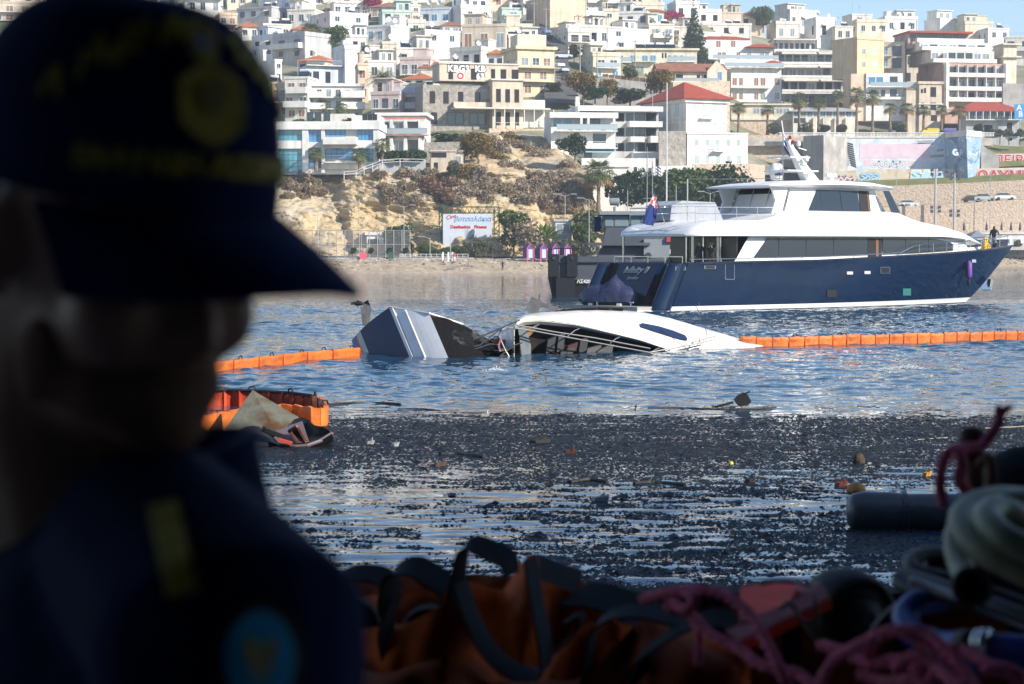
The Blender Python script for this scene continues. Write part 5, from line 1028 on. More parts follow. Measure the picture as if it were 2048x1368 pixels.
for px, py, c, cn, lb in ((1086, 75, (.10,.22,.45), 'blue', 'blue car highest on the climbing street'), (1090, 84, (.05,.05,.06), 'dark', 'dark car just below the blue car on the street'), (1104, 108, (.05,.05,.06), 'dark', 'dark car in shade behind the yellow house'), (1125, 124, (.55,.58,.6), 'grey', 'pale grey car crossing the street'), (1112, 142, (.75,.75,.75), 'white', 'white car in the middle of the street row'), (1120, 152, (.4,.42,.43), 'lightgrey', 'light grey car below the white car on the street'), (1132, 166, (.02,.03,.06), 'navy', 'dark blue car lowest on the street')):
    Y = DD(px, py)-1.6; p = at(px, py, Y); p.z += .55; car(lb, p, R(-58 if 'crossing' not in lb else 10), c, cn, 'cars on the climbing street')
for px, c, cn, lb in ((2032, (.6,.6,.6), 'grey', 'grey car half hidden by the street trees at the right edge'),): car(lb, at(px, 282, 430), 0, c, cn)
p = at(1868, 269, 431)
for k, (px, c, cn, lb) in enumerate(((1868, (.75,.55,.02), 'yellow', 'yellow and white kiosk boat behind the balustrade'), (1902, (.08,.06,.35), 'purple', 'purple covered kiosk boat behind the balustrade'))):
    t = thing('covered_boat', lb, 'boat', at(px, 271, 430)); MB().prism([(-2.6,0,0),(2.4,0,0),(2.8,0,.7),(1.5,0,1.1),(-2.2,0,1.2),(-2.8,0,.6)], (0,1.6,0)).build('hull', mat('boat_'+cn, c, .5), t); MB().box(-1.4, 1.2, .2, 1.4, 1.1, 1.6).build('cover', mat('boat_cover_'+cn, tuple(.6*x+.1 for x in c), .6), t)
# ================================================================ POLES, LAMPS, FLOODLIGHTS
POLE = mat('pole_grey', (.42,.43,.43), .5, .3); WOODP = mat('pole_wood', (.40,.35,.29), .9, var=.3)
def pole(label, px, pb, pt, Y, r=.07, m=POLE, arms=0, name='lamp_post', cat='lamp post', group=None):
    p = at(px, pb, Y); h = at(px, pt, Y).z-p.z; t = thing(name, label, cat, p, 0, group); MB().tube([(0,0,-1), (0,0,h)], [r*1.2, r*.8], 6).build('pole', m, t)
    for sg in ((-1,) if arms == 1 else (-1, 1) if arms == 2 else ()):
        MB().tube([(0,0,h-.2), (sg*.9,0,h+.15)], .04, 4).build('arm', m, t); MB().box(min(sg*.8, sg*1.7), max(sg*.8, sg*1.7), -.12, .12, h+.1, h+.2).build('lamp_head', m, t)
    if cat == 'utility pole': MB().box(-.8, .8, -.05, .05, h-.6, h-.48).build('crossarm', m, t)
    return t
for px, pt, pb, lb in ((1870, 338, 478, 'tall floodlight mast left of the pair above the yacht bow'), (1908, 346, 478, 'floodlight mast right of the pair above the yacht bow')):
    p = at(px, pb, 396); h = at(px, pt, 396).z-p.z; t = thing('floodlight_mast', lb, 'floodlight mast', p); MB().tube([(0,0,-1), (0,0,h)], [.28, .18], 8).build('pole', POLE, t)
    for z_ in (h, h-.9, h-7.4, h-8.2):
        MB().box(-.9, .9, -.06, .06, z_-.5, z_-.42).build('bracket', POLE, t)
        for x in (-.75, .75): MB().box(x-.3, x+.3, -.4, -.08, z_-.42, z_+.15).build('floodlight', FRAMED, t)
for px, pb, pt, Y, arms, lb in ((1420, 425, 385, 270, 2, 'white double armed street lamp in front of the dark hedge'), (1352, 430, 372, 272, 0, 'plain flagless pole in front of the green hedge'), (1255, 470, 380, 276, 0, 'grey pole above the patrol boat wheelhouse'), (1178, 480, 398, 281, 1, 'single armed street lamp left of the broad fan palm'), (1130, 440, 390, 290, 2, 'double armed lamp against the cliff'), (636, 530, 420, 279, 2, 'twin floodlight lamp beside the cap brim'), (719, 530, 398, 283, 0, 'tall thin pole in front of the cliff'), (808, 530, 412, 283, 2, 'lamp pole at the corner of the sports net'), (860, 520, 475, 281, 1, 'short lamp post left of the cinema screen'), (901, 525, 472, 279, 0, 'thin white pole on the beach promenade'), (1792, 465, 340, 398, 0, 'thin pole right of the yacht hardtop'), (1980, 470, 345, 398, 0, 'thin pole above the bow of the yacht'), (1966, 480, 402, 392, 1, 'curved lamp post above the yacht bow'), (1305, 268, 180, 330, 0, 'thin antenna pole beside the villa roof')):
    pole(lb, px, pb, pt, Y, .06, POLE, arms)
for px, pb, pt, lb in ((1092, 80, 14, 'pale utility pole beside the blue car'), (1109, 176, 92, 'utility pole in front of the yellow house'), (1141, 85, 48, 'utility pole right of the climbing street'), (1160, 140, 84, 'utility pole with cross frame right of the street'), (1194, 148, 102, 'pale pole before the cream corner house'), (1270, 140, 78, 'brown pole before the long cream house'), (1068, 65, 2, 'dark utility pole left of the climbing street')):
    pole(lb, px, pb, pt, DD(px, pb)-4, .13, WOODP, 0, 'utility_pole', 'utility pole')
for px, pt, pb, Y, lb in ((1333, 165, 430, 268, 'tall white flagpole beside the villa'),):
    pole(lb, px, pb, pt, Y, .09, FRAMEW, 0, 'flagpole', 'flagpole')
# wooden fence above the garden wall
a = at(1205, 160, 373.5); t = thing('wooden_fence', 'brown panelled wooden fence on the shaded garden wall', 'fence', a)
for k in range(12): w_ = 1.15; MB().box(k*w_, k*w_+w_-.08, -.06, 0, -.1-.12*k, 1.1-.12*k).build('panel', mat('fence_wood', (.16,.09,.055), .85, var=.3), t)
# ================================================================ CINEMA SCREEN
a = at(886, 505, 288); CS = thing('cinema_screen', 'open air cinema screen with painted title and lion statue', 'cinema screen', a, R(-3)); z = lambda py: at(886, py, 288).z-a.z; x = lambda px: (px-886)*288/F; Hs = z(428)
MB().box(x(886), x(984), 0, .3, -1.5, Hs).build('screen', mat('screen_white', (.62,.66,.72), .8, var=.06), CS); GRN = mat('truss_green', (.02,.07,.05), .6)
mb = MB(); zt, zb_ = z(414), z(426)
for q in (zt, zb_): mb.box(x(880), x(998), .05, .2, q-.08, q+.08)
n = 12
for k in range(n): X0, X1 = lerp(x(880), x(998), k/n), lerp(x(880), x(998), (k+1)/n); mb.tube([(X0,.12,zb_), ((X0+X1)/2,.12,zt), (X1,.12,zb_)], .06, 4)
mb.build('top_truss', GRN, CS)
for p0, p1 in ((878, 884), (988, 998)):
    mb = MB()
    for p in (p0, p1): mb.box(x(p)-.08, x(p)+.08, .3, .5, -1.5, zt)
    for k in range(9): q0, q1 = lerp(-1, zt, k/9), lerp(-1, zt, (k+1)/9); mb.tube([(x(p0), .4, q0), (x(p1), .4, q1)], .05, 4)
    mb.build('side_truss', GRN, CS)
TB = mat('title_blue', (.08,.25,.55), .7); TR = mat('title_red', (.50,.02,.04), .7)
put_text('lettering', 'Cine', .78, TR, CS, (x(902), -.02, z(434)), (R(90), R(-14), 0), .005, .01, .25); put_text('lettering', 'βοτσαλάκια', .95, TB, CS, (x(945), -.02, z(438.5)), (R(90), 0, 0), .005, .005, .3)
put_text('lettering', 'Destination', .62, TR, CS, (x(921), -.02, z(454)), (R(90), 0, 0), .005, .03); put_text('lettering', 'Piraeus', .62, TR, CS, (x(961), -.02, z(454)), (R(90), 0, 0), .005, .03)
LST = mat('statue_grey', (.16,.18,.22), .9, var=.3)
prof = [(934,500),(935,486),(938,474),(941,465),(944,459),(948,458),(950,463),(949,470),(947,476),(948,486),(949,498)]
MB().prism([(x(px), -.32, z(py)) for px, py in prof], (0, .3, 0)).build('lion_figure', LST, CS, recalc=True); MB().box(x(931), x(953), -.5, -.002, z(512), z(500)).build('lion_plinth', LST, CS)
# ================================================================ BEACH HUTS, NET FENCE, BEACH PEOPLE
HB = mat('hut_blue', (.05,.06,.22), .7); HP = mat('hut_pink', (.75,.10,.16), .7); HL = mat('hut_lilac', (.42,.45,.75), .7)
for k, px in enumerate((1062, 1089, 1113, 1137)):
    a = at(px-8, 520.5, 273); t = thing('beach_hut', f'blue beach hut with pink trimmed gable, {ORD[k]} from the left', 'beach hut', a, R(28), 'beach huts'); w_ = 1.05; h_ = 1.75
    MB().prism([(0,0,.25),(w_,0,.25),(w_,0,h_),(w_/2,0,h_+.5),(0,0,h_)], (0,1.2,0)).build('wall', HB, t, recalc=True); MB().box(.2, w_-.2, -.04, -.002, .3, h_-.25).build('door', HL, t)
    for sg in (0, 1): X = w_*sg; MB().tube([(X, -.05, h_-.05), (w_/2, -.05, h_+.52)], .07, 4).build('gable_trim', HP, t); MB().box(X-.05, X+.05, -.07, .0, .25, h_).build('corner_trim', HP, t)
    MB().add([(-.12,-.15,h_-.1),(w_/2,-.15,h_+.55),(w_/2,1.3,h_+.55),(-.12,1.3,h_-.1),(w_+.12,-.15,h_-.1),(w_+.12,1.3,h_-.1)], [(0,1,2,3),(1,4,5,2)]).build('roof', HB, t)
    for X in (.05, w_-.15): MB().box(X, X+.1, .05, .15, -.2, .248).build('leg', HP, t)
NETM = bpy.data.materials.new('net'); NETM.use_nodes = True; _t = NETM.node_tree; _p = _t.nodes['Principled BSDF']; _p.inputs['Base Color'].default_value = (.5,.5,.5,1); _p.inputs['Alpha'].default_value = .16
a = at(560, 518, 282); NF = thing('net_fence', 'tall grey net fence of the sports court', 'fence', a); wN = at(820, 518, 282).x-a.x; hN = at(800, 461, 282).z-a.z
for k in range(17): X = lerp(0, wN, k/16); MB().tube([(X,0,-.5),(X,0,hN)], .06, 5).build('post', POLE, NF)
for z_ in (.4, hN*.5, hN): MB().tube([(0,0,z_),(wN,0,z_)], .045, 4).build('rail', POLE, NF)
MB().add([(0,.03,.2),(wN,.03,.2),(wN,.03,hN),(0,.03,hN)], [(0,1,2,3)]).build('net', NETM, NF)
for X in (wN*.93, wN*.99): MB().tube([(X,-.1,0),(X-1.2,-1.6,0)], .04, 4)
t = thing('railing', 'low promenade railing left of the cinema screen', 'railing', at(800, 519, 278.5)); wr = (936-800)*278.5/F
for k in range(14): X = lerp(0, wr, k/13); MB().box(X-.03, X+.03, 0, .06, -.4, .75).build('post', FRAMEW, t)
for z_ in (.45, .75): MB().box(0, wr, .065, .1, z_-.025, z_+.025).build('rail', FRAMEW, t)
o = tag(MB().box(0, 27, 0, .6, -.6, .35).build('sea_wall', CONC, None, loc=at(560, 520, 277.6)), 'low pale concrete edge of the promenade', 'wall')
for px, lb in ((726, 'red bench end on the promenade'),): t = tag(MB().box(-.4,.4,0,.4,0,.5).box(-.5,.5,.3,.4,.5,1.0).build('bench', HP, None, loc=at(px, 520, 277)), lb, 'bench')
t = thing('wheelie_bin', 'green waste bin on the promenade', 'bin', at(782, 520, 277)); MB().box(-.35,.35,0,.6,0,1.0).build('body', mat('bin_green', (.03,.10,.06), .6), t); MB().box(-.4,.4,-.05,.65,1.003,1.12).build('lid', mat('bin_green', (.03,.10,.06), .6), t)
for k, px in enumerate((886, 897, 905)): tag(MB().box(-.12,.12,0,.1,0,1.5).build('signpost', FRAMEW, None, loc=at(px, 526, 272)), f'white board post at the top of the beach, {ORD[k]} from the left', 'post', 'white posts on the beach')
# beach stones and scattered rocks (uncountable)
mb = MB(); rr = random.Random(9)
for k in range(420):
    px = rr.uniform(640, 1100) if k < 300 else rr.uniform(1950, 2060); s0 = shore(px); dy = rr.uniform(2, 13); Y = s0+dy; zb = interp(dy, [(0, -.03), (1.5, .3), (5, 1.2), (9, 1.7), (14, 1.85)]); r_ = rr.uniform(.05, .2); c = Vector(((px-1024)/F*Y, Y, zb+r_*.2))
    mb.obox(c, (r_*rr.uniform(.7, 1.6), rr.uniform(-.1,.1), 0), (rr.uniform(-.1,.1), r_, 0), (rr.uniform(-.04,.04), 0, r_*.6))
tag(mb.build('beach_stones', mat('beach_stone', (.42,.38,.32), .95, var=.4, vscale=.5, coord='World')), 'scattered stones on the beach', 'stones', kind='stuff')
# parasols and tent above the beach bar
for k, (px, w_) in enumerate(((1928, 1.0), (1973, .9), (2003, .8), (2022, .9), (2040, .9))):
    t = thing('folded_parasol', f'folded dark parasol on the beach terrace, {ORD[k]} from the left', 'parasol', at(px, 470, 398), 0, 'folded parasols'); MB().tube([(0,0,-1),(0,0,2.6)], .05, 5).build('pole', POLE, t); MB().lathe([(.05,.9),(.32*w_,1.0),(.2,1.8),(.04,2.7)], 7).build('canopy', mat('parasol_dark', (.05,.05,.08), .8), t)
t = thing('tent', 'grey peaked tent beside the bow rail of the yacht', 'tent', at(1950, 500, 389)); MB().add([(-3,-2,2.2),(3.4,-2,2.2),(3.4,2,2.2),(-3,2,2.2),(.4,0,3.9),(-.9,-.6,2.75),(1.6,-.6,2.75)], [(0,1,6,5),(5,6,4),(1,2,4,6),(2,3,4),(3,0,5,4)]).build('canopy', mat('tent_grey', (.20,.22,.27), .8), t)
for X, Y_ in ((-2.9,-1.9),(3.3,-1.9),(3.3,1.9),(-2.9,1.9)): MB().tube([(X,Y_,-1),(X,Y_,2.2)], .05, 5).build('pole', POLE, t)
# ================================================================ PEOPLE (small figures)
SKINM = mat('skin', (.42,.25,.17), .55); HAIRM = mat('hair_dark', (.02,.015,.012), .7)
def skin_body(name, J, E, RAD, sub=2):
    me = bpy.data.meshes.new(name); ks = list(J); me.from_pydata([J[k] for k in ks], [(ks.index(a), ks.index(b)) for a, b in E], []); o = bpy.data.objects.new(name, me); COL.objects.link(o)
    md = o.modifiers.new('Skin', 'SKIN'); md.use_smooth_shade = True
    for i, k in enumerate(ks):
        v = me.skin_vertices[0].data[i]; v.radius = RAD[k] if isinstance(RAD[k], tuple) else (RAD[k],)*2; v.use_root = (i == 0)
    s = o.modifiers.new('Sub', 'SUBSURF'); s.levels = sub; s.render_levels = sub
    dg = bpy.context.evaluated_depsgraph_get(); dg.update(); m2 = bpy.data.meshes.new_from_object(o.evaluated_get(dg)); bpy.data.objects.remove(o); bpy.data.meshes.remove(me)
    m2.polygons.foreach_set('use_smooth', [True]*len(m2.polygons)); return m2
PE = [('pel','ab'),('ab','ch'),('ch','nk'),('nk','hd'),('hd','top'),('ch','ls'),('ls','le'),('le','lh'),('lh','lf'),('ch','rs'),('rs','re'),('re','rh'),('rh','rf'),('pel','lhip'),('lhip','lk'),('lk','la'),('la','lt'),('pel','rhip'),('rhip','rk'),('rk','ra'),('ra','rt')]
PR = dict(pel=(.14,.11), ab=(.13,.10), ch=(.17,.11), nk=.055, hd=(.088,.10), top=(.06,.07), ls=.065, le=.045, lh=.034, lf=(.04,.02), rs=.065, re=.045, rh=.034, rf=(.04,.02), lhip=.09, lk=.06, la=.042, lt=(.045,.03), rhip=.09, rk=.06, ra=.042, rt=(.045,.03))
def stand(**k):   # faces -y
    J = dict(pel=(0,0,.95), ab=(0,0,1.12), ch=(0,0,1.34), nk=(0,-.01,1.5), hd=(0,-.02,1.62), top=(0,-.01,1.72), ls=(.18,0,1.41), le=(.24,.03,1.13), lh=(.25,-.05,.89), lf=(.25,-.08,.80), rs=(-.18,0,1.41), re=(-.24,.03,1.13), rh=(-.25,-.05,.89), rf=(-.25,-.08,.80),
             lhip=(.09,0,.88), lk=(.10,-.02,.48), la=(.10,.02,.08), lt=(.11,-.14,.035), rhip=(-.09,0,.88), rk=(-.10,-.02,.48), ra=(-.10,.02,.08), rt=(-.11,-.14,.035)); J.update(k); return J
def person(label, loc, rz, J, top, legs, group=None, hair=HAIRM, scale=1.0, sleeve=True):
    m2 = skin_body('person', J, PE, PR, 1); hz = J['nk'][2]+.03
    for m_ in (SKINM, top, legs, hair): m2.materials.append(m_)
    hands = [Vector(J[k]) for k in ('lh', 'rh', 'lf', 'rf')]; legs_ = [Vector(J[k]) for k in ('lk','rk','la','ra','lt','rt','lhip','rhip')]; torso = [Vector(J[k]) for k in ('ch','ab','ls','rs','le','re')]; hd = Vector(J['hd'])
    for p in m2.polygons:
        c = p.center; dh = min((c-h).length for h in hands)
        if (c-hd).length < .19 and c.z > J['nk'][2]-.0: p.material_index = 3 if (c.z > hd.z+.03 and c.y > hd.y-.085) or c.y > hd.y+.03 else 0
        elif dh < .07: p.material_index = 0
        else: p.material_index = 1 if min((c-h).length for h in torso) < min((c-h).length for h in legs_) else 2
    o = link('person', m2, None, loc, (0, 0, rz)); o.scale = (scale,)*3; return tag(o, label, 'person', group)
CLK = mat('cloth_black', (.02,.02,.025), .85); CLN = mat('cloth_navy', (.025,.03,.06), .85); CLG = mat('cloth_grey', (.32,.32,.33), .85); CLP = mat('cloth_purple', (.25,.10,.28), .85); CLR = mat('cloth_red', (.45,.06,.05), .85); CLW = mat('cloth_white', (.7,.68,.66), .85)
person('person in dark clothes standing at the water edge of the beach', at(1005, 541.5, 267), R(150), stand(le=(.34,.02,1.2), lh=(.40,-.08,.98), lf=(.42,-.1,.9), re=(-.34,.02,1.2), rh=(-.40,-.08,.98), rf=(-.42,-.1,.9)), CLK, CLK, scale=.78)
person('person in red standing by the white posts on the beach', at(909, 526, 272), R(40), stand(), CLR, CLW, scale=.85)
person('person in purple sitting on the sand', at(938, 534, 268)-Vector((0,0,.55)), R(90), stand(pel=(0,0,.62), lhip=(.09,-.05,.60), rhip=(-.09,-.05,.60), ab=(0,.04,.78), ch=(0,.06,1.0), nk=(0,.06,1.16), hd=(0,.05,1.28), top=(0,.05,1.38), ls=(.18,.06,1.07), rs=(-.18,.06,1.07), le=(.22,.2,.85), re=(-.22,.2,.85), lh=(.22,.3,.64), rh=(-.22,.3,.64), lf=(.22,.36,.6), rf=(-.22,.36,.6), lk=(.1,-.42,.78), rk=(-.1,-.42,.72), la=(.1,-.72,.6), ra=(-.1,-.78,.6), lt=(.1,-.86,.6), rt=(-.1,-.9,.6)), CLP, CLK, scale=.9)
# ================================================================ MOTOR YACHT
PHI = R(36); A = at(1312, 620, 95); A.z = 0
YB = thing('motor_yacht', 'large motor yacht with navy hull and white superstructure', 'yacht', A, PHI)
av, bv = Vector((math.cos(PHI), math.sin(PHI), 0)), Vector((-math.sin(PHI), math.cos(PHI), 0))
def YP(px, py, t):
    d = ray(px, py); o_ = A+bv*t; k = o_.dot(bv)/d.dot(bv); q = Vector((0,0,CZ))+d*k-A; return q.dot(av), q.z
NAVY = mat('yacht_navy', (.003,.014,.046), .08, spec=.45, var=.15, vscale=.6, bump=.03, bscale=.9); GELW = mat('gelcoat_white', (.82,.81,.79), .28, spec=.5, var=.03, vscale=.4); ANTI = mat('antifoul', (.03,.03,.035), .8); TINT = mat('tinted_glass', (.03,.042,.058), .1, spec=.35); CHROME = mat('stainless', (.62,.62,.62), .18, 1.0); BLK = mat('black_recess', (.008,.008,.01), .7); TEAK = mat('teak_brown', (.20,.09,.045), .6)
TC = 3.0
def hbd(s): return 3.0 if s < 13 else 3.0*max(0, 1-((s-13)/16.35)**2.3)
def hull_pt(q, r_, sgn):   # q along 0..1, r_ height 0..1 (waterline..sheer)
    s0 = lerp(1.0, 2.05, r_); s1 = lerp(25.2, 29.35, r_**.9 if r_ > 0 else 0); s = lerp(s0, s1, q)
    hd_ = 3.0*(1-max(0, (q-.42)/.58)**2.3); hw_ = 2.86*(1-max(0, (q-.34)/.66)**1.9); hb = lerp(hw_, hd_, r_**.75 if r_ > 0 else 0)
    zs = interp(s, [(0, 2.33), (11, 2.47), (20, 2.80), (25, 3.0), (29.4, 3.30)]); return s, TC+sgn*hb, zs
rows = [-.35, .018, .105, .3, .5, .7, .85, .94, 1.0]; mb = MB(); NQ = 44; Gs = []
for sgn in (-1, 1):
    P = []
    for r_ in rows:
        row = []
        for i in range(NQ+1):
            q = (i/NQ); s, t_, zs = hull_pt(q, max(r_, 0), sgn)
            if r_ < 0: t_ = TC+(t_-TC)*.8
            row.append((s, t_, zs*r_))
        P.append(row)
    Gs.append(P)
    mb.grid(P, mi=lambda i, j: 2 if i == 0 else 1 if i == 1 else 0)
ns = []
for P0, P1 in ((Gs[0], Gs[1]),):
    for i in range(len(rows)-1): mb.add([P0[i][0], P0[i+1][0], P1[i+1][0], P1[i][0]], [(0,1,2,3)], 0)
hull = mb.build('hull', [NAVY, GELW, ANTI], YB, recalc=True); smooth_auto(hull, 40)
P = []
for i in range(NQ+1):
    s, t0, zs = hull_pt(i/NQ, 1, -1); _, t1, _ = hull_pt(i/NQ, 1, 1); k = min(.14, (t1-t0)*.2); dk = zs-.5; h2 = hull_pt(i/NQ, .8, -1); u0 = max(t0+k*1.02, h2[1]+.1); u1 = 6-u0; s2 = min(s, h2[0])
    P.append([(s,t0,zs),(s,t0+k,zs+.01),(s2,min(u0,2.98),dk),(s2,max(u1,3.02),dk),(s,t1-k,zs+.01),(s,t1,zs)])
MB().grid(P).build('deck', GELW, YB, recalc=True)
MB().grid([[(hull_pt(i/NQ, 1, -1)[0], hull_pt(i/NQ, 1, -1)[1]-.03, hull_pt(i/NQ, 1, -1)[2]+d) for d in (-.07, .03)] for i in range(NQ)]).build('rub_rail', NAVY, YB)
# transom: wings, panel, recesses, platform
for t_, nm in ((.28, 1), (5.72, 2)):
    P = []
    for k in range(7):
        r_ = k/6; c = Vector((lerp(.5, 1.65, r_), t_, lerp(.12, 2.32, r_))); row = []
        for j in range(12): an = 2*math.pi*j/12; row.append(c+Vector((.62*math.cos(an), .33*math.sin(an), 0)))
        P.append(row)
    o = MB().grid(P, close_u=True).add(P[-1], [tuple(range(12))]).build('stern_wing', NAVY, YB, smooth=True, recalc=True)
for t0, t1 in ((.62, 1.45), (4.55, 5.4)): MB().add([(.86,t0,.2),(.86,t1,.2),(1.78,t1,2.25),(1.78,t0,2.25)], [(0,1,2,3)]).build('stair_recess', BLK, YB)
MB().prism([(.59,1.48,.75),(.59,4.52,.75),(1.47,4.52,2.34),(1.47,1.48,2.34)], (.3,0,0)).build('transom_panel', NAVY, YB, recalc=True)
MB().prism([(.75,1.48,.25),(.75,4.52,.25),(.9,4.52,.74),(.9,1.48,.74)], (.2,0,0)).build('garage_recess', BLK, YB, recalc=True)
SILV = mat('silver_letter', (.45,.43,.38), .4, .5)
tilt = math.atan2(.88, 1.59)
put_text('name_lettering', 'Infinity II', .52, SILV, YB, (1.22, 3.0, 1.98), (R(90)-tilt*0, 0, R(-90)), .012, .008, .25).rotation_euler = Euler((R(90)-tilt, 0, R(-90)), 'XYZ')
put_text('port_lettering', 'London', .27, SILV, YB, (1.02, 3.0, 1.60), (R(90)-tilt, 0, R(-90)), .012, .004, .25)
MB().box(-.95, 1.1, .25, 5.75, .08, .26).build('swim_platform', mat('platform_teak', (.42,.38,.33), .7, var=.15, vscale=2), YB); MB().box(-.99, 1.1, .21, 5.79, .02, .078).build('platform_edge', GELW, YB)
for t_ in (1.0, 3.6): MB().tube([(-.7,t_,.26),(-.7,t_,.48)], .05, 6).tube([(-.7,t_-.15,.46),(-.7,t_+.15,.46)], .04, 6).build('cleat', CHROME, YB)
# main deck house
def zt_side(s): return 3.70
def tside(s): return .38+max(0, 3.0-hbd(s))*.9
def strip(name, m, s0, s1, zb, zt, off=0.0, n=14, thick=.04, ts=tside, parent=None, aft=None, fore=None):
    P = []
    for i in range(n+1):
        q = i/n; row = []
        for r_ in (0, 1):
            a_ = aft(r_) if aft else s0; f_ = fore(r_) if fore else s1; s = lerp(a_, f_, q); z_ = lerp(zb(s) if callable(zb) else zb, zt(s) if callable(zt) else zt, r_); row.append((s, ts(s)-off, z_))
        b_, t_ = row; P.append([b_, t_, (t_[0], t_[1]+thick, t_[2]), (b_[0], b_[1]+thick, b_[2])])
    mb = MB().grid(P, close_u=True); mb.add(P[0], [(0,1,2,3)]); mb.add(P[-1], [(3,2,1,0)]); return mb.build(name, m, parent or YB, recalc=True)
mb = MB(); P = []
for i in range(25):
    q = i/24; row = []
    sb, st_ = lerp(4.75, 24.6, q), lerp(6.4, 23.2, q); zb = interp(sb, [(4, 1.8), (24.6, 2.3)])
    for s, z_ in ((sb, zb), (lerp(sb, st_, .45), 2.55), (st_, 3.70)): row.append((s, tside(s)+(.0 if z_ < 3 else .06), z_))
    for s, z_ in ((st_, 3.70), (lerp(sb, st_, .45), 2.55), (sb, zb)): row.append((s, 6-tside(s)-(.0 if z_ < 3 else .06), z_))
    P.append(row)
mb.grid(P); mb.add(P[-1], [(0,1,4,5),(1,2,3,4)]); o = mb.build('deck_house', GELW, YB, recalc=True); smooth_auto(o, 30)
# cockpit bulkhead facing aft (dark glazed doors)
MB().box(5.6, 5.7, .5, 5.5, 1.75, 3.68).build('saloon_bulkhead', mat('saloon_dark', (.018,.015,.014), .25), YB)
for t_ in (1.6, 2.9, 4.2): MB().box(5.54, 5.6, t_-.05, t_+.05, 1.75, 3.68).build('door_frame', CHROME, YB)
# starboard windows of the deck house: px positions of mullions
def wz(px, py): return YP(px, py, .36)
topz, botz = 3.58, 2.62
def zb_(s): return interp(s, [(5, 2.60), (11, 2.62), (18, 2.78), (24, 3.02)])
def zt_(s): return interp(s, [(5, 3.57), (20.0, 3.60), (21.5, 3.45), (22.8, 3.1), (23.2, 3.0)])
mull = [wz(px, 500)[0] for px in (1507, 1557, 1612, 1667, 1736)]
for k in range(4):
    a0, a1 = mull[k]+.02, mull[k+1]-.02
    strip('side_window', TINT, a0, a1, zb_, zt_, .025, 8, .03, aft=(lambda r_, a0=a0: a0+(.95*r_ if r_ else 0)) if k == 0 else None)
sd0, sd1, se = wz(1736, 500)[0], wz(1766, 500)[0], wz(1926, 500)[0]
strip('side_door', TEAK, lerp(sd0, sd1, .55), lerp(sd0, sd1, .72), lambda s: zb_(s)-.25, zt_, .03, 2, .03); strip('door_opening', BLK, sd0+.02, sd1-.02, lambda s: zb_(s)-.25, zt_, .015, 2, .02)
fm = [sd1+.02, lerp(sd1, se, .3), lerp(sd1, se, .62), se]
for k in range(3): strip('side_window', TINT, fm[k]+.02, fm[k+1]-.02, zb_, zt_, .025, 8, .03)
# boat deck: big white band with rounded edge
def ut(s): return interp(s, [(2.3, 3.76), (2.5, 3.98), (3.1, 4.26), (4.0, 4.42), (5.5, 4.46), (7.3, 4.48), (7.9, 4.6), (8.5, 4.86), (9.2, 4.97), (16.9, 5.0), (17.6, 4.86), (18.6, 4.56), (21, 4.28), (22.8, 3.98), (23.9, 3.62), (24.5, 3.4)])
def ub(s): return interp(s, [(2.3, 3.66), (21, 3.70), (23.2, 3.55), (24.5, 3.3)])
P = []; SS = [2.3, 2.4, 2.6, 2.9, 3.3, 4, 5, 6.3, 7.3, 7.7, 8.1, 8.5, 9, 9.6, 11, 13, 15, 16.6, 17.0, 17.4, 17.8, 18.4, 19.2, 20.4, 21.6, 22.6, 23.4, 24.0, 24.5]
for s in SS:
    t0 = .02+max(0, 3-hbd(s))*.9+.5*max(0, (2.9-s)/.6)**2; zb, zt = ub(s), ut(s); h = zt-zb; half = []
    for dt, fz in ((.9, -.02), (.0, 0), (-.02, .25), (.03, .55), (.14, .8), (.38, .96), (.8, 1.0)): half.append((s, min(t0+dt, 2.9), zb+h*fz))
    row = half+[(s, 3.0, zt+.04)]+[(s, 6-p[1], p[2]) for p in reversed(half)]; P.append(row)
mb = MB().grid(P, close_u=True); mb.add(P[0], [tuple(range(len(P[0])))]); mb.add(P[-1], [tuple(reversed(range(len(P[0]))))]); o = mb.build('boat_deck', GELW, YB, recalc=True); smooth_auto(o, 50)
# wheelhouse on the boat deck
fs0, fs1 = 9.4, 16.7
def fside(s): return .95+max(0, s-14)*.12
P = []
for s_b, s_t in ((9.3, 9.9), (10.4, 11.1), (12.5, 12.6), (15.0, 14.9), (17.0, 16.2)):
    P.append([(s_b, fside(s_b), 4.9), (s_t, fside(s_t)+.2, 6.2), (s_t, 6-fside(s_t)-.2, 6.2), (s_b, 6-fside(s_b), 4.9)])
mb = MB().grid(P, close_u=True); mb.add(P[0], [(0,1,2,3)]); mb.add(P[-1], [(3,2,1,0)]); mb.build('wheelhouse', GELW, YB, recalc=True)
def fz_side(s, z_): return fside(s)+.2*(z_-4.9)/1.3
def fwin(name, m, p0, p1, a0=0, a1=0, zb=5.0, zt=6.08, off=.03):
    P = [[(s+d0, fz_side(s, zb)-off, zb), (s+d1, fz_side(s, zt)-off, zt), (s+d1, fz_side(s, zt)+.03, zt), (s+d0, fz_side(s, zb)+.03, zb)] for s, d0, d1 in ((p0, 0, a0), (p1, 0, a1))]
    mb = MB().grid(P, close_u=True); mb.add(P[0], [(0,1,2,3)]); mb.add(P[1], [(3,2,1,0)]); return mb.build(name, m, YB, recalc=True)
q = [YP(px, 405, 1.0)[0] for px in (1618, 1643, 1683, 1722, 1742)]
fwin('wheelhouse_window', TINT, q[0]-.1, q[1]-.02, .75, -.06); fwin('wheelhouse_window', TINT, q[1]+.02, q[2]-.02, -.06, -.05); fwin('wheelhouse_window', TINT, q[2]+.02, q[3]-.02, -.05, -.04); fwin('open_door', BLK, q[3]+.02, q[4]+.15, 0, 0, 4.95); fwin('door_leaf', TEAK, q[4]-.05, q[4]+.05, 0, 0, 4.95, 6.08, .05)
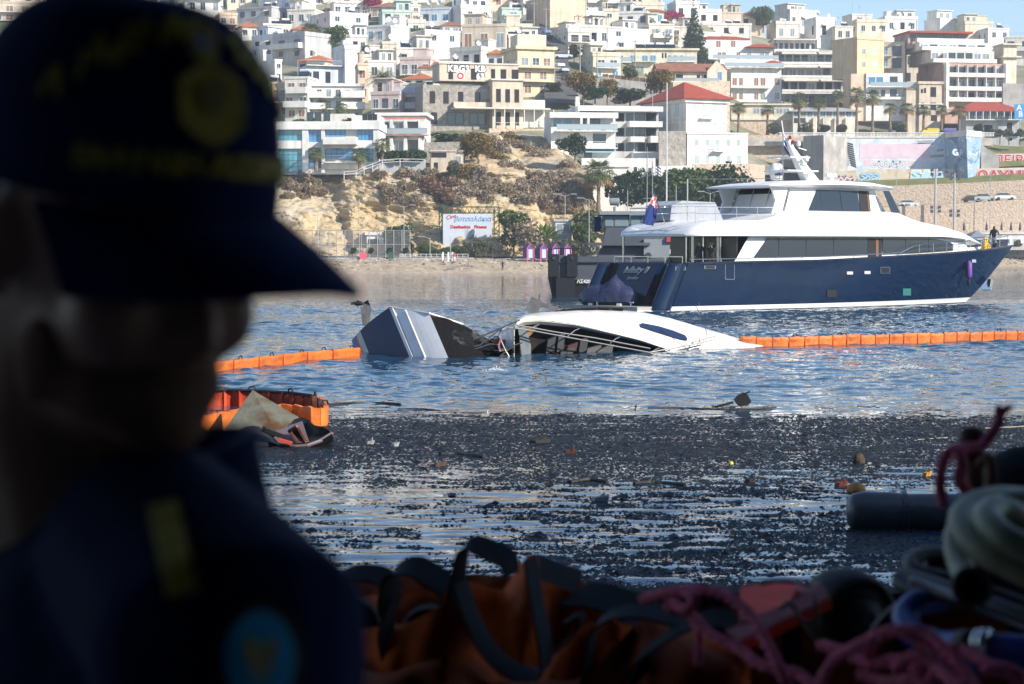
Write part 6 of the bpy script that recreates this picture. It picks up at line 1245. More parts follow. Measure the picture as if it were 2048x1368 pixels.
MB().prism([(16.9, .75, 4.95), (17.6, .8, 4.95), (16.9, .95, 6.1), (16.4, .9, 6.1)], (0, .04, 0)).build('side_screen', TINT, YB, recalc=True)
MB().add([(17.03, fside(17)+.05, 5.0), (17.03, 6-fside(17)-.05, 5.0), (16.3, 5.7-fside(16), 6.12), (16.3, fside(16)+.3, 6.12)], [(0,1,2,3)]).build('windscreen', TINT, YB)
CURTN = mat('plastic_curtain', (.016,.013,.012), .45, spec=.12, var=.4, vscale=1.5, bump=.5, bscale=1.2)
MB().add([(9.25, 1.1, 4.5), (9.85, 1.25, 6.15), (9.85, 4.9, 6.15), (9.25, 4.9, 4.5)], [(0,1,2,3)]).build('aft_curtain', CURTN, YB)
for t_ in (1.1, 2.5, 3.7, 4.9): MB().tube([(9.2, t_, 4.5), (9.8, t_+.05, 6.15)], .03, 5).build('curtain_frame', CHROME, YB)
# fly deck side supports
for t_ in (1.05, 4.95): MB().prism([(8.3,t_-.06,4.5),(9.0,t_-.06,4.5),(9.6,t_-.06,6.2),(8.4,t_-.06,6.2),(8.7,t_-.06,5.5)], (0,.12,0)).build('hardtop_support', GELW, YB, recalc=True)
P = []
for s, zt, zb in ((7.9, 6.26, 6.16), (8.1, 6.32, 6.14), (9, 6.44, 6.15), (10.4, 6.55, 6.17), (13, 6.62, 6.2), (15.6, 6.55, 6.2), (16.9, 6.40, 6.18), (17.5, 6.26, 6.16)):
    k = .55 if s < 16.5 else .55+(s-16.5)*.5
    P.append([(s,k+.3,zb),(s,k,lerp(zb,zt,.35)),(s,k+.1,lerp(zb,zt,.7)),(s,k+.5,zt-.03),(s,3,zt),(s,5.5-k,zt-.03),(s,5.9-k,lerp(zb,zt,.7)),(s,6-k,lerp(zb,zt,.35)),(s,5.7-k,zb)])
mb = MB().grid(P, close_u=True); mb.add(P[0], [tuple(range(9))]); mb.add(P[-1], [tuple(reversed(range(9)))]); o = mb.build('hardtop', GELW, YB, recalc=True); smooth_auto(o, 50)
# mast
mb = MB(); P = []
for s, z_, w_, l_ in ((13.2, 6.5, .3, .48), (12.5, 7.3, .24, .33), (11.85, 8.1, .17, .2), (11.4, 8.8, .09, .11)): P.append([(s-l_,TC-w_,z_),(s+l_,TC-w_,z_),(s+l_,TC+w_,z_),(s-l_,TC+w_,z_)])
mb.grid(P, close_u=True); mb.add(P[-1], [(0,1,2,3)]); o = mb.build('mast', GELW, YB, recalc=True)
bev = o.modifiers.new('b', 'BEVEL'); bev.width = .08; bev.segments = 3
for s, z_, s2 in ((10.6, 7.05, 12.8), (10.8, 7.75, 12.2)): MB().box(s, s2, TC-.9, TC-.5, z_, z_+.07).box(s, s2, TC+.5, TC+.9, z_, z_+.07).box(s, s+.15, TC-.5, TC+.5, z_, z_+.07).build('mast_spreader', GELW, YB)
dome = MB().lathe([(.02,-.42),(.30,-.40),(.36,-.15),(.40,.1),(.36,.35),(.22,.5),(.02,.56)], 20)
pD = YP(1553, 345, 3.9); dd = dome.build('satcom_dome', GELW, YB, smooth=True, loc=(pD[0], 3.9, pD[1])); MB().tube([(pD[0],3.9,6.4),(pD[0],3.9,pD[1]-.4)], .1, 8).build('dome_post', GELW, YB)
put_text('dome_lettering', 'sailor', .2, mat('letter_navy', (.02,.05,.2), .5), YB, (pD[0]+.0, 3.9-.40, pD[1]-.12), (R(90), 0, R(-30)), .008, .006, .2).location = (pD[0]-.16, 3.9-.36, pD[1]-.1)
for px, py, t_, sc in ((1597, 288, 2.7, .3), (1613, 318, 2.5, .32)):
    p_ = YP(px, py, t_); link('small_dome', dd.data, YB, (p_[0], t_, p_[1]), None, (sc,)*3); MB().tube([(p_[0],t_,p_[1]-.2),(12.6, TC-.2, p_[1]-.3)], .03, 5).build('dome_bracket', GELW, YB)
for k, (px, py) in enumerate(((1580, 271), (1586, 280))): p_ = YP(px, py, 2.8); MB().lathe([(.06,0),(.075,.06),(.075,.16),(.02,.2)], 8, 'z', (p_[0], 2.8, p_[1]-.2)).build('nav_lamp', mat('lamp_red', (.30,.02,.02), .3), YB)
p0 = YP(1567, 268, 3); MB().tube([(11.5,TC,8.6),(p0[0],TC,9.0),(p0[0]-.15,TC,9.7)], .035, 6).build('mast_antenna', GELW, YB)
RD = MB().box(-.35,.35,-.12,.12,-.07,.07); RD.build('radar_bar', GELW, YB, loc=(14.6, 3, 6.95)); MB().lathe([(.18,0),(.16,.3)], 10, 'z', (14.6,3,6.58)).build('radar_foot', GELW, YB)
# rails
def rail(name, pts, r_=.022, m=CHROME): return MB().tube(pts, r_, 5).build(name, m, YB)
def sheer(s, off=.07): 
    q_ = (s-2.05)/27.3; a_ = hull_pt(q_, 1, -1); return Vector((a_[0], a_[1]+off, a_[2]))
def sheer_p(s, off=.07):
    q_ = (s-2.05)/27.3; a_ = hull_pt(q_, 1, 1); return Vector((a_[0], a_[1]-off, a_[2]))
for fn in (sheer, sheer_p):
    rail('deck_rail', [fn(s)+Vector((0,0,.16)) for s in np.linspace(2.2, 17, 18)]); rail('deck_rail', [fn(17)+Vector((0,0,.16)), fn(18)+Vector((0,0,.45)), *[fn(s)+Vector((0,0,.55)) for s in np.linspace(19, 28.6, 12)]]); rail('deck_rail', [fn(s)+Vector((0,0,.28)) for s in np.linspace(18.5, 28.6, 12)], .014)
    for s in list(np.linspace(2.4, 17, 9)): rail('rail_post', [fn(s)-Vector((0,0,.02)), fn(s)+Vector((0,0,.16))], .018)
    for s in np.linspace(18.5, 28.5, 9): rail('rail_post', [fn(s)-Vector((0,0,.02)), fn(s)+Vector((0,0,.55))], .018)
rail('stern_rail', [(2.0,.4,2.65),(2.0,5.6,2.65)]); 
for t_ in (.4, 1.7, 3.0, 4.3, 5.6): rail('rail_post', [(2.0,t_,2.3),(2.0,t_,2.65)], .02)
for s, t_ in ((2.6,.35), (2.6,5.65), (4.2,.3)): MB().tube([(s,t_,2.2),(s,t_,3.72)], .055, 8).build('deck_post', CHROME, YB)
for t_ in (.5, 5.5):
    for z_ in (4.78, 5.12): rail('upper_rail', [(2.9,t_,z_-.05),(8.3,t_,z_)]); 
    for s in (2.9, 4.2, 5.6, 7.0, 8.2): rail('rail_post', [(s,t_,4.3),(s,t_,5.12)], .018)
for z_ in (4.78, 5.1): rail('upper_rail', [(2.9,.5,z_),(2.9,5.5,z_)])
MB().prism([(3.6,3.2,4.45),(3.7,3.2,5.2),(4.4,3.2,5.45),(6.6,3.2,5.4),(7.2,3.2,4.45)], (0,2.0,0)).build('covered_tender', mat('canvas_grey', (.34,.36,.40), .85, var=.15, bump=.4, bscale=2), YB, recalc=True)
for s0_, z0_ in ((6.7, 6.32), (9.0, 6.55)): rail('roof_stay', [(3.0, 1.2, 6.45), (9.5, 1.2, 6.6)], .015)
rail('roof_stay_post', [(3.0,1.2,4.4),(3.0,1.2,6.45)], .03)
# hull fittings
def on_hull(px, py):
    t_ = 0.0
    for _ in range(8):
        s, z_ = YP(px, py, t_); zs = interp(s, [(0, 2.33), (11, 2.47), (20, 2.80), (25, 3.0), (29.4, 3.30)]); r_ = min(1, max(0, z_/zs)); s0 = lerp(1.0, 2.05, r_); s1 = lerp(25.2, 29.35, r_**.9); q_ = min(1, max(0, (s-s0)/(s1-s0))); t_ = hull_pt(q_, r_, -1)[1]
    return s, t_, z_
def fitting(name, px0, px1, py0, py1, m, frame=None, out=.03):
    c = [Vector(on_hull(px, py)) for px, py in ((px0, py1), (px1, py1), (px1, py0), (px0, py0))]
    if frame:
        ce = sum(c, Vector())/4; MB().prism([ce+(p-ce)*1.22-Vector((0,out,0)) for p in c], (0,.06,0)).build(name+'_frame', frame, YB, recalc=True)
    return MB().prism([p-Vector((0, out+.008, 0)) for p in c], (0,.06,0)).build(name, m, YB, recalc=True)
fitting('fairlead', 1352, 1369, 534, 540, BLK, CHROME); fitting('vent_grille', 1410, 1429, 532, 537, BLK, CHROME); fitting('porthole', 1693, 1705, 543, 549, mat('porthole_pale', (.55,.55,.55), .3)); fitting('porthole', 1728, 1740, 542, 548, MATS['porthole_pale']); fitting('hawse_vent', 1762, 1778, 535, 546, BLK, CHROME); fitting('porthole', 1943, 1951, 519, 525, MATS['porthole_pale'])
GRNG = mat('porthole_green', (.05,.22,.20), .1); fitting('square_porthole', 1653, 1672, 580, 594, BLK); fitting('square_porthole', 1805, 1821, 577, 591, GRNG)
for px0, px1, py0, py1 in ((1450, 1450.8, 529, 558), (1468, 1468.8, 529, 558), (1450, 1468.8, 558, 558.8)): fitting('boarding_door_seam', px0, px1, py0, py1, CHROME, None, .005)
c = Vector(on_hull(1930, 540))+Vector((0, -.28, 0)); FD = thing('fender', 'long purple fender hanging from the yacht bow', 'fender', A+av*c.x+bv*c.y+Vector((0,0,c.z)), PHI)
MB().lathe([(.02,.52),(.09,.48),(.17,.36),(.18,-.3),(.12,-.44),(.03,-.5)], 14).build('body', mat('fender_purple', (.15,.06,.30), .6), FD, smooth=True); MB().lathe([(.05,-.5),(.10,-.6),(.09,-.82),(.03,-.88)], 10).build('end_cap', BLK, FD); MB().tube([(0,0,.5),(0,.12,1.15)], .015, 5).build('rope', BLK, FD)
# anchor at the stem
pa = YP(1974, 570, 3.0); MB().obox((pa[0], TC, pa[1]), (.05,0,.28), (0,.35,0), (.05,0,-.02)).obox((pa[0]-.05, TC-.25, pa[1]+.1), (.04,0,.22), (0,.12,0), (.1,0,-.02)).build('anchor', CHROME, YB)
# people and gear on the yacht (standing on the deck)
def yl(s, t_, z_): return A+av*s+bv*t_+Vector((0,0,z_))
p_ = YP(1989, 495, 2.7)
person('man in dark jacket standing at the yacht bow with hand raised to face', yl(p_[0], 2.75, 2.78), PHI+R(115), stand(re=(-.27,-.16,1.2), rh=(-.1,-.24,1.46), rf=(-.04,-.2,1.55)), CLK, CLG, scale=.92)
for k, px in enumerate((1967, 1976)):
    p_ = YP(px, 500, 2.4); t = thing('life_jacket', f'yellow oilskin hung at the bow rail, {("left" if k == 0 else "right")} of the two', 'oilskin', yl(p_[0], 2.3+.2*k, 2.85), PHI+R(100)); YEL = mat('oilskin_yellow', (.75,.45,.02), .5)
    MB().lathe([(.14,-.1),(.17,.1),(.16,.4),(.12,.52),(.05,.62),(.08,.72),(.05,.85)], 9).build('jacket', YEL, t, smooth=True); MB().tube([(.15,0,.48),(.22,.0,.1)], .05, 6).build('sleeve', YEL, t); MB().tube([(-.15,0,.48),(-.22,.0,.1)], .05, 6).build('sleeve', YEL, t)
tag(MB().prism([(-.5,-.2,0),(.45,-.2,.15),(.6,-.2,.55),(-.2,-.2,.5),(-.5,-.2,.3)], (0,.5,0)).build('anchor_winch_cover', CLN, None, loc=yl(27.8, 2.75, 3.05), rot=(0,0,PHI)), 'dark cover over the anchor winch at the bow tip', 'cover')
p_ = YP(1420, 510, 1.2)
person('person in the yacht cockpit holding up a phone', yl(p_[0], 1.1, 1.78), PHI+R(-50), stand(le=(.2,-.2,1.2), re=(-.2,-.2,1.2), lh=(.06,-.38,1.42), rh=(-.06,-.38,1.42), lf=(.03,-.4,1.52), rf=(-.03,-.4,1.52)), CLK, CLK, scale=.95)
p_ = YP(1402, 505, 2.2); person('second person standing back in the shaded yacht cockpit', yl(p_[0], 2.3, 1.78), PHI+R(-70), stand(), CLN, CLK, scale=.95)
# ensign on its staff
ps = YP(1330, 447, 3.0); FG = thing('ensign', 'blue ensign with red and white canton hanging from the yacht stern staff', 'flag', yl(ps[0], 3.0, ps[1]), PHI)
MB().tube([(0,0,0),(-.75,0,1.55)], .03, 6).build('staff', CHROME, FG); P = []; 
for i in range(7):
    q_ = i/6; row = []
    for j in range(7): r_ = j/6; row.append((-.72-.15*r_+.2*q_*r_-.12*math.sin(q_*5)*r_, .09*math.sin(q_*9+r_*2), 1.5-1.5*r_-.25*q_*(1-r_)-.12*q_))
    P.append([(x_+.45*q_*(.3+.5*(1-abs(.6-k/6)))-.55*(k/6), y_, z_) for k, (x_, y_, z_) in enumerate(row)])
FBL = mat('flag_blue', (.008,.03,.16), .8); MB().grid(P, mi=lambda i, j: 1 if (j < 2 and (i+j) % 2 == 0) else 2 if j < 2 else 0).build('cloth', [FBL, GRR, CLW], FG, smooth=True)
# covered jet ski on the platform
J0 = yl(-.15, 3.4, .26); JS = thing('jet_ski', 'jet ski under a creased navy cover on the yacht swim platform', 'jet ski', J0, R(150)); JS.scale = (1.12, 1.0, 1.0); P = []
COV = mat('cover_navy', (.035,.04,.10), .45, var=.2, vscale=2, bump=.5, bscale=3.5)
for i in range(21):
    x_ = lerp(-1.35, 1.45, i/20); top = interp(x_, [(-1.4, .55), (-1.25, .75), (-.9, .95), (-.55, 1.12), (-.38, 1.5), (-.2, 1.3), (.2, 1.0), (.8, .95), (1.2, .78), (1.45, .5)]); wd = interp(x_, [(-1.4, .2), (-1.1, .42), (0, .55), (.9, .5), (1.45, .15)]); row = []
    for j in range(13):
        an = math.pi*j/12; cr = 1+.07*math.sin(j*2.1+i*1.1)+.05*math.sin(i*2.6); row.append((x_, wd*math.cos(an)*cr, .18+(top-.18)*max(0, math.sin(an))**.7*cr))
    P.append(row)
mb = MB().grid(P); mb.add(P[0], [tuple(range(13))]); mb.add(P[-1], [tuple(range(13))]); mb.build('cover', COV, JS, smooth=True, recalc=True); MB().prism([(-1.2,-.3,.0),(1.1,-.3,0),(1.4,-.3,.3),(-1.3,-.3,.3)], (0,.6,0)).build('hull', BLK, JS, recalc=True)
for x_ in (-.7, .7): MB().box(x_-.1, x_+.1, -.5, .5, -.0, .12).build('cradle', GELW, JS)
# ================================================================ GREY PATROL BOAT
PG = mat('patrol_grey_shaded', (.085,.095,.115), .55, var=.15, vscale=.5); PGL = mat('patrol_lightgrey', (.24,.26,.28), .55, var=.1, vscale=.5); PBK = mat('patrol_black', (.012,.013,.016), .5)  # main grey is darkened: the vessel's shade is put into the colour
D0 = 128.; a = at(1098, 610, D0); a.z = 0; k_ = D0/F; PB = thing('patrol_boat', 'grey patrol vessel moored behind the yacht stern', 'patrol boat', a, R(-1)); u = lambda px: (px-1098)*k_; v = lambda py: (at(1098, py, D0).z)
mb = MB(); prof = [(1098, 525), (1108, 590), (1112, 612)]; P = []
for px, zb, zt in ((1096, 1.2, v(510)), (1104, .0, v(510)), (1130, -.4, v(511)), (1180, -.4, v(514)), (1240, -.4, v(517)), (1330, -.4, v(518))):
    w_ = 3.2 if px > 1110 else 2.8; P.append([(u(px), 0, zb), (u(px), -.15, lerp(zb, zt, .5)), (u(px), -.2, zt), (u(px), w_*2, zt), (u(px), w_*2, zb)])
mb.grid(P, mi=lambda i, j: 1 if j == 0 else 0, close_u=True); mb.add(P[0], [(0,1,2,3,4)]); mb.build('hull', [PG, PBK], PB, recalc=True)
for px0, px1 in ((1098, 1118), (1134, 1155)):
    MB().box(u(px0), u(px1), -.5, -.21, v(553), v(508)).build('fender_plate', PBK, PB); MB().lathe([(.06,0),(.13,0),(.13,.05),(.06,.05)], 12, 'y', (u((px0+px1)/2), -.56, v(516)), 0).build('fairlead_ring', CHROME, PB)
MB().box(u(1095), u(1330), -.32, -.21, v(526), v(524)).build('fender_strip', PBK, PB); MB().box(u(1112), u(1150), -.7, -.22, -.3, v(556)).build('bow_pusher', PBK, PB)
put_text('hull_number', 'ΛΣ420', .30, FRAMEW, PB, (u(1167), -.26, v(563)), (R(90), 0, 0), .01, .012); MB().prism([(u(1190),-.27,v(560)),(u(1200),-.27,v(560)),(u(1194),-.27,v(568))], (0,.03,0)).build('blue_flash', mat('flash_blue', (.05,.35,.75), .5), PB, recalc=True)
mb = MB(); hp = [(1195,518),(1200,500),(1206,495),(1213,455),(1330,455),(1330,518)]; mb.prism([(u(px), .9, v(py)) for px, py in hp], (0,4.2,0)); mb.build('deck_house', PG, PB, recalc=True)
hp = [(1205,455),(1209,430),(1330,428),(1330,455)]; MB().prism([(u(px), 1.0, v(py)) for px, py in hp], (0,4.0,0)).build('wheelhouse', PG, PB, recalc=True); MB().box(u(1199), u(1335), .6, 5.4, v(429), v(422)).build('wheelhouse_roof', PGL, PB)
WG = mat('wheel_glass', (.20,.26,.28), .1)
for px0, px1 in ((1211, 1226), (1230, 1256), (1263, 1280), (1284, 1322)): MB().box(u(px0), u(px1), .93, .99, v(452), v(433)).build('window', WG, PB); MB().box(u(px0)-.05, u(px1)+.05, .96, .995, v(453), v(432)).build('window_frame', PGL, PB)
MB().box(u(1178), u(1300), .3, .88, v(491), v(485)).build('side_step', PG, PB); MB().box(u(1288), u(1340), .5, .85, v(520), v(478)).build('light_bulkhead', PGL, PB); MB().lathe([(.2,0),(.2,.06)], 12, 'y', (u(1297), .42, v(511))).build('porthole', FRAMED, PB); MB().box(u(1333), u(1347), .3, .45, v(484), v(474)).build('liferaft_red', CLR, PB)
mb = MB(); rp = [u(px) for px in np.linspace(1100, 1180, 7)]
for x_ in rp: mb.tube([(x_, 0, v(510)), (x_, 0, v(497))], .025, 5)
mb.tube([(rp[0],0,v(500)),(rp[0]+.3,0,v(497)),(rp[-1]-.5,0,v(497)),(rp[-1],0,v(508))], .03, 5); mb.build('bow_rail', PBK, PB)
MB().tube([(u(1231),2,v(422)),(u(1231),2,v(412))], .1, 8).lathe([(.02,-.35),(.24,-.3),(.26,.25),(.2,.3),(.02,.3)], 12, 'x', (u(1231), 2, v(402))).build('searchlight', PGL, PB)
for px, pt in ((1297, 290), (1308, 320)): MB().tube([(u(px),2.5,v(425)),(u(px),2.5,v(pt))], [.045,.025], 6).build('mast_pole', PGL, PB)
MB().tube([(u(1286),2.5,v(352)),(u(1310),2.5,v(330))], .035, 5).build('mast_yard', PGL, PB); MB().tube([(u(1290),2.5,v(395)),(u(1318),2.5,v(395))], .03, 5).build('mast_yard', PGL, PB)
MB().box(u(1191), u(1204), 3, 4.5, v(462), v(432)).build('blue_tarp', FBL, PB)
# a Greek flag near the white base building
FW = mat('flag_white', (.75,.75,.78), .8)
def small_flag(label, loc, h, w_, mats, n=5):
    t = thing('small_flag', label, 'flag', loc); MB().tube([(0,0,-2.2),(0,0,h+.1)], .03, 5).build('staff', STEEL, t); P = [[(.05+w_*i/6, .06*math.sin(i*1.4), h-h*j/n-.1*i) for j in range(n+1)] for i in range(7)]
    MB().grid(P, mi=lambda i, j: j % 2).build('cloth', mats, t); return t
small_flag('small blue and white striped flag by the white base building', at(1311, 345, 306), 1.2, .8, [FBL, FW]); p_ = YP(1566, 283, 3.4); small_flag('small blue and white striped flag at the yacht mast', yl(p_[0], 3.4, p_[1]-.3), .7, .35, [FBL, FW])
def smooth_path(pts, n=8):
    W_ = [Vector(p) for p in pts]; Q = []
    for i in range(len(W_)-1):
        p0, p1, p2, p3 = W_[max(i-1, 0)], W_[i], W_[i+1], W_[min(i+2, len(W_)-1)]
        for k in range(n): t = k/n; Q.append(.5*((2*p1)+(p2-p0)*t+(2*p0-5*p1+4*p2-p3)*t*t+(3*p1-p0-3*p2+p3)*t**3))
    Q.append(W_[-1]); return Q
# ================================================================ CAPSIZED BOATS
WHB = mat('wreck_white', (.74,.72,.67), .4, var=.12, vscale=1.2, coord='World', dirt=((.40,.36,.30), .7)); WNV = mat('wreck_navy', (.03,.045,.11), .5, spec=.2, var=.2, vscale=1, coord='World'); WBT = mat('wreck_bottom', (.84,.86,.88), .4, var=.1, vscale=1.5, coord='World'); CHAR = mat('charred', (.16,.155,.15), .85, spec=.1, col2=(.008,.008,.009), vscale=1.3, coord='World', bump=.8, bscale=6, detail=8, contrast=(.54, .68)); ALU = mat('cast_aluminium', (.15,.155,.16), .5, .1, var=.3, vscale=4)
W1 = thing('capsized_speedboat', 'capsized speedboat floating stern up with half burnt bottom', 'boat', at(778, 714, 56))
o1 = Vector(W1.location); d1 = Vector((.62, -1.0, -1.33)).normalized()
def P1(px, py, D): return at(px, py, D)-o1
G1, C1, K1, C2, G2 = P1(703, 681, 57.8), P1(778, 615, 56), P1(859, 628, 55), P1(926, 650, 55.4), P1(1012, 706, 56.6)
def loft(name, a, b, m, n=6, L_=5.0, bulge=0.0, lift=0.0, q0=0.0, q1=1.0, dd_=None):
    P = []; nn = (b-a).cross(d1).normalized()
    if nn.y > 0: nn = -nn
    for i in range(n+1):
        c = a.lerp(b, lerp(q0, q1, i/n)); bl = math.sin(math.pi*lerp(q0, q1, i/n))*bulge
        P.append([c+d1*L_*k/8+nn*(bl+lift) for k in range(9)])
    return MB().grid(P).build(name, m, W1, recalc=False)
BW = mat('stripe_blue', (.05,.12,.42), .4); RW = mat('stripe_red', (.42,.06,.10), .4)
loft('hull_side', G1, C1, WNV, 8, 5, .10, 0, .30, 1); loft('stripe_blue', G1, C1, BW, 3, 5, .10, 0, .0, .10); loft('stripe_red', G1, C1, RW, 3, 5, .10, 0, .10, .17); loft('stripe_white', G1, C1, WHB, 3, 5, .10, 0, .17, .30)
loft('hull_bottom', C1, K1, WBT, 8, 5, .05); loft('burnt_bottom', K1, C2, CHAR, 8, 5, .05); loft('burnt_side', C2, G2, CHAR, 8, 5, .06)
# back faces closing the hull
BKP = P1(960, 700, 59.5); 
MB().add([G1, C1, K1, C2, G2, BKP+Vector((0,0,.1))], [(0,1,2,3,4,5)]).build('transom', WNV, W1)
e_ = d1*5; MB().add([G1, G2, BKP, G1+e_, G2+e_, BKP+e_], [(0,2,5,3),(2,1,4,5)]).build('deck', WHB, W1)
def strake(q, w_, h_=.06):
    c = C1.lerp(K1, q); nn = (K1-C1).cross(d1).normalized(); nn = -nn if nn.y > 0 else nn; t_ = (K1-C1).normalized(); b0 = c+nn*(.05*math.sin(math.pi*q)+.004); P = [[b0-t_*w_+d1*5*k/6, b0+nn*h_-t_*w_*.2+d1*5*k/6, b0+t_*w_+d1*5*k/6] for k in range(7)]
    return MB().grid(P).build('strake', WHB, W1)
strake(.12, .035, .045); strake(.45, .03, .04)
t_ = thing; 
MB().tube([C1+Vector((0,-.02,.02)), K1+Vector((0,-.02,.02)), C2+Vector((0,-.02,.02))], .03, 6).build('keel_edge', WHB, W1)
for px, py in ((773, 668), (771, 690)):
    c = G1.lerp(C1, .75)+d1*((py-640)/72); nn = (C1-G1).cross(d1).normalized(); nn = -nn if nn.y > 0 else nn; MB().lathe([(.03,0),(.03,.04)], 8, 'y', (0,0,0)).build('drain_plug', FRAMED, W1, loc=P1(px, py, 56.6)-Vector((0,.55,0)))
# stern drive leg sticking up
mb = MB(); mb.obox(P1(729, 632, 57.4), (.08,0,.01), (0,.12,0), (-.03,0,.28)).obox(P1(736, 640, 57.4), (.06,0,0), (0,.10,0), (.03,0,.30)); mb.build('drive_leg', ALU, W1); MB().add([P1(720, 608, 57.4), P1(736, 600, 57.2), P1(746, 624, 57.4), P1(732, 612, 57.6)], [(0,1,2,3)]).prism([P1(721, 609, 57.3), P1(736, 599, 57.3), P1(745, 623, 57.3)], (0,.05,0)).build('cavitation_plate', ALU, W1, recalc=True)
mb = MB(); c = P1(715, 607, 57.3)
for k in range(3): an = k*2.1+.2; mb.obox(c+Vector((-.08*math.cos(an), 0, .1*math.sin(an)*.4)), (.11*math.cos(an),.02,.05*math.sin(an)), (0,.05,.02), (0,.005,.02))
mb.lathe([(.02,-.1),(.06,-.08),(.06,.12),(.03,.16)], 8, 'x', c); mb.build('propeller', BLK, W1)
# hole and wreckage at the burnt part
MB().lathe([(.02,0),(.30,.03),(.34,.0)], 12, 'y', P1(925, 688, 55.0)-Vector((0,.03,0))).build('burnt_hole', BLK, W1)
WCK = thing('wreck_tubing', 'bent stainless rail and ropes between the two wrecks', 'wreckage', wat(1000, 714)); oc = Vector(WCK.location)
for pts, r_ in (([(850,714),(940,682),(1028,645),(1040,640)], .022), ([(875,714),(960,690),(1003,656),(1012,652),(1030,655)], .02), ([(1003,656),(998,672),(1010,700),(1018,713)], .022), ([(1018,713),(1000,712),(1030,690),(1045,685)], .02), ([(1015,652),(1024,680)], .008), ([(905,714),(980,688),(1000,690)], .018)):
    MB().tube([at(px, py, 55.0)-oc for px, py in pts], r_, 5).build('tube', mat('dull_steel', (.20,.19,.18), .4, .6), WCK)
P = [[at(998+k*1.2+2*math.sin(j), 668+j*5, 54.9)-oc for j in range(8)] for k in range(4)]; MB().grid(P).build('torn_cloth', mat('torn_cloth', (.45,.22,.30), .9, var=.5, vscale=6), WCK)
for k in range(10): c = at(random.uniform(880, 1020), random.uniform(700, 713), 55.3)-oc; MB().obox(c, (random.uniform(.1,.3),0,random.uniform(-.05,.05)), (0,.1,0), (0,0,random.uniform(.03,.1))).build('burnt_fragment', CHAR, WCK)
# ---- white motorboat on its side
Q0, Q1 = wat(1036, 711), wat(1545, 694); ax = (Q1-Q0).normalized(); bx = Vector((-ax.y, ax.x, 0)); W2 = thing('capsized_motorboat', 'white motorboat lying on its side with open cockpit and bent rail', 'boat', Q0)
def WP(px, py, t):
    d = ray(px, py); o_ = Q0+bx*t; k = o_.dot(bx)/d.dot(bx) if abs(d.dot(bx)) > 1e-6 else 0; k = (o_.x*bx.x+o_.y*bx.y)/(d.x*bx.x+d.y*bx.y); return Vector((0,0,CZ))+d*k-Q0
crest = [(1029, 652), (1032, 640), (1047, 630), (1080, 625), (1120, 622), (1160, 619.5), (1200, 619), (1244, 620.5), (1288, 625), (1340, 636), (1390, 651), (1478, 677), (1546, 697)]
rimt = [(1029, 654), (1033, 644), (1047, 633.5), (1097, 634), (1144, 641), (1214, 660), (1273, 675), (1331, 695), (1360, 708), (1546, 700)]
rimb = [(1029, 660), (1036, 655), (1047, 650), (1077, 648), (1156, 656), (1229, 672), (1288, 686), (1340, 703), (1360, 712), (1546, 703)]
xs = sorted(set([1029, 1031, 1034, 1038, 1043]+list(range(1050, 1550, 10))+[1546])); P = []; PR_ = []
for px in xs:
    yc, yr = interp(px, crest), interp(px, rimt); e = sstep(1029, 1060, px); e2 = 1-sstep(1480, 1546, px); row = [WP(px, yr, .0)]
    for k in range(1, 7): q = k/6; row.append(WP(px, lerp(yr, yc, math.sin(q*math.pi/2)), .05+(1.1*e*e2+.02)*(1-math.cos(q*math.pi/2))))
    w_ = row[-1]; 
    for tt, zz_ in ((1.9, .8), (2.5, .35), (2.7, -.4)): row.append(Vector((w_.x, w_.y, 0))+bx*((tt-1.1)*e*e2+.03)+Vector((0,0,w_.z*zz_)))
    P.append(row); yb = interp(px, rimb)
    PR_.append([WP(px, yr, .0), WP(px, lerp(yr, yb, .1), -.05), WP(px, lerp(yr, yb, .45), -.07), WP(px, lerp(yr, yb, .5), -.04), WP(px, lerp(yr, yb, .6), -.05), WP(px, yb, .06)])
o = MB().grid(P).build('hull', WHB, W2, recalc=False); smooth_auto(o, 60); smooth_auto(MB().grid(PR_).build('gunwale', WHB, W2), 30)
PD = []; 
for px in range(1036, 1362, 8):
    yb = interp(px, rimb); PD.append([WP(px, yb, .06), WP(px+3, yb+3, .5), WP(px+4, max(yb+8, 712), .9), WP(px, 722, 1.0)])
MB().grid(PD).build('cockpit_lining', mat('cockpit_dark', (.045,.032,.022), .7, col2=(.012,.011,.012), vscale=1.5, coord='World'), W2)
MB().add([WP(1036, 655, .03), WP(1050, 652, .06), WP(1062, 690, .1), WP(1062, 716, .1), WP(1044, 716, .05)], [(0,1,2,3,4)]).build('stern_panel', mat('wreck_shade_grey', (.16,.18,.20), .5, var=.3, vscale=3), W2)  # stern panel greyed: its shade is put into the colour
MB().add([WP(1044, 652, .12), WP(1078, 651, .2), WP(1064, 668, .2), WP(1048, 682, .15)], [(0,1,2,3)]).build('wooden_locker', mat('varnished_wood', (.22,.12,.05), .5, var=.4, vscale=3), W2)
for px, py, sx, sz, m_ in ((1100, 690, .12, .2, 'a'), (1120, 684, .1, .25, 'b'), (1142, 696, .15, .12, 'c'), (1165, 690, .12, .2, 'a'), (1185, 700, .2, .1, 'd'), (1210, 700, .2, .12, 'd'), (1132, 704, .2, .08, 'b')):
    col = {'a': (.03,.035,.04), 'b': (.045,.05,.06), 'c': (.045,.015,.015), 'd': (.08,.08,.085)}[m_]; MB().obox(WP(px, py, .42), (sx,.1,.05), (-.03,.1,0), (.03,.02,sz)).build('loose_gear', mat('gear_'+m_, col, .7, var=.3), W2)
wp = [(1279, 649), (1285, 646), (1317, 652), (1345, 660.5), (1370, 670), (1375, 677), (1374, 681), (1346, 674.5), (1310, 663), (1282, 654)]
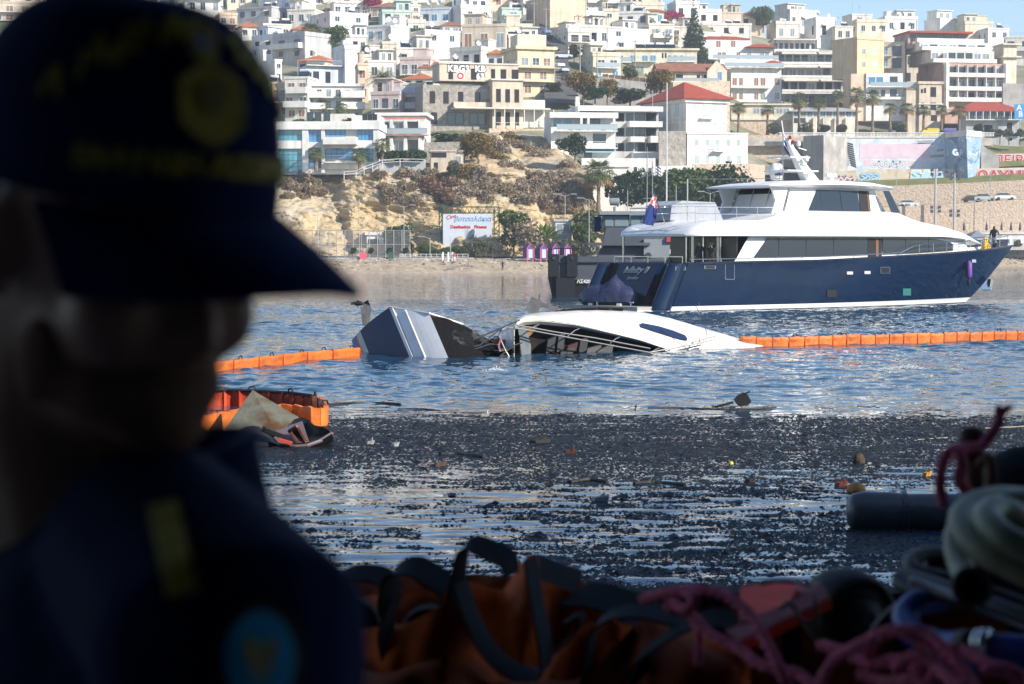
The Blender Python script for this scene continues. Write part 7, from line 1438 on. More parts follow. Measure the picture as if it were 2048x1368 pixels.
def hullt(px, py):
    yc, yr = interp(px, crest), interp(px, rimt); q = math.asin(min(1, max(0, (yr-py)/(yr-yc))))/(math.pi/2); e2 = 1-sstep(1480, 1546, px); return .05+(1.1*e2+.02)*(1-math.cos(q*math.pi/2))
MB().prism([WP(px, py, hullt(px, py)-.035) for px, py in wp], bx*.05).build('hull_window', mat('wreck_window', (.015,.03,.085), .2), W2, recalc=True)
SR = mat('rail_steel', (.40,.38,.36), .35, .7)
for pts in ([(1005, 660), (1012, 654), (1068, 662), (1185, 684), (1299, 705), (1330, 706)], [(1299, 705), (1380, 690), (1424, 680)], [(1330, 702), (1385, 684), (1430, 672)], [(1033, 650), (1110, 664), (1190, 676), (1300, 697)]):
    MB().tube([WP(px, py, -.35) for px, py in pts], .02, 6).build('rail', SR, W2)
for (x0, y0), (x1, y1) in (((1059, 661), (1078, 649)), ((1135, 673), (1159, 657)), ((1220, 687), (1240, 674)), ((1302, 705), (1320, 696)), ((1398, 686), (1399, 677))): MB().tube([WP(x0, y0, -.34), WP(x0*.4+x1*.6, y0*.25+y1*.75, -.2), WP(x1, y1, -.05)], .016, 6).build('stanchion', SR, W2)
MB().tube([WP(1390, 610, .3), WP(1408, 640, .1), WP(1414, 672, 0), WP(1400, 690, -.1), WP(1375, 698, -.1), WP(1330, 665, .1), WP(1300, 650, .4)], .008, 4).build('loose_line', BLK, W2)
# engine gear at the stern
mb = MB(); mb.obox(WP(1068, 612, 1.2), (.09,0,.2), (0,.12,0), (-.16,0,.08)); mb.build('outboard_leg', ALU, W2); MB().obox(WP(1092, 612, 1.2), (.36,0,-.10), (0,.08,0), (.02,0,.06)).obox(WP(1100, 616, 1.1), (.05,0,-.25), (0,.04,0), (.04,0,.02)).build('bracket', ALU, W2); MB().obox(WP(1078, 603, 1.2), (.02,0,.22), (0,.1,0), (.02,0,0)).build('fin', ALU, W2)
MB().box(0, 2.2, .9, 1.2, 1.30, 1.36)
P = [WP(px, py, .9) for px, py in ((1110, 625), (1140, 620.5), (1200, 617.5), (1245, 619))]; MB().tube(P, .05, 6).build('far_gunwale', CHAR, W2)
# ================================================================ ORANGE BOOMS
ORG = mat('boom_orange', (.76,.19,.026), .6, var=.35, vscale=1.2, coord='World', bump=.4, bscale=3, dirt=((.35,.10,.03), .4)); ORD_ = mat('boom_seam_and_shade', (.60,.07,.02), .6, var=.25, vscale=2, coord='World'); BKS = mat('boom_black', (.015,.015,.017), .7)
def boom(label, path, hgt, n, handles=1, m=ORG, seed=1, rib=.04, top=.0):
    """path: list of 2-D water points; n: panels"""
    rnd = random.Random(seed); pts = [Vector((p[0], p[1], 0)) for p in path]; cum = [0]
    for a, b in zip(pts, pts[1:]): cum.append(cum[-1]+(b-a).length)
    def pos(q):
        d = q*cum[-1]
        for i in range(len(pts)-1):
            if d <= cum[i+1]+1e-6: return pts[i].lerp(pts[i+1], (d-cum[i])/max(1e-6, cum[i+1]-cum[i]))
        return pts[-1]
    t = thing('oil_boom', label, 'oil boom', pts[0]); O = pts[0]
    for k in range(n):
        P = []; dz = rnd.uniform(-.6, .5)*rib
        for i in range(7):
            q = (k+i/6*.985)/n; c = pos(q); d = (pos(min(1, q+.003))-pos(max(0, q-.003))).normalized(); nr = Vector((d.y, -d.x, 0)); b = rib*math.sin(math.pi*i/6)*rnd.uniform(.8, 1.2); zt = hgt+dz+.015*math.sin(i*1.7+k)
            P.append([c+nr*(b*.6)-O-Vector((0,0,.25)), c+nr*(b+rnd.uniform(0,.012))+Vector((0,0,zt*.35))-O, c+nr*(b+.01+rnd.uniform(0,.012))+Vector((0,0,zt*.75))-O, c+nr*b*.7+Vector((0,0,zt))-O, c-nr*.05+Vector((0,0,zt))-O, c-nr*.05-O-Vector((0,0,.25))])
        MB().grid(P).build('panel', m, t)
        if True:
            c = pos((k+.99)/n); d = (pos(min(1, (k+.995)/n))-pos((k+.97)/n)).normalized(); nr = Vector((d.y, -d.x, 0)); MB().obox(c+nr*.02+Vector((0,0,hgt*.48))-O, d*.009, nr*.016, Vector((0,0,hgt*.49))).build('seam', ORD_, t)
        if k % handles == 0:
            c = pos((k+rnd.uniform(.2, .8))/n)+Vector((0,0,hgt))-O; MB().tube([c+d*-.09, c+d*-.05+Vector((0,0,.07)), c+d*.05+Vector((0,0,.08)), c+d*.1], .018, 5).build('handle', BKS, t)
    if top: MB().tube([pos(k/30)-O+Vector((0,0,hgt)) for k in range(31)], top, 6).build('top_edge', BKS, t)
    return t
def wl(pp): return [wat(px, py) for px, py in pp]
boom('orange floating boom running right from the white wreck', wl([(1480, 694), (1600, 692), (1700, 689), (1820, 686), (1940, 682.5), (2100, 677), (2300, 670)]), .30, 32, 3, seed=2)
boom('orange floating boom between the face of the man and the capsized speedboat', wl([(250, 768), (420, 745), (560, 728), (640, 719), (720, 712)]), .24, 9, 1, seed=4, rib=.012)
boom('short piece of orange boom behind the gap between the two wrecks', wl([(980, 703), (1010, 704), (1050, 703)]), .36, 4, 2, seed=6)
lp = [(300, 822), (380, 815), (450, 812), (520, 814), (580, 818), (625, 824)]; rp = [(645, 834), (652, 843), (648, 851), (630, 853), (600, 848), (560, 846), (500, 850), (440, 862), (380, 872)]
boom('far ribbed side of the looped orange boom, its inner shade coloured red', wl(lp), .30, 12, 3, ORD_, 8, -.05, .03); boom('near bright side of the looped orange boom beside the rusty sheet', wl([(625, 824)]+rp), .31, 9, 3, ORG, 9, .02)  # far side is the same orange boom, its shade put into the red
_t = ORG.node_tree; _p = _t.nodes['Principled BSDF']; _src = _p.inputs['Base Color'].links[0].from_socket; _oi = _t.nodes.new('ShaderNodeObjectInfo'); _hs = _t.nodes.new('ShaderNodeHueSaturation'); _mr = _t.nodes.new('ShaderNodeMapRange'); _mr.inputs['To Min'].default_value = .75; _mr.inputs['To Max'].default_value = 1.1
_t.links.new(_oi.outputs['Random'], _mr.inputs['Value']); _t.links.new(_mr.outputs[0], _hs.inputs['Value']); _t.links.new(_src, _hs.inputs['Color']); _t.links.new(_hs.outputs[0], _p.inputs['Base Color'])   # each panel faded a little differently
# ================================================================ FLOATING WRECKAGE
RUST = mat('rusty_plate', (.135,.135,.11), .8, spec=.2, col2=(.085,.045,.018), vscale=2.2, coord='World', bump=.4, bscale=5, detail=9, contrast=(.36, .56))
c = [at(505, 780, 31.6), at(604, 838, 31.2), at(566, 884, 30.4), at(440, 872, 30.6)]
tag(MB().prism([p-c[0] for p in c], (0, .05, -.03)).build('metal_sheet', RUST, None, loc=c[0], recalc=True), 'rust stained metal sheet leaning out of the water by the boom loop', 'metal sheet')
HP_ = thing('hull_fragment', 'dark broken hull fragment with brown window frame beside the rusty sheet', 'wreckage', wat(560, 892)); oh = Vector(HP_.location); FR = mat('fragment_black', (.014,.013,.015), .55, var=.3, vscale=3); FL = mat('fragment_face', (.13,.10,.11), .5, var=.25, vscale=2); FBR = mat('fragment_brown', (.15,.055,.03), .5, var=.3, vscale=4)
def hp(px, py, D=30.0): return at(px, py, D)-oh
rim = [(536, 884, 29.7), (560, 890, 29.5), (592, 893, 29.4), (615, 891, 29.4), (640, 882, 29.5), (664, 867, 29.8)]
top_r = [(575, 852, 30.3), (588, 839, 30.4), (602, 834, 30.4), (616, 839, 30.3), (628, 850, 30.1), (648, 855, 30.0), (664, 866, 29.85)]
mb = MB(); P = []
for i in range(13):
    q = i/12; a_ = [interp(q, [(k/6, r_[j]) for k, r_ in enumerate(top_r)]) for j in range(3)]; b_ = [interp(q, [(k/5, r_[j]) for k, r_ in enumerate(rim)]) for j in range(3)]; P.append([hp(*a_), hp(lerp(a_[0], b_[0], .5), lerp(a_[1], b_[1], .55)+3, lerp(a_[2], b_[2], .3)+.2), hp(*b_)])
mb.grid(P); mb.build('shell', FR, HP_, smooth=True); MB().tube([hp(*r_) for r_ in rim], .03, 6).build('rim', FL, HP_)
MB().grid([[hp(x_, y_, 29.5), hp(x_+2, y_+10, 29.6), hp(x_+1, y_+16, 29.9)] for x_, y_, _ in rim]).build('keel_skin', FR, HP_)
MB().prism([hp(540, 868, 29.9), hp(574, 853, 30.2), hp(604, 842, 30.3), hp(618, 884, 29.6), hp(560, 888, 29.6)], (0,.03,0)).build('face_panel', FL, HP_, recalc=True)
for a_, b_ in (((578, 862), (594, 884)), ((594, 852), (612, 882)), ((578, 862), (594, 852)), ((594, 884), (612, 882))): MB().tube([hp(*a_, 29.75), hp(*b_, 29.6)], .028, 5).build('window_frame', FBR, HP_)
MB().add([hp(579, 863, 29.78), hp(594, 853, 29.78), hp(611, 881, 29.63), hp(595, 883, 29.63)], [(0,1,2,3)]).build('window_opening', BLK, HP_)
mb = MB(); P = []
for i, (px, py) in enumerate([(462, 872), (478, 860), (492, 853), (506, 851), (518, 853), (530, 861), (545, 872), (558, 884)]): P.append([hp(px, py, 30.0), hp(px+4, (py+892)/2, 29.7), hp(px+6, 894+2*math.sin(i), 29.5)])
mb.grid(P).build('left_shell', FR, HP_, smooth=True); MB().obox(hp(538, 863, 29.6), (.10,0,-.05), (0,.05,0), (.02,0,.035)).obox(hp(552, 868, 29.5), (.16,0,-.06), (0,.03,0), (.015,0,.03)).build('charred_bar', FR, HP_); MB().obox(hp(570, 883, 29.4), (.10,0,-.03), (0,.06,0), (.01,0,.02)).build('red_rag', CLR, HP_)
LOGM = mat('wet_log', (.02,.017,.015), .6, var=.4, vscale=4, coord='World', bump=.8, bscale=8)
def log(label, pts, r_, cat='log', name='floating_log', m=LOGM):
    r_ *= .55; P = smooth_path([wat(px, py)+Vector((0,0,r_*random.uniform(-.2,.7))) for px, py in pts], 5); o = Vector(P[0]); return tag(MB().tube([p-o for p in P], [r_*(.7+.4*random.random()) for _ in P], 7).build(name, m, None, loc=o), label, cat)
log('long dark log at the edge of the debris right of the boom loop', [(652, 809), (690, 808), (730, 806), (770, 808), (802, 810)], .05); log('thin dark branch below the long log', [(795, 818), (840, 818), (880, 821)], .02, 'branch', 'branch')
log('long plank floating under the black curved scrap', [(1296, 817), (1360, 816), (1430, 819), (1490, 819), (1552, 816)], .05, 'plank', 'plank'); log('thin upright stick left of the long plank', [(1272, 812), (1270, 820)], .03, 'stick', 'stick')
for pts, r_, lb in (([(880, 911), (910, 908), (945, 913), (968, 916)], .07, 'dark weed covered log in the middle of the debris'), ([(1140, 966), (1180, 962), (1215, 966)], .06, 'short dark log left of centre in the near debris'), ([(1268, 970), (1310, 966), (1370, 972)], .06, 'dark log right of centre in the near debris'), ([(1520, 888), (1560, 884)], .025, 'thin twig in the dense debris'), ([(1835, 880), (1895, 876)], .02, 'pale straw left of the brown stake'), ([(1970, 858), (2048, 854)], .03, 'pale stick at the right edge')): log(lb, pts, r_, m=LOGM if 'pale' not in lb else mat('pale_stick', (.3,.25,.18), .8))
c0 = wat(1488, 813); SCR = thing('curved_scrap', 'black curved scrap standing on the long plank', 'scrap', c0); P = [[at(px+k*.4, py, 37.2+k*.04)-c0 for px, py in ((1472, 806), (1478, 812), (1492, 812), (1502, 804))] for k in range(2)]
MB().prism([at(px, py, 37.0)-c0 for px, py in ((1468, 800), (1476, 791), (1488, 785), (1496, 790), (1503, 803), (1496, 811), (1478, 813))], (0,.12,0)).build('shell', FR, SCR, recalc=True); MB().tube([at(1490, 787, 37)-c0, at(1500, 783, 37)-c0], .015, 5).build('spike', FR, SCR)
MB().obox(at(1445, 810, 37)-c0, (.2,0,.05), (0,.03,0), (0,0,.02)).build('arm', FR, SCR)
c0 = wat(1718, 926); BO = thing('mooring_ball', 'brown fouled mooring ball floating in the dense debris', 'buoy', c0); MB().lathe([(.01,-.08),(.06,-.07),(.085,0),(.08,.07),(.05,.12),(.01,.14)], 14).build('ball', mat('fouled_brown', (.07,.05,.03), .9, var=.5, vscale=20, bump=.8, bscale=30), BO, smooth=True); MB().tube([(-.12,0,.14),(0,0,.15),(.05,0,.13)], .008, 4).build('line', LOGM, BO)
c0 = wat(1462, 929); tag(MB().lathe([(.005,-.03),(.03,-.02),(.036,.01),(.025,.04),(.005,.045)], 12).build('lemon', mat('lemon', (.55,.48,.05), .5), None, smooth=True, loc=c0), 'small yellow lemon floating in the debris', 'fruit')
c0 = wat(1712, 984); tag(MB().lathe([(.01,-.06),(.09,-.05),(.12,.02),(.10,.08),(.05,.11),(.01,.12)], 14).build('orange_float', mat('float_orange', (.60,.24,.04), .6, var=.3, vscale=6), None, smooth=True, loc=c0), 'orange topped float behind the black tubular fender', 'float')
for px, py, w_, col, lb in ((740, 889, .05, (.35,.35,.34), 'white plastic scrap right of the hull fragment'), (790, 893, .04, (.32,.33,.33), 'second white plastic scrap farther right of the hull fragment'), (970, 833, .07, (.45,.45,.43), 'white plastic bottle at the far edge of the debris'), (1140, 907, .07, (.09,.03,.02), 'reddish floating board in the debris'), (1080, 886, .13, (.02,.02,.02), 'black lump in the dense debris'), (880, 932, .07, (.10,.06,.05), 'brown lump below the weed covered log'), (1500, 965, .05, (.02,.02,.025), 'dark round lump near the lemon'), (1682, 972, .06, (.22,.06,.03), 'small red brown scrap left of the orange float'), (1854, 952, .04, (.5,.25,.06), 'tiny orange scrap in the debris on the right'), (1200, 1002, .08, (.3,.3,.29), 'pale plank in the near debris')):
    c0 = wat(px, py); tag(MB().obox((0,0,.02), (w_,.02,.01), (-.02,w_*.6,0), (.01,0,.035)).obox((w_*.3,0,.05), (w_*.4,0,.03), (0,w_*.4,0), (0,.02,.03)).build('floating_scrap', mat('scrap_%d_%d' % (px, py), col, .7), None, loc=c0, rot=(0,0,random.uniform(-.5,.5))), lb, 'scrap', 'floating scraps')
# black tubular fender
c0 = wat(1704, 1062); TF = thing('tube_fender', 'black ribbed tubular fender floating at the quay', 'fender', c0+Vector((0,.25,.17)), R(-2)); BR = mat('fender_black', (.045,.047,.055), .38, var=.4, vscale=3, bump=.2, bscale=8)
MB().lathe([(.02,-.02),(.14,.0),(.19,.05),(.215,.16),(.205,.5),(.19,.56),(.195,1.0),(.19,1.9),(.12,2.0),(.02,2.02)], 28, 'x').build('body', BR, TF, smooth=True)
for x_ in (.58, 1.0, 1.45): MB().lathe([(.192,x_-.035),(.212,x_-.025),(.212,x_+.025),(.192,x_+.035)], 28, 'x', cap=False).build('rib', BR, TF)
# splashes
FOAM = mat('foam', (.75,.78,.80), .7)
def splash(label, px, py, n, w_, h_):
    c0 = wat(px, py); mb = MB(); rnd = random.Random(px)
    for k in range(n):
        a_ = rnd.gauss(0, .45); x_ = a_*w_; z_ = abs(rnd.gauss(0, .5))*h_*math.exp(-a_*a_*3); r_ = rnd.uniform(.004, .014); mb.lathe([(.002,-r_),(r_*.8,-.4*r_),(r_,.2*r_),(.003,r_)], 6, 'z', (x_, rnd.uniform(-.3,.3)*w_, z_), cap=False)
    return tag(mb.build('splash', FOAM, None, loc=c0), label, 'splash', kind='stuff')
splash('white splash on the water right of the wrecks', 1815, 737, 260, .55, .10); splash('small splash before the capsized boats', 990, 741, 160, .3, .08); splash('water spray at the yacht stern quarter', 1398, 628, 200, .5, .4)
# ================================================================ DEBRIS CARPET
def debris():
    N = 620000; r = np.random.default_rng(3)
    py = r.uniform(808, 1270, N); px = r.uniform(0, 2140, N)
    Y = CZ*F/(py-503.0); X = (px-1024)/F*Y     # uniform in view; density thinned by world-space pattern below
    nv = np.array([noise.noise((x*.5, y*.7, 0))*.45+noise.noise((x*2.2, y*4.2, 7))*.55+noise.noise((x*.1, y*.25, 3))*.3 for x, y in zip(X, Y)])
    Yt = Y; Y = Y+1.3*np.array([noise.noise((x*.22, 0, 5)) for x in X])+.5*np.array([noise.noise((x*1.1, y*.6, 8)) for x, y in zip(X, Y)])
    def seg(Yv, pts): return np.interp(Yv, [p[0] for p in pts], [p[1] for p in pts])
    left = np.clip((-X-0.2+ (Y-20)*.12)/3.5, 0, 1)      # 1 on the left
    thr = seg(Y, [(16, .04), (18, .0), (20, .03), (22.5, .06), (24.5, .03), (26, -.10), (27.5, -.42), (29, -.66), (33, -.72), (34.2, -.42), (35.2, .05), (36.3, .42), (38, .62)])
    thr += left*seg(Y, [(16, .14), (20, .18), (23, .2), (26, .26), (28, .28), (29, .1), (31, 0)]) - (X > 1.5)*(Y < 25)*seg(Y, [(16, .22), (20, .14), (23, .05), (25, 0)])
    keep = (nv > thr+r.normal(0, .10, N)) & (r.uniform(0, 1, N) < seg(Y, [(16, .55), (22, .5), (27, .6), (29, .85), (35, .8), (36, .4)]))
    X, Y = X[keep], Yt[keep]; n = len(X); s = r.uniform(.35, 1.0, n)**1.5*seg(Y, [(16, .019), (22, .021), (28, .023), (36, .028)]); s *= np.where(r.uniform(0, 1, n) > .97, r.uniform(1.5, 3.2, n), 1)
    h = s*r.uniform(.35, .9, n)*seg(Y, [(16, .9), (27, .7), (36, .55)]); a = r.uniform(0, 6.28, n); el = r.uniform(.6, 1.7, n)
    ca, sa = np.cos(a), np.sin(a); V = np.zeros((n, 5, 3))
    for k, (u_, v_) in enumerate(((-1, -.7), (1, -.8), (.8, 1), (-.9, .8))):
        lu = u_*s*el*r.uniform(.6, 1.2, n); lv = v_*s*r.uniform(.6, 1.2, n); V[:, k, 0] = X+lu*ca-lv*sa; V[:, k, 1] = Y+lu*sa+lv*ca; V[:, k, 2] = r.uniform(-.004, .3, n)*h
    V[:, 4, 0] = X+r.uniform(-.3, .3, n)*s; V[:, 4, 1] = Y+r.uniform(-.3, .3, n)*s; V[:, 4, 2] = h
    b = (np.arange(n)*5)[:, None]; T = np.concatenate([b+np.array([[i, (i+1) % 4, 4]]) for i in range(4)], 0)
    m = mat('debris_black', (.006,.006,.009), .5, spec=.27, col2=(.016,.014,.013), vscale=9, coord='World', contrast=(.5, .62))
    me = quads_mesh('floating_debris', V.reshape(-1, 3), T, m); tag(link('floating_debris', me), 'carpet of small black charred debris floating on the water', 'debris', kind='stuff')
    k = 30000; py = r.uniform(822, 930, k); px = r.uniform(0, 2140, k); Y = CZ*F/(py-503.0); X = (px-1024)/F*Y
    nv = np.array([noise.noise((x*.5, y*.7, 0))*.6+noise.noise((x*.9, y*2.2, 4))*.5 for x, y in zip(X, Y)]); q = nv > seg(Y, [(26.5, .6), (28, .25), (29.5, .02), (33, -.02), (34.2, .15), (35.4, .6)]); X, Y = X[q], Y[q]; k = len(X)
    s = r.uniform(.015, .05, k); an = np.linspace(0, 6.2832, 6)[:5]; V = np.zeros((k, 5, 3))
    for i in range(5): w = s*r.uniform(.5, 1.2, k); V[:, i, 0] = X+w*1.6*np.cos(an[i]); V[:, i, 1] = Y+w*np.sin(an[i]); V[:, i, 2] = r.uniform(.002, .009, k)
    T = (np.arange(k)*5)[:, None]+np.arange(5)[None, :]; tag(link('glint_block_flakes', quads_mesh('glint_block_flakes', V.reshape(-1, 3), T, m)), 'thin dark flakes added to block glints among the floating debris', 'flakes', kind='stuff'); return None, n+k  # flakes added to block water glints between the debris grains
_, ND = debris(); print('debris', ND)
# ================================================================ QUAY, BUILDING BEHIND THE CAMERA (casts the shade)
tag(MB().box(-30, 40, -14, 5.4, -3, 1.25).build('quay', CONC), kind='structure')
HB_ = thing('unseen_shade_building', 'tall unseen building behind the camera that casts the shade', 'warehouse', (0, -5, 1.25)); MB().box(-45, 120, -24, 0, 0, 25.5).build('wall', mat('warehouse_wall', (.10,.10,.105), .9, var=.2, vscale=.2), HB_); MB().box(-46, 121, -25, 1.6, 25.503, 26.2).build('roof', STEEL, HB_); MB().box(-25, 25, .003, 8.3, 4.2, 4.4).build('canopy', STEEL, HB_)  # canopy is an added, unseen roof that cuts sky light on the foreground
for k in range(6): MB().box(-40+k*14, -32+k*14, .002, .12, 0, 6).build('gate', mat('unseen_gate_grey', (.09,.10,.11), .7), HB_)  # gates of the unseen shade building
# ================================================================ BIN WITH STORED BOOMS AND HOSES
BN = thing('storage_bin', 'dark steel bin under the heap of booms and hoses', 'bin', (0, 0, 1.252)); SB = mat('bin_steel', (.03,.032,.035), .7, var=.3, vscale=3)
MB().box(-.45, 2.2, 2.0, 5.0, 0, .45).build('base', SB, BN); MB().box(-.42, 2.17, 2.03, 4.97, .453, .55).build('load_board', SB, BN)
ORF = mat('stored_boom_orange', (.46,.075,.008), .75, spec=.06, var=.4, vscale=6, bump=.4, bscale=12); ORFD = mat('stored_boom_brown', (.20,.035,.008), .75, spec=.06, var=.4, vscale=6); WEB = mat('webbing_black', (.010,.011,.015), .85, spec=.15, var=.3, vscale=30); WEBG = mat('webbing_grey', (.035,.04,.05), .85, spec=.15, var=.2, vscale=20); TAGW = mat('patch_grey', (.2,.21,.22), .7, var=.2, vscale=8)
HEAP = thing('boom_heap', 'heap of folded orange boom with black webbing handles in the foreground', 'oil boom', at(1000, 1400, 3.4)); oh2 = Vector(HEAP.location)
def curtain(name, top, D, m, amp=.05, bottom=1520, wav=7.0, ph=0.0, Dslope=0.0):
    xs_ = np.linspace(top[0][0], top[-1][0], 60); P = []
    for px in xs_:
        py = interp(px, top)+2.5*math.sin(px*.07+ph); row = []
        for k in range(10):
            q = k/9; yy = lerp(py, bottom, q); dd = D+Dslope*(px-top[0][0])/300+amp*math.sin(px/1000*wav*6.28+ph+q*1.5)*(.35+.65*q)-.22*q+.03*math.sin(q*9+px*.02); row.append(at(px, yy, dd)-oh2)
        P.append(row)
    for row in P: row.insert(0, row[0]+Vector((0, .06, -.02)))
    return MB().grid(P).build(name, m, HEAP, smooth=True)
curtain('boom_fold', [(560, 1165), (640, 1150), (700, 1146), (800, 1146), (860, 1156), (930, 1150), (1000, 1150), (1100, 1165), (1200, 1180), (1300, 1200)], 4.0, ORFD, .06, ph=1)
curtain('boom_fold', [(560, 1200), (650, 1185), (720, 1192), (800, 1190), (880, 1180), (920, 1160), (1010, 1180), (1040, 1130), (1062, 1100), (1100, 1125), (1180, 1170), (1280, 1215), (1400, 1260), (1500, 1300)], 3.6, ORF, .07, ph=2)
curtain('boom_fold', [(640, 1300), (720, 1255), (800, 1250), (880, 1215), (915, 1205), (960, 1260), (1010, 1340), (1080, 1350), (1120, 1290), (1180, 1240), (1260, 1250), (1400, 1310), (1480, 1370)], 3.25, ORF, .06, ph=.4)
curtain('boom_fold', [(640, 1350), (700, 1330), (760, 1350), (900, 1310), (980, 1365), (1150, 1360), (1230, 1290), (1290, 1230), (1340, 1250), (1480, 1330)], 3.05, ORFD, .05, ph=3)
def ribbon(name, pts, D, w_, m, par=HEAP, o_=None, thick=.004):
    o_ = oh2 if o_ is None else o_; W_ = [at(p[0], p[1], p[2] if len(p) > 2 else D)-o_ for p in pts]; Q = []
    for i in range(len(W_)-1):
        for k in range(6):
            t = k/6; p0 = W_[max(i-1, 0)]; p1 = W_[i]; p2 = W_[i+1]; p3 = W_[min(i+2, len(W_)-1)]
            Q.append(.5*((2*p1)+(p2-p0)*t+(2*p0-5*p1+4*p2-p3)*t*t+(3*p1-p0-3*p2+p3)*t**3))
    Q.append(W_[-1]); P = []
    for i, p in enumerate(Q):
        d = (Q[min(i+1, len(Q)-1)]-Q[max(i-1, 0)]).normalized(); side = Vector((.35, .9, .25)); side = (side-d*side.dot(d)).normalized(); n_ = d.cross(side); P.append([p-side*w_, p+side*w_, p+side*w_+n_*thick, p-side*w_+n_*thick])
    return MB().grid(P, close_u=True).build(name, m, par, smooth=False)
ribbon('handle', [(925, 1240), (918, 1170), (928, 1105), (948, 1092), (985, 1104), (1015, 1122), (1020, 1150)], 3.5, .035, WEB)
ribbon('handle', [(775, 1230), (782, 1160), (800, 1140), (830, 1136), (858, 1150), (895, 1175)], 3.55, .04, WEB); ribbon('handle', [(664, 1250), (668, 1175), (690, 1152), (730, 1148), (770, 1158), (790, 1190)], 3.7, .035, WEB)
ribbon('webbing_strap', [(918, 1165), (935, 1220), (965, 1285), (1010, 1335), (1060, 1352), (1090, 1338), (1092, 1290), (1075, 1200), (1062, 1115)], 3.15, .025, WEBG)
ribbon('webbing_strap', [(1170, 1368), (1180, 1310), (1195, 1255), (1240, 1228), (1300, 1228), (1380, 1250)], 3.0, .022, WEBG); ribbon('webbing_strap', [(790, 1190), (770, 1260), (780, 1330), (760, 1390)], 3.2, .03, WEB); ribbon('webbing_strap', [(1250, 1368), (1290, 1310), (1370, 1255), (1440, 1240), (1480, 1262)], 2.95, .03, WEB); ribbon('webbing_strap', [(1130, 1250), (1160, 1232), (1150, 1262), (1110, 1300)], 3.1, .012, WEB)
ribbon('black_flap', [(1150, 1190, 3.45), (1200, 1195, 3.42), (1270, 1220, 3.38), (1340, 1262, 3.3)], 3.4, .05, WEB)
MB().prism([at(px, py, D_)-oh2 for px, py, D_ in ((1078, 1108, 3.46), (1168, 1142, 3.46), (1150, 1186, 3.44), (1080, 1160, 3.44))], (0, .008, 0)).build('grey_patch', TAGW, HEAP, recalc=True)
for px, py, r_ in ((700, 1250, .05), (860, 1270, .05)): MB().lathe([(r_*.5,-.02),(r_,-.02),(r_,.02),(r_*.5,.02)], 16, 'y', at(px, py, 3.35)-oh2).build('grommet', WEB, HEAP)
# straight boom section behind
a = at(1280, 1184, 4.7); SBM = thing('boom_section', 'straight orange boom section with black top edge behind the pink rope', 'oil boom', a); MB().box(0, 1.4, 0, .06, -.65, -.03).build('panel', ORF, SBM); MB().box(-.02, 1.45, -.015, .075, -.028, .0).build('top_edge', WEB, SBM)
for x_ in (.14, .36, .62, .9): MB().box(x_-.02, x_+.02, -.02, -.002, -.6, -.03).build('rib', WEB, SBM)
# ---- ropes and hoses
PINK = mat('pink_rope', (.68,.17,.25), .9, spec=.1, var=.35, vscale=60, bump=.8, bscale=90); 
def strand(par, o_, pts, r_, m, name='strand', lay=True, n=9):
    Q = smooth_path([at(*p)-o_ for p in pts], n)
    if lay:   # laid rope: two twisted strands in one mesh
        mb = MB(); up = Vector((0,0,1)); k2 = 0
        for ph in (0, 2.09, 4.19):
            R_ = []
            for i, p in enumerate(Q):
                d = (Q[min(i+1, len(Q)-1)]-Q[max(i-1, 0)]).normalized(); x_ = d.cross(Vector((.2,.3,1))).normalized(); y_ = x_.cross(d); an = ph+i*.75; R_.append(p+(x_*math.cos(an)+y_*math.sin(an))*r_*.52)
            mb.tube(R_, r_*.62, 6)
        return mb.build(name, m, par, smooth=True)
    return MB().tube(Q, r_, 12).build(name, m, par, smooth=True)
RP = thing('pink_rope', 'tangled pink rope lying over the red bracket in the foreground', 'rope', at(1500, 1250, 2.7)); orp = Vector(RP.location)
strand(RP, orp, [(1285, 1200, 2.9), (1330, 1188, 2.85), (1385, 1180, 2.8), (1445, 1190, 2.75), (1495, 1225, 2.7), (1530, 1280, 2.65), (1560, 1340, 2.6), (1590, 1400, 2.6)], .008, PINK)
strand(RP, orp, [(1345, 1180, 2.9), (1338, 1215, 2.85), (1375, 1225, 2.85), (1420, 1268, 2.8), (1480, 1300, 2.75), (1520, 1330, 2.7), (1600, 1350, 2.65), (1640, 1400, 2.6)], .0075, PINK); strand(RP, orp, [(1380, 1230, 2.9), (1398, 1270, 2.85), (1396, 1330, 2.85)], .006, PINK)
strand(RP, orp, [(1365, 1180, 2.78), (1390, 1200, 2.74), (1370, 1220, 2.76), (1345, 1205, 2.8)], .008, PINK)
RP2 = thing('pink_rope', 'dense bundle of pink rope at the lower right corner', 'rope', at(1850, 1330, 2.4)); orp2 = Vector(RP2.location)
for pts in ([(1640, 1368, 2.55), (1670, 1320, 2.5), (1720, 1290, 2.45), (1790, 1262, 2.4), (1850, 1290, 2.38), (1880, 1340, 2.35), (1930, 1380, 2.3)], [(1735, 1310, 2.5), (1750, 1275, 2.48), (1800, 1262, 2.46), (1850, 1268, 2.45), (1900, 1310, 2.4), (1940, 1360, 2.35), (1960, 1400, 2.3)], [(1640, 1290, 2.6), (1690, 1305, 2.55), (1740, 1330, 2.5), (1800, 1320, 2.45), (1840, 1345, 2.4), (1850, 1400, 2.4)], [(1870, 1298, 2.5), (1920, 1300, 2.5), (1960, 1320, 2.45), (2010, 1345, 2.4), (2070, 1360, 2.4)], [(1720, 1350, 2.5), (1780, 1365, 2.45), (1840, 1358, 2.4), (1890, 1372, 2.4)], [(1790, 1340, 2.4), (1830, 1310, 2.38), (1870, 1330, 2.36), (1860, 1365, 2.36), (1815, 1370, 2.38)], [(1970, 1345, 2.4), (2000, 1335, 2.38), (2040, 1355, 2.36), (2030, 1385, 2.36)]):
    strand(RP2, orp2, pts, .0078, PINK)
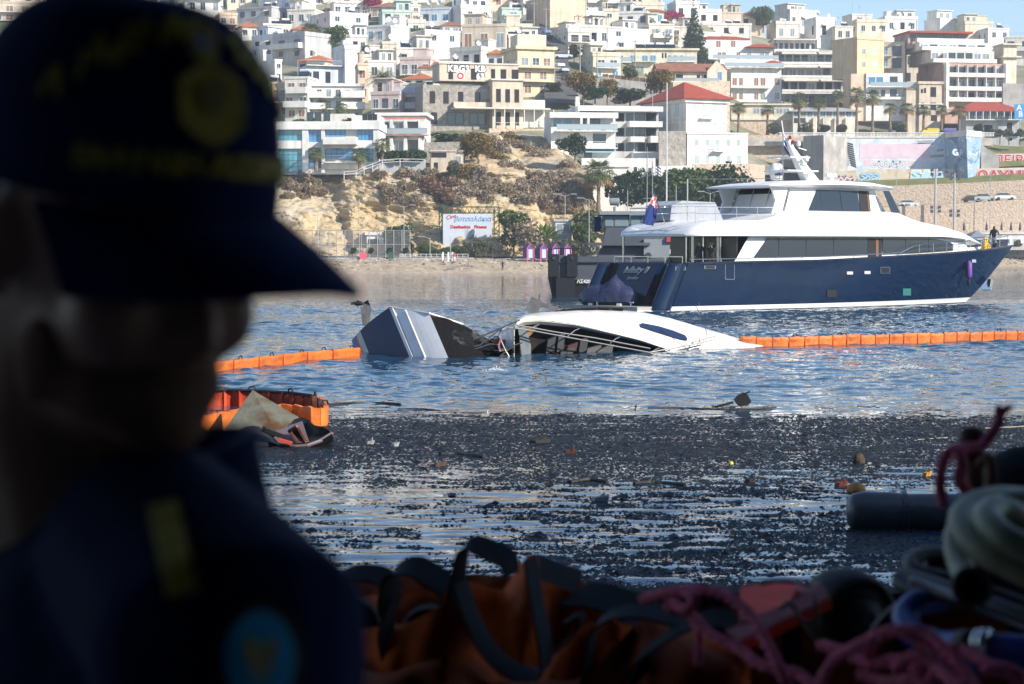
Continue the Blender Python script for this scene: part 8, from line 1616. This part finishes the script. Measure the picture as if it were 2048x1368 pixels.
# red bracket
RB = thing('red_bracket', 'red painted steel bracket tied with wire in the foreground', 'bracket', at(1560, 1230, 2.9)); orb = Vector(RB.location); REDP = mat('red_paint', (.85,.04,.02), .6, spec=.08, var=.25, vscale=10); REDF = mat('faded_red_paint', (.58,.20,.21), .6, spec=.15, var=.3, vscale=12)
def rb(px, py, D_): return at(px, py, D_)-orb
MB().prism([rb(1478, 1244, 2.95), rb(1482, 1172, 3.2), rb(1604, 1164, 3.2), rb(1576, 1206, 3.05)], (0,.02,-.02)).build('plate', REDP, RB, recalc=True)
MB().add([rb(1450, 1262, 2.8), rb(1475, 1282, 2.78), rb(1660, 1192, 2.9), rb(1640, 1172, 2.92), rb(1470, 1308, 2.8), rb(1662, 1216, 2.92)], [(0,1,2,3),(1,4,5,2)]).build('channel_top', REDF, RB); MB().prism([rb(1475, 1283, 2.785), rb(1472, 1310, 2.785), rb(1664, 1218, 2.905), rb(1661, 1193, 2.905)], (0,.02,0)).build('channel_side', REDP, RB, recalc=True); MB().prism([rb(1590, 1172, 2.97), rb(1640, 1168, 2.95), rb(1654, 1182, 2.93), rb(1600, 1186, 2.95)], (0,.012,0)).build('upper_lip', REDF, RB, recalc=True)
WIRE = mat('wire', (.08,.06,.06), .5, .5)
for pts in ([(1520, 1168, 2.9), (1560, 1162, 2.9), (1620, 1170, 2.88), (1630, 1200, 2.85), (1638, 1260, 2.85)], [(1560, 1216, 2.82), (1575, 1206, 2.81), (1590, 1216, 2.81), (1600, 1240, 2.8), (1625, 1245, 2.8)], [(1482, 1250, 2.77), (1490, 1240, 2.77), (1505, 1250, 2.77), (1520, 1256, 2.77)]): strand(RB, orb, pts, .003, WIRE, 'wire', False, 5)
# black rubber wheel
cw = at(1694, 1222, 3.15); WHL = thing('rubber_wheel', 'black rubber wheel behind the red bracket', 'wheel', cw, R(20)); RUB = mat('rubber_black', (.012,.012,.014), .7, bump=.2, bscale=30)
MB().lathe([(.02,-.05),(.04,-.055),(.045,-.04),(.055,-.05),(.062,-.045),(.068,-.02),(.07,0),(.068,.02),(.062,.045),(.055,.05),(.045,.04),(.04,.055),(.02,.05)], 28, 'y').build('tyre', RUB, WHL, smooth=True); MB().lathe([(.012,-.07),(.03,-.06),(.03,.06),(.012,.07)], 12, 'y').build('hub', SB, WHL)
# beige suction hose coil
HO = thing('hose_coil', 'coil of thick pale beige suction hose at the right edge', 'hose', at(2050, 1080, 2.6)); oho = Vector(HO.location); BEI = mat('beige_hose', (.30,.30,.19), .5, var=.3, vscale=9, bump=.12, bscale=30)
strand(HO, oho, [(2130, 1040, 2.7), (2060, 1005, 2.65), (1985, 1000, 2.6), (1935, 1020, 2.55), (1925, 1055, 2.5), (1965, 1100, 2.45), (2040, 1140, 2.42), (2140, 1190, 2.4)], .018, BEI, 'hose', False); strand(HO, oho, [(2150, 1090, 2.6), (2080, 1060, 2.55), (2030, 1030, 2.52), (1990, 1018, 2.5), (1975, 1040, 2.46), (2010, 1075, 2.42), (2080, 1110, 2.4), (2160, 1140, 2.38)], .018, BEI, 'hose', False)
strand(HO, oho, [(2160, 1010, 2.62), (2080, 1000, 2.6), (2000, 1010, 2.58), (1960, 1030, 2.6), (1918, 1060, 2.62), (1912, 1095, 2.6), (1925, 1140, 2.56), (1938, 1165, 2.52)], .0165, BEI, 'hose', False)
cc = at(1942, 1172, 2.5)-oho; ang = (at(1960, 1185, 2.35)-oho-cc).normalized(); q_ = ang.to_track_quat('Z', 'Y'); mb = MB(); mb.lathe([(.015,-.02),(.024,-.02),(.026,.03),(.019,.031),(.017,-.01)], 18); mb.v = [tuple(q_@Vector(v_)+cc) for v_ in mb.v]; mb.build('coupling', SB, HO, smooth=True)
HB2 = thing('black_hose', 'bundle of black hoses with a dull steel tube under the beige coil', 'hose', at(1930, 1180, 2.7)); ob = Vector(HB2.location); BH = mat('black_hose', (.035,.030,.032), .5, var=.3, vscale=12)
for pts, r_, m_ in (([(2120, 1160, 2.9), (2000, 1130, 2.9), (1900, 1112, 2.9), (1850, 1108, 2.88), (1822, 1122, 2.85), (1840, 1145, 2.82), (1920, 1165, 2.8), (2050, 1210, 2.75), (2120, 1235, 2.7)], .011, BH), ([(2120, 1260, 2.6), (2000, 1225, 2.65), (1900, 1195, 2.7), (1830, 1180, 2.75), (1800, 1165, 2.78), (1812, 1152, 2.78), (1900, 1180, 2.7), (2000, 1215, 2.62), (2120, 1265, 2.55)], .011, BH), ([(2110, 1178, 2.95), (1980, 1140, 2.95), (1880, 1118, 2.95), (1840, 1120, 2.93)], .012, BH), ([(1820, 1160, 2.72), (1870, 1178, 2.7), (1960, 1212, 2.65), (2090, 1270, 2.58)], .006, STEEL), ([(2110, 1195, 2.9), (1960, 1150, 2.9), (1850, 1128, 2.9)], .011, BH), ([(1750, 1262, 2.9), (1790, 1220, 2.88), (1840, 1200, 2.85), (1900, 1205, 2.8)], .008, BH)): strand(HB2, ob, pts, r_, m_, 'hose' if m_ is BH else 'steel_tube', False)
BLU = thing('blue_hose', 'blue hose with shiny clamp at the lower right', 'hose', at(1900, 1280, 2.6)); obl = Vector(BLU.location); BL_ = mat('blue_hose', (.02,.05,.30), .4, var=.3, vscale=8)
strand(BLU, obl, [(1880, 1200, 2.75), (1835, 1205, 2.72), (1810, 1235, 2.7), (1830, 1270, 2.66), (1880, 1288, 2.62), (1960, 1290, 2.55), (2080, 1300, 2.5)], .018, BL_, 'hose', False); strand(BLU, obl, [(2100, 1330, 2.6), (2000, 1325, 2.62), (1900, 1300, 2.68), (1850, 1280, 2.72)], .02, BL_, 'hose', False)
c0, c1 = at(1958, 1288, 2.54)-obl, at(1976, 1289, 2.53)-obl; MB().tube([c0, c0.lerp(c1, .4)], .0205, 14).build('clamp', CHROME, BLU, smooth=True); MB().tube([c0.lerp(c1, .7), c1.lerp(c1*2-c0, .1)], .0205, 14).build('clamp', CHROME, BLU, smooth=True); MB().tube([at(1925, 1288, 2.57)-obl, at(1952, 1288, 2.545)-obl], .0195, 14).build('connector', SB, BLU, smooth=True)
# black bag behind the stake
bb = at(2030, 975, 3.0); o = tag(MB().lathe([(.01,-.09),(.07,-.08),(.10,-.02),(.085,.035),(.04,.06),(.01,.065)], 16).build('black_bag', WEB, None, smooth=True, loc=bb+Vector((.03,0,0))), 'black bag behind the rope stake at the right edge', 'bag')
# rusty stake with rope
ST = thing('rusty_stake', 'rusty brown stake with rope knots standing in the heap', 'stake', at(1950, 1180, 2.8)); os_ = Vector(ST.location); RST = mat('rust_brown', (.10,.045,.025), .85, var=.5, vscale=20, bump=.6, bscale=40)
strand(ST, os_, [(1956, 1200, 2.8), (1955, 1080, 2.8), (1952, 980, 2.8), (1946, 900, 2.8), (1944, 872, 2.8)], .0135, RST, 'stake', False); MB().lathe([(.008,-.03),(.017,-.025),(.019,0),(.016,.018),(.006,.022)], 10, 'z', at(1944, 884, 2.8)-os_).build('stake_head', RST, ST, smooth=True)
strand(ST, os_, [(1958, 930, 2.76), (1975, 915, 2.74), (1985, 940, 2.73), (1980, 985, 2.74)], .007, RST, 'rope_loop', False)
BEIR = mat('grey_rope', (.22,.18,.13), .85, var=.3, vscale=50); strand(ST, os_, [(1972, 920, 2.75), (1980, 955, 2.74), (1976, 990, 2.74)], .0055, BEIR, 'rope_loop')
RP3 = thing('pink_rope', 'pink rope tied round the rusty stake with a frayed end', 'rope', at(1945, 920, 2.75)); o3 = Vector(RP3.location)
strand(RP3, o3, [(1888, 1010, 2.7), (1880, 970, 2.7), (1888, 920, 2.71), (1910, 898, 2.72), (1940, 895, 2.75), (1965, 890, 2.77), (1985, 865, 2.78), (2000, 840, 2.78)], .0075, PINK); strand(RP3, o3, [(1915, 905, 2.7), (1925, 930, 2.69), (1918, 955, 2.69), (1935, 985, 2.7), (1950, 1000, 2.7)], .0085, PINK)
mb = MB()
for k in range(26): a_ = random.uniform(-.9, .9); p0 = at(2000, 842, 2.78)-o3; mb.tube([p0, p0+Vector((math.sin(a_)*.010, random.uniform(-.006,.006), .010)), p0+Vector((math.sin(a_)*.016+.006, random.uniform(-.01,.01), .020+.004*random.random()))], .0011, 3)
mb.build('frayed_end', PINK, RP3)
# ================================================================ THE COAST GUARD OFFICER (foreground, seen from the right side, head bowed)
DP = 1.25; PXM = F/DP
MANJ = mat('jacket_navy', (.006,.014,.062), .9, spec=.08, var=.3, vscale=25, bump=.2, bscale=60); CAPN = mat('cap_navy', (.010,.022,.10), .9, spec=.08, var=.25, vscale=30); SKF = mat('face_skin', (.34,.175,.125), .5, var=.15, vscale=20); BRD = mat('beard_dark', (.19,.105,.075), .9, spec=.1, bump=.6, bscale=120); GOLD = mat('gold_thread', (.62,.45,.07), .7, var=.4, vscale=60)
def remesh(mb_, name, mats, parent, vox=.007, sm=4, loc=None):
    o = mb_.build(name, mats, parent); md = o.modifiers.new('r', 'REMESH'); md.mode = 'VOXEL'; md.voxel_size = vox; md.use_smooth_shade = True; s_ = o.modifiers.new('s', 'SMOOTH'); s_.iterations = sm; s_.factor = .5
    dg = bpy.context.evaluated_depsgraph_get(); dg.update(); me = bpy.data.meshes.new_from_object(o.evaluated_get(dg)); o.modifiers.clear(); old = o.data; o.data = me; bpy.data.meshes.remove(old)
    me.materials.clear(); me.materials.append(mats); me.polygons.foreach_set('use_smooth', [True]*len(me.polygons)); return o
def ell(mb_, c, r, M=None, n=16):
    P = []
    for i in range(9):
        th = math.pi*i/8; row = []
        for j in range(n): ph = 2*math.pi*j/n; v_ = Vector((r[0]*math.sin(th)*math.cos(ph), r[1]*math.sin(th)*math.sin(ph), r[2]*math.cos(th))); row.append(Vector(c)+(M@v_ if M else v_))
        P.append(row)
    return mb_.grid(P, close_u=True)
# body frame: head centre
HC = at(218, 452, DP)      # centre of the skull
feet = Vector((HC.x-.03, HC.y+.03, 1.252))
MAN = thing('person', 'man in navy cap and jacket looking down, close to the camera at left', 'person', feet); of = feet
# --- body: one continuous mesh (torso, arms, legs, neck, head with face) 
yaw_h = R(-42)             # head faces right and a little towards the camera
pit = R(18)
MH = Matrix.Rotation(yaw_h, 3, 'Z') @ Matrix.Rotation(pit, 3, 'Y')   # head local: +x is forward (face), +y left ear side (away), +z up
hc = HC-of
def hl(x_, y_, z_): return hc+MH@Vector((x_, y_, z_))
b = MB()
ell(b, hl(0,0,.02), (.098,.075,.112), MH); ell(b, hl(.03,0,-.055), (.072,.060,.075), MH)      # skull, jaw block
ell(b, hl(.073,0,-.092), (.028,.030,.028), MH)                                                # chin
ell(b, hl(.098,0,-.035), (.022,.014,.020), MH); ell(b, hl(.088,0,-.005), (.018,.011,.034), MH)  # nose tip, bridge
for sg in (-1, 1):
    ell(b, hl(.088, sg*.032, .022), (.016,.026,.012), MH); ell(b, hl(.066, sg*.040, -.035), (.030,.026,.030), MH); ell(b, hl(.094, sg*.010, -.042), (.012,.010,.010), MH)   # brow, cheek, nostril
    ell(b, hl(-.005, sg*.078, -.015), (.018,.008,.032), MH)                                   # ear
ell(b, hl(.088,0,-.070), (.012,.022,.006), MH); ell(b, hl(.087,0,-.082), (.012,.020,.006), MH)  # lips
tor = R(30); MT = Matrix.Rotation(tor, 3, 'Z')      # torso faces right and slightly away
neck0 = hl(-.025, 0, -.13); ch = Vector((.03, .02, 0)) 
def tl(x_, y_, z_): return MT@Vector((x_, y_, 0))+Vector((ch.x, ch.y, z_))   # torso frame: +x front, -y right side (near camera)
nz = neck0.z
b.tube([hl(-.02,0,-.05), neck0, tl(-.02, 0, nz-.12)], [.058, .058, .068], 14)
body = b
for z_, rx, ry in ((nz-.14, .09, .14), (nz-.24, .115, .19), (nz-.40, .12, .175), (nz-.56, .115, .16), (nz-.68, .12, .17)): ell(body, tl(0, 0, z_), (rx, ry, .12), MT)
sh = []
for sg in (-1, 1):
    S, E_, H_ = tl(-.01, sg*.20, nz-.13), tl(-.05, sg*.27, nz-.45), tl(.10, sg*.24, nz-.66); body.tube([tl(-.01, sg*.10, nz-.14), S, E_, H_], [.06, .058, .047, .034], 12); sh.append((S, E_, H_))
    ell(body, H_+MT@Vector((.04,0,-.03)), (.048,.022,.036), MT)
    for k in range(4): q = H_+MT@Vector((.07, 0, -.015-.012*k)); body.tube([q, q+MT@Vector((.03,0,-.014)), q+MT@Vector((.034,sg*-.006,-.036))], [.0095,.009,.007], 8)
    q = H_+MT@Vector((.03, sg*-.02, .0)); body.tube([q, q+MT@Vector((.03, sg*-.015, -.01)), q+MT@Vector((.055, sg*-.012, -.025))], [.011,.010,.008], 8)
    hip = tl(0, sg*.085, nz-.76); kn = tl(.02, sg*.095, .50-.0); an_ = tl(-.02, sg*.10, .08); body.tube([hip, kn, an_], [.09, .062, .045], 12); body.tube([an_, tl(.06, sg*.10, .045), tl(.15, sg*.105, .04)], [.045, .042, .03], 10)
BODY = remesh(body, 'body', SKF, MAN, .0065, 3)
# --- clothing
j = MB()
for z_, rx, ry in ((nz-.135, .105, .15), (nz-.20, .13, .20), (nz-.30, .145, .215), (nz-.42, .145, .205), (nz-.56, .14, .19), (nz-.68, .145, .195)): ell(j, tl(0, 0, z_), (rx, ry, .10), MT)
for sg, (S, E_, H_) in zip((-1, 1), sh): j.tube([tl(-.01, sg*.06, nz-.085), S+Vector((0,0,.014)), S.lerp(E_, .5)+MT@Vector((0,sg*.02,0)), E_, H_.lerp(E_, .12)], [.072, .082, .074, .060, .05], 14)
JK = remesh(j, 'jacket', MANJ, MAN, .008, 4)
c = MB(); rings = []     # stand-up collar
for z_, r1, r2 in ((nz-.15, .108, .120), (nz-.09, .086, .092), (nz-.045, .076, .08), (nz-.03, .074, .078), (nz-.03, .066, .07), (nz-.12, .06, .065)): rings.append([tl(.012+r1*math.cos(2*math.pi*k/24), r2*math.sin(2*math.pi*k/24), z_+.012*math.cos(2*math.pi*k/24)) for k in range(24)])
c.grid(rings, close_u=True).build('collar', MANJ, JK, smooth=True)
tr_ = MB()
for sg in (-1, 1): tr_.tube([tl(0, sg*.06, nz-.66), tl(0, sg*.09, nz-.80), tl(.02, sg*.095, .50), tl(-.02, sg*.10, .07)], [.11, .11, .082, .07], 12)
ell(tr_, tl(0,0,nz-.70), (.125,.175,.09), MT); remesh(tr_, 'trousers', MANJ, MAN, .01, 3)
for sg in (-1, 1):
    bo = MB(); bo.tube([tl(-.04, sg*.10, .10), tl(-.02, sg*.10, .05), tl(.07, sg*.102, .052), tl(.16, sg*.106, .045)], [.058, .062, .055, .042], 12); remesh(bo, 'boot', BLK, MAN, .007, 3)
# --- beard, hair
be = MB(); ell(be, hl(.050,0,-.080), (.056,.059,.036), MH); ell(be, hl(.078,0,-.098), (.032,.036,.024), MH); ell(be, hl(.09,0,-.060), (.016,.030,.008), MH)
for sg in (-1, 1): ell(be, hl(.03, sg*.056, -.075), (.022,.010,.03), MH)
remesh(be, 'beard', BRD, MAN, .0055, 3)
ha = MB(); ell(ha, hl(-.035,0,.0), (.078,.078,.085), MH); ell(ha, hl(-.075,0,-.04), (.05,.062,.07), MH); remesh(ha, 'hair', BRD, MAN, .006, 3)
for sg in (-1, 1): ell(MB(), (0,0,0), (.01,)*3); e = MB(); ell(e, hl(.083, sg*.032, .003), (.011,.012,.011), MH); e.build('eye', mat('eye', (.5,.48,.45), .2), MAN, smooth=True)
# --- cap: crown, band, brim, lettering
CP = MB().lathe([(.001,0),(.001,.001)], 3).build('cap', CAPN, MAN); 
Mc = MH @ Matrix.Rotation(R(-6), 3, 'Y')
def cl(x_, y_, z_): return hc+MH@Vector((0,0,.0))+Mc@Vector((x_, y_, z_))
def crown(an, ph):   # an: azimuth (0 = front), ph: 0 rim .. 1 top
    rx, ry, rz = .112, .093, .118; th = ph*math.pi/2; k = math.cos(th)**.62; f = 1+.05*max(0, math.cos(an))*(1-ph)
    return rx*k*math.cos(an)*f, ry*k*math.sin(an), .028+rz*math.sin(th)**.95*(1+.05*math.cos(an)*(1-ph))
P = [[cl(*crown(2*math.pi*k/48, i/14)) for k in range(48)] for i in range(15)]; mb = MB().grid(P, close_u=True); mb.grid([[cl(*(Vector(crown(2*math.pi*k/48, 0))*.97+Vector((0,0,d)))) for k in range(48)] for d in (.0, .03)], close_u=True)
old = CP.data; CP.data = mb.mesh('cap', CAPN, True); bpy.data.meshes.remove(old)
CP.name = 'cap'
P = []
for i in range(25):
    an = lerp(-1.22, 1.35, i/24); x0, y0, z0 = crown(an, 0); row = []; L_ = .088*(math.cos(an*.93)**.55 if abs(an) < 1.5 else 0)
    for k in range(9): q = k/8; row.append(cl(x0*.985+L_*q*(.9+.1*math.cos(an)), y0*(.985+.10*q), z0-.001-.010*q-.012*q*q-1.0*(y0**2)*(.3+q*2.9)))
    P.append(row)
mb = MB().grid(P); Pl = [[p-(MH@Vector((0,0,.004))) for p in row] for row in P]; mb.grid([list(reversed(r_)) for r_ in Pl]); mb.grid([[a_[-1], b_[-1]] for a_, b_ in zip(P, Pl)]); mb.build('brim', CAPN, CP, smooth=True)
def cap_text(s, z_, size, a0, a1, arc=0.0, ph0=.25):
    n = len(s)
    for i, chh in enumerate(s):
        if chh == ' ': continue
        q = i/(n-1); an = lerp(a0, a1, q); ph = ph0+arc*math.sin(math.pi*q); p = Vector(crown(an, ph)); d1_ = Vector(crown(an+.02, ph))-Vector(crown(an-.02, ph)); d2_ = Vector(crown(an, ph+.02))-Vector(crown(an, ph-.02)); X_ = d1_.normalized(); Z_ = X_.cross(d2_).normalized(); Y_ = Z_.cross(X_)
        me = text_mesh(chh, size, .0012, .0006); M4 = Matrix((X_, Y_, Z_)).transposed()
        for v_ in me.vertices: v_.co = cl(*(p+Z_*.0015+M4@v_.co))
        me.materials.clear(); me.materials.append(GOLD); link('lettering', me, CP)
cap_text('ΛΙΜΕΝΙΚΟ ΣΩΜΑ', 0, .024, -1.2, .65, .30, .34); cap_text('ΕΛΛΗΝΙΚΗ ΑΚΤΟΦΥΛΑΚΗ', 0, .018, -.95, .65, .02, .12)
# emblem: disc, crown ball and wreath shape
def cap_patch(name, an0, ph0, shape, m, lift=.002):
    p = Vector(crown(an0, ph0)); X_ = (Vector(crown(an0+.02, ph0))-Vector(crown(an0-.02, ph0))).normalized(); Y_ = (Vector(crown(an0, ph0+.02))-Vector(crown(an0, ph0-.02))).normalized(); Z_ = X_.cross(Y_).normalized(); Y_ = Z_.cross(X_)
    MB().prism([cl(*(p+X_*x_+Y_*y_+Z_*lift)) for x_, y_ in shape], (MH@(Mc.inverted()@Mc@Z_))*.0015 if False else Mc@Z_*.0015).build(name, m, CP, recalc=True)
EM = -.2
cap_patch('emblem', EM, .34, [(.021*math.cos(k*.5236)*(1+.12*(k % 2)), .024*math.sin(k*.5236)*(1+.12*(k % 2))) for k in range(12)], GOLD); cap_patch('emblem_top', EM, .56, [(.010*math.cos(k*.7854), .012*math.sin(k*.7854)) for k in range(8)], GOLD); cap_patch('emblem_star', EM, .57, [(.0065*math.cos(k*.7854), .0065*math.sin(k*.7854)) for k in range(8)], mat('silver_thread', (.35,.38,.48), .6), .004); cap_patch('emblem_centre', EM, .36, [(.008*math.cos(k*.7854), .010*math.sin(k*.7854)) for k in range(8)], mat('emblem_grey', (.30,.22,.06), .7), .004)
# --- epaulette and sleeve badge laid on the jacket by ray casting from the photo direction
dg = bpy.context.evaluated_depsgraph_get(); dg.update()
def on_jacket(px, py, lift=.004):
    o_ = Vector((0,0,CZ))-JK.matrix_world.translation if False else None
    Mi = (Matrix.Translation(of)).inverted(); a_ = Mi@Vector((0,0,CZ)); d = ray(px, py).normalized(); hit, loc, nrm, _ = JK.ray_cast(a_, d); 
    return (loc-d*lift, nrm) if hit else (at(px, py, DP)-of, -d)
def patch_grid(name, f, nu, nv, m, lift):
    P = [[on_jacket(*f(i/nu, k/nv), lift)[0] for k in range(nv+1)] for i in range(nu+1)]; return MB().grid(P).build(name, m, JK, smooth=True)
patch_grid('epaulette', lambda a_, b_: (lerp(292, 355, a_)+lerp(0, 42, b_), lerp(1010, 1195, b_)-lerp(0, 12, a_)), 4, 8, GOLD, .005)
ELL = lambda a_, b_, rx, ry: (520+rx*b_*math.cos(6.2832*a_), 1320+ry*b_*math.sin(6.2832*a_))
BDG = mat('badge_blue', (.05,.50,.95), .7, var=.1, vscale=30); BDK = mat('badge_border', (.02,.015,.012), .8); patch_grid('sleeve_badge_border', lambda a_, b_: ELL(a_, max(.02, b_), 92, 125), 28, 3, BDK, .005); patch_grid('sleeve_badge', lambda a_, b_: ELL(a_, max(.02, b_), 70, 98), 28, 3, BDG, .009)
for sg in (-1, 1): patch_grid('badge_figure', lambda a_, b_: (522+sg*lerp(4, 30, a_)*math.sin(1.2+b_*1.6), lerp(1290, 1372, b_)-18*a_), 3, 4, GOLD, .013)

# ================================================================ HAZE over the harbour
HZ = bpy.data.materials.new('haze_air'); HZ.use_nodes = True; _t = HZ.node_tree; _t.nodes.remove(_t.nodes['Principled BSDF']); _v = _t.nodes.new('ShaderNodeVolumePrincipled'); _v.inputs['Color'].default_value = (.86,.91,1,1); _v.inputs['Density'].default_value = HAZE; _v.inputs['Anisotropy'].default_value = .2
_t.links.new(_v.outputs[0], _t.nodes['Material Output'].inputs['Volume'])
hz = MB().box(-900, 900, -60, 1300, -4.5, 130).build('haze', HZ); tag(hz, kind='stuff'); SC.cycles.volume_bounces = 0
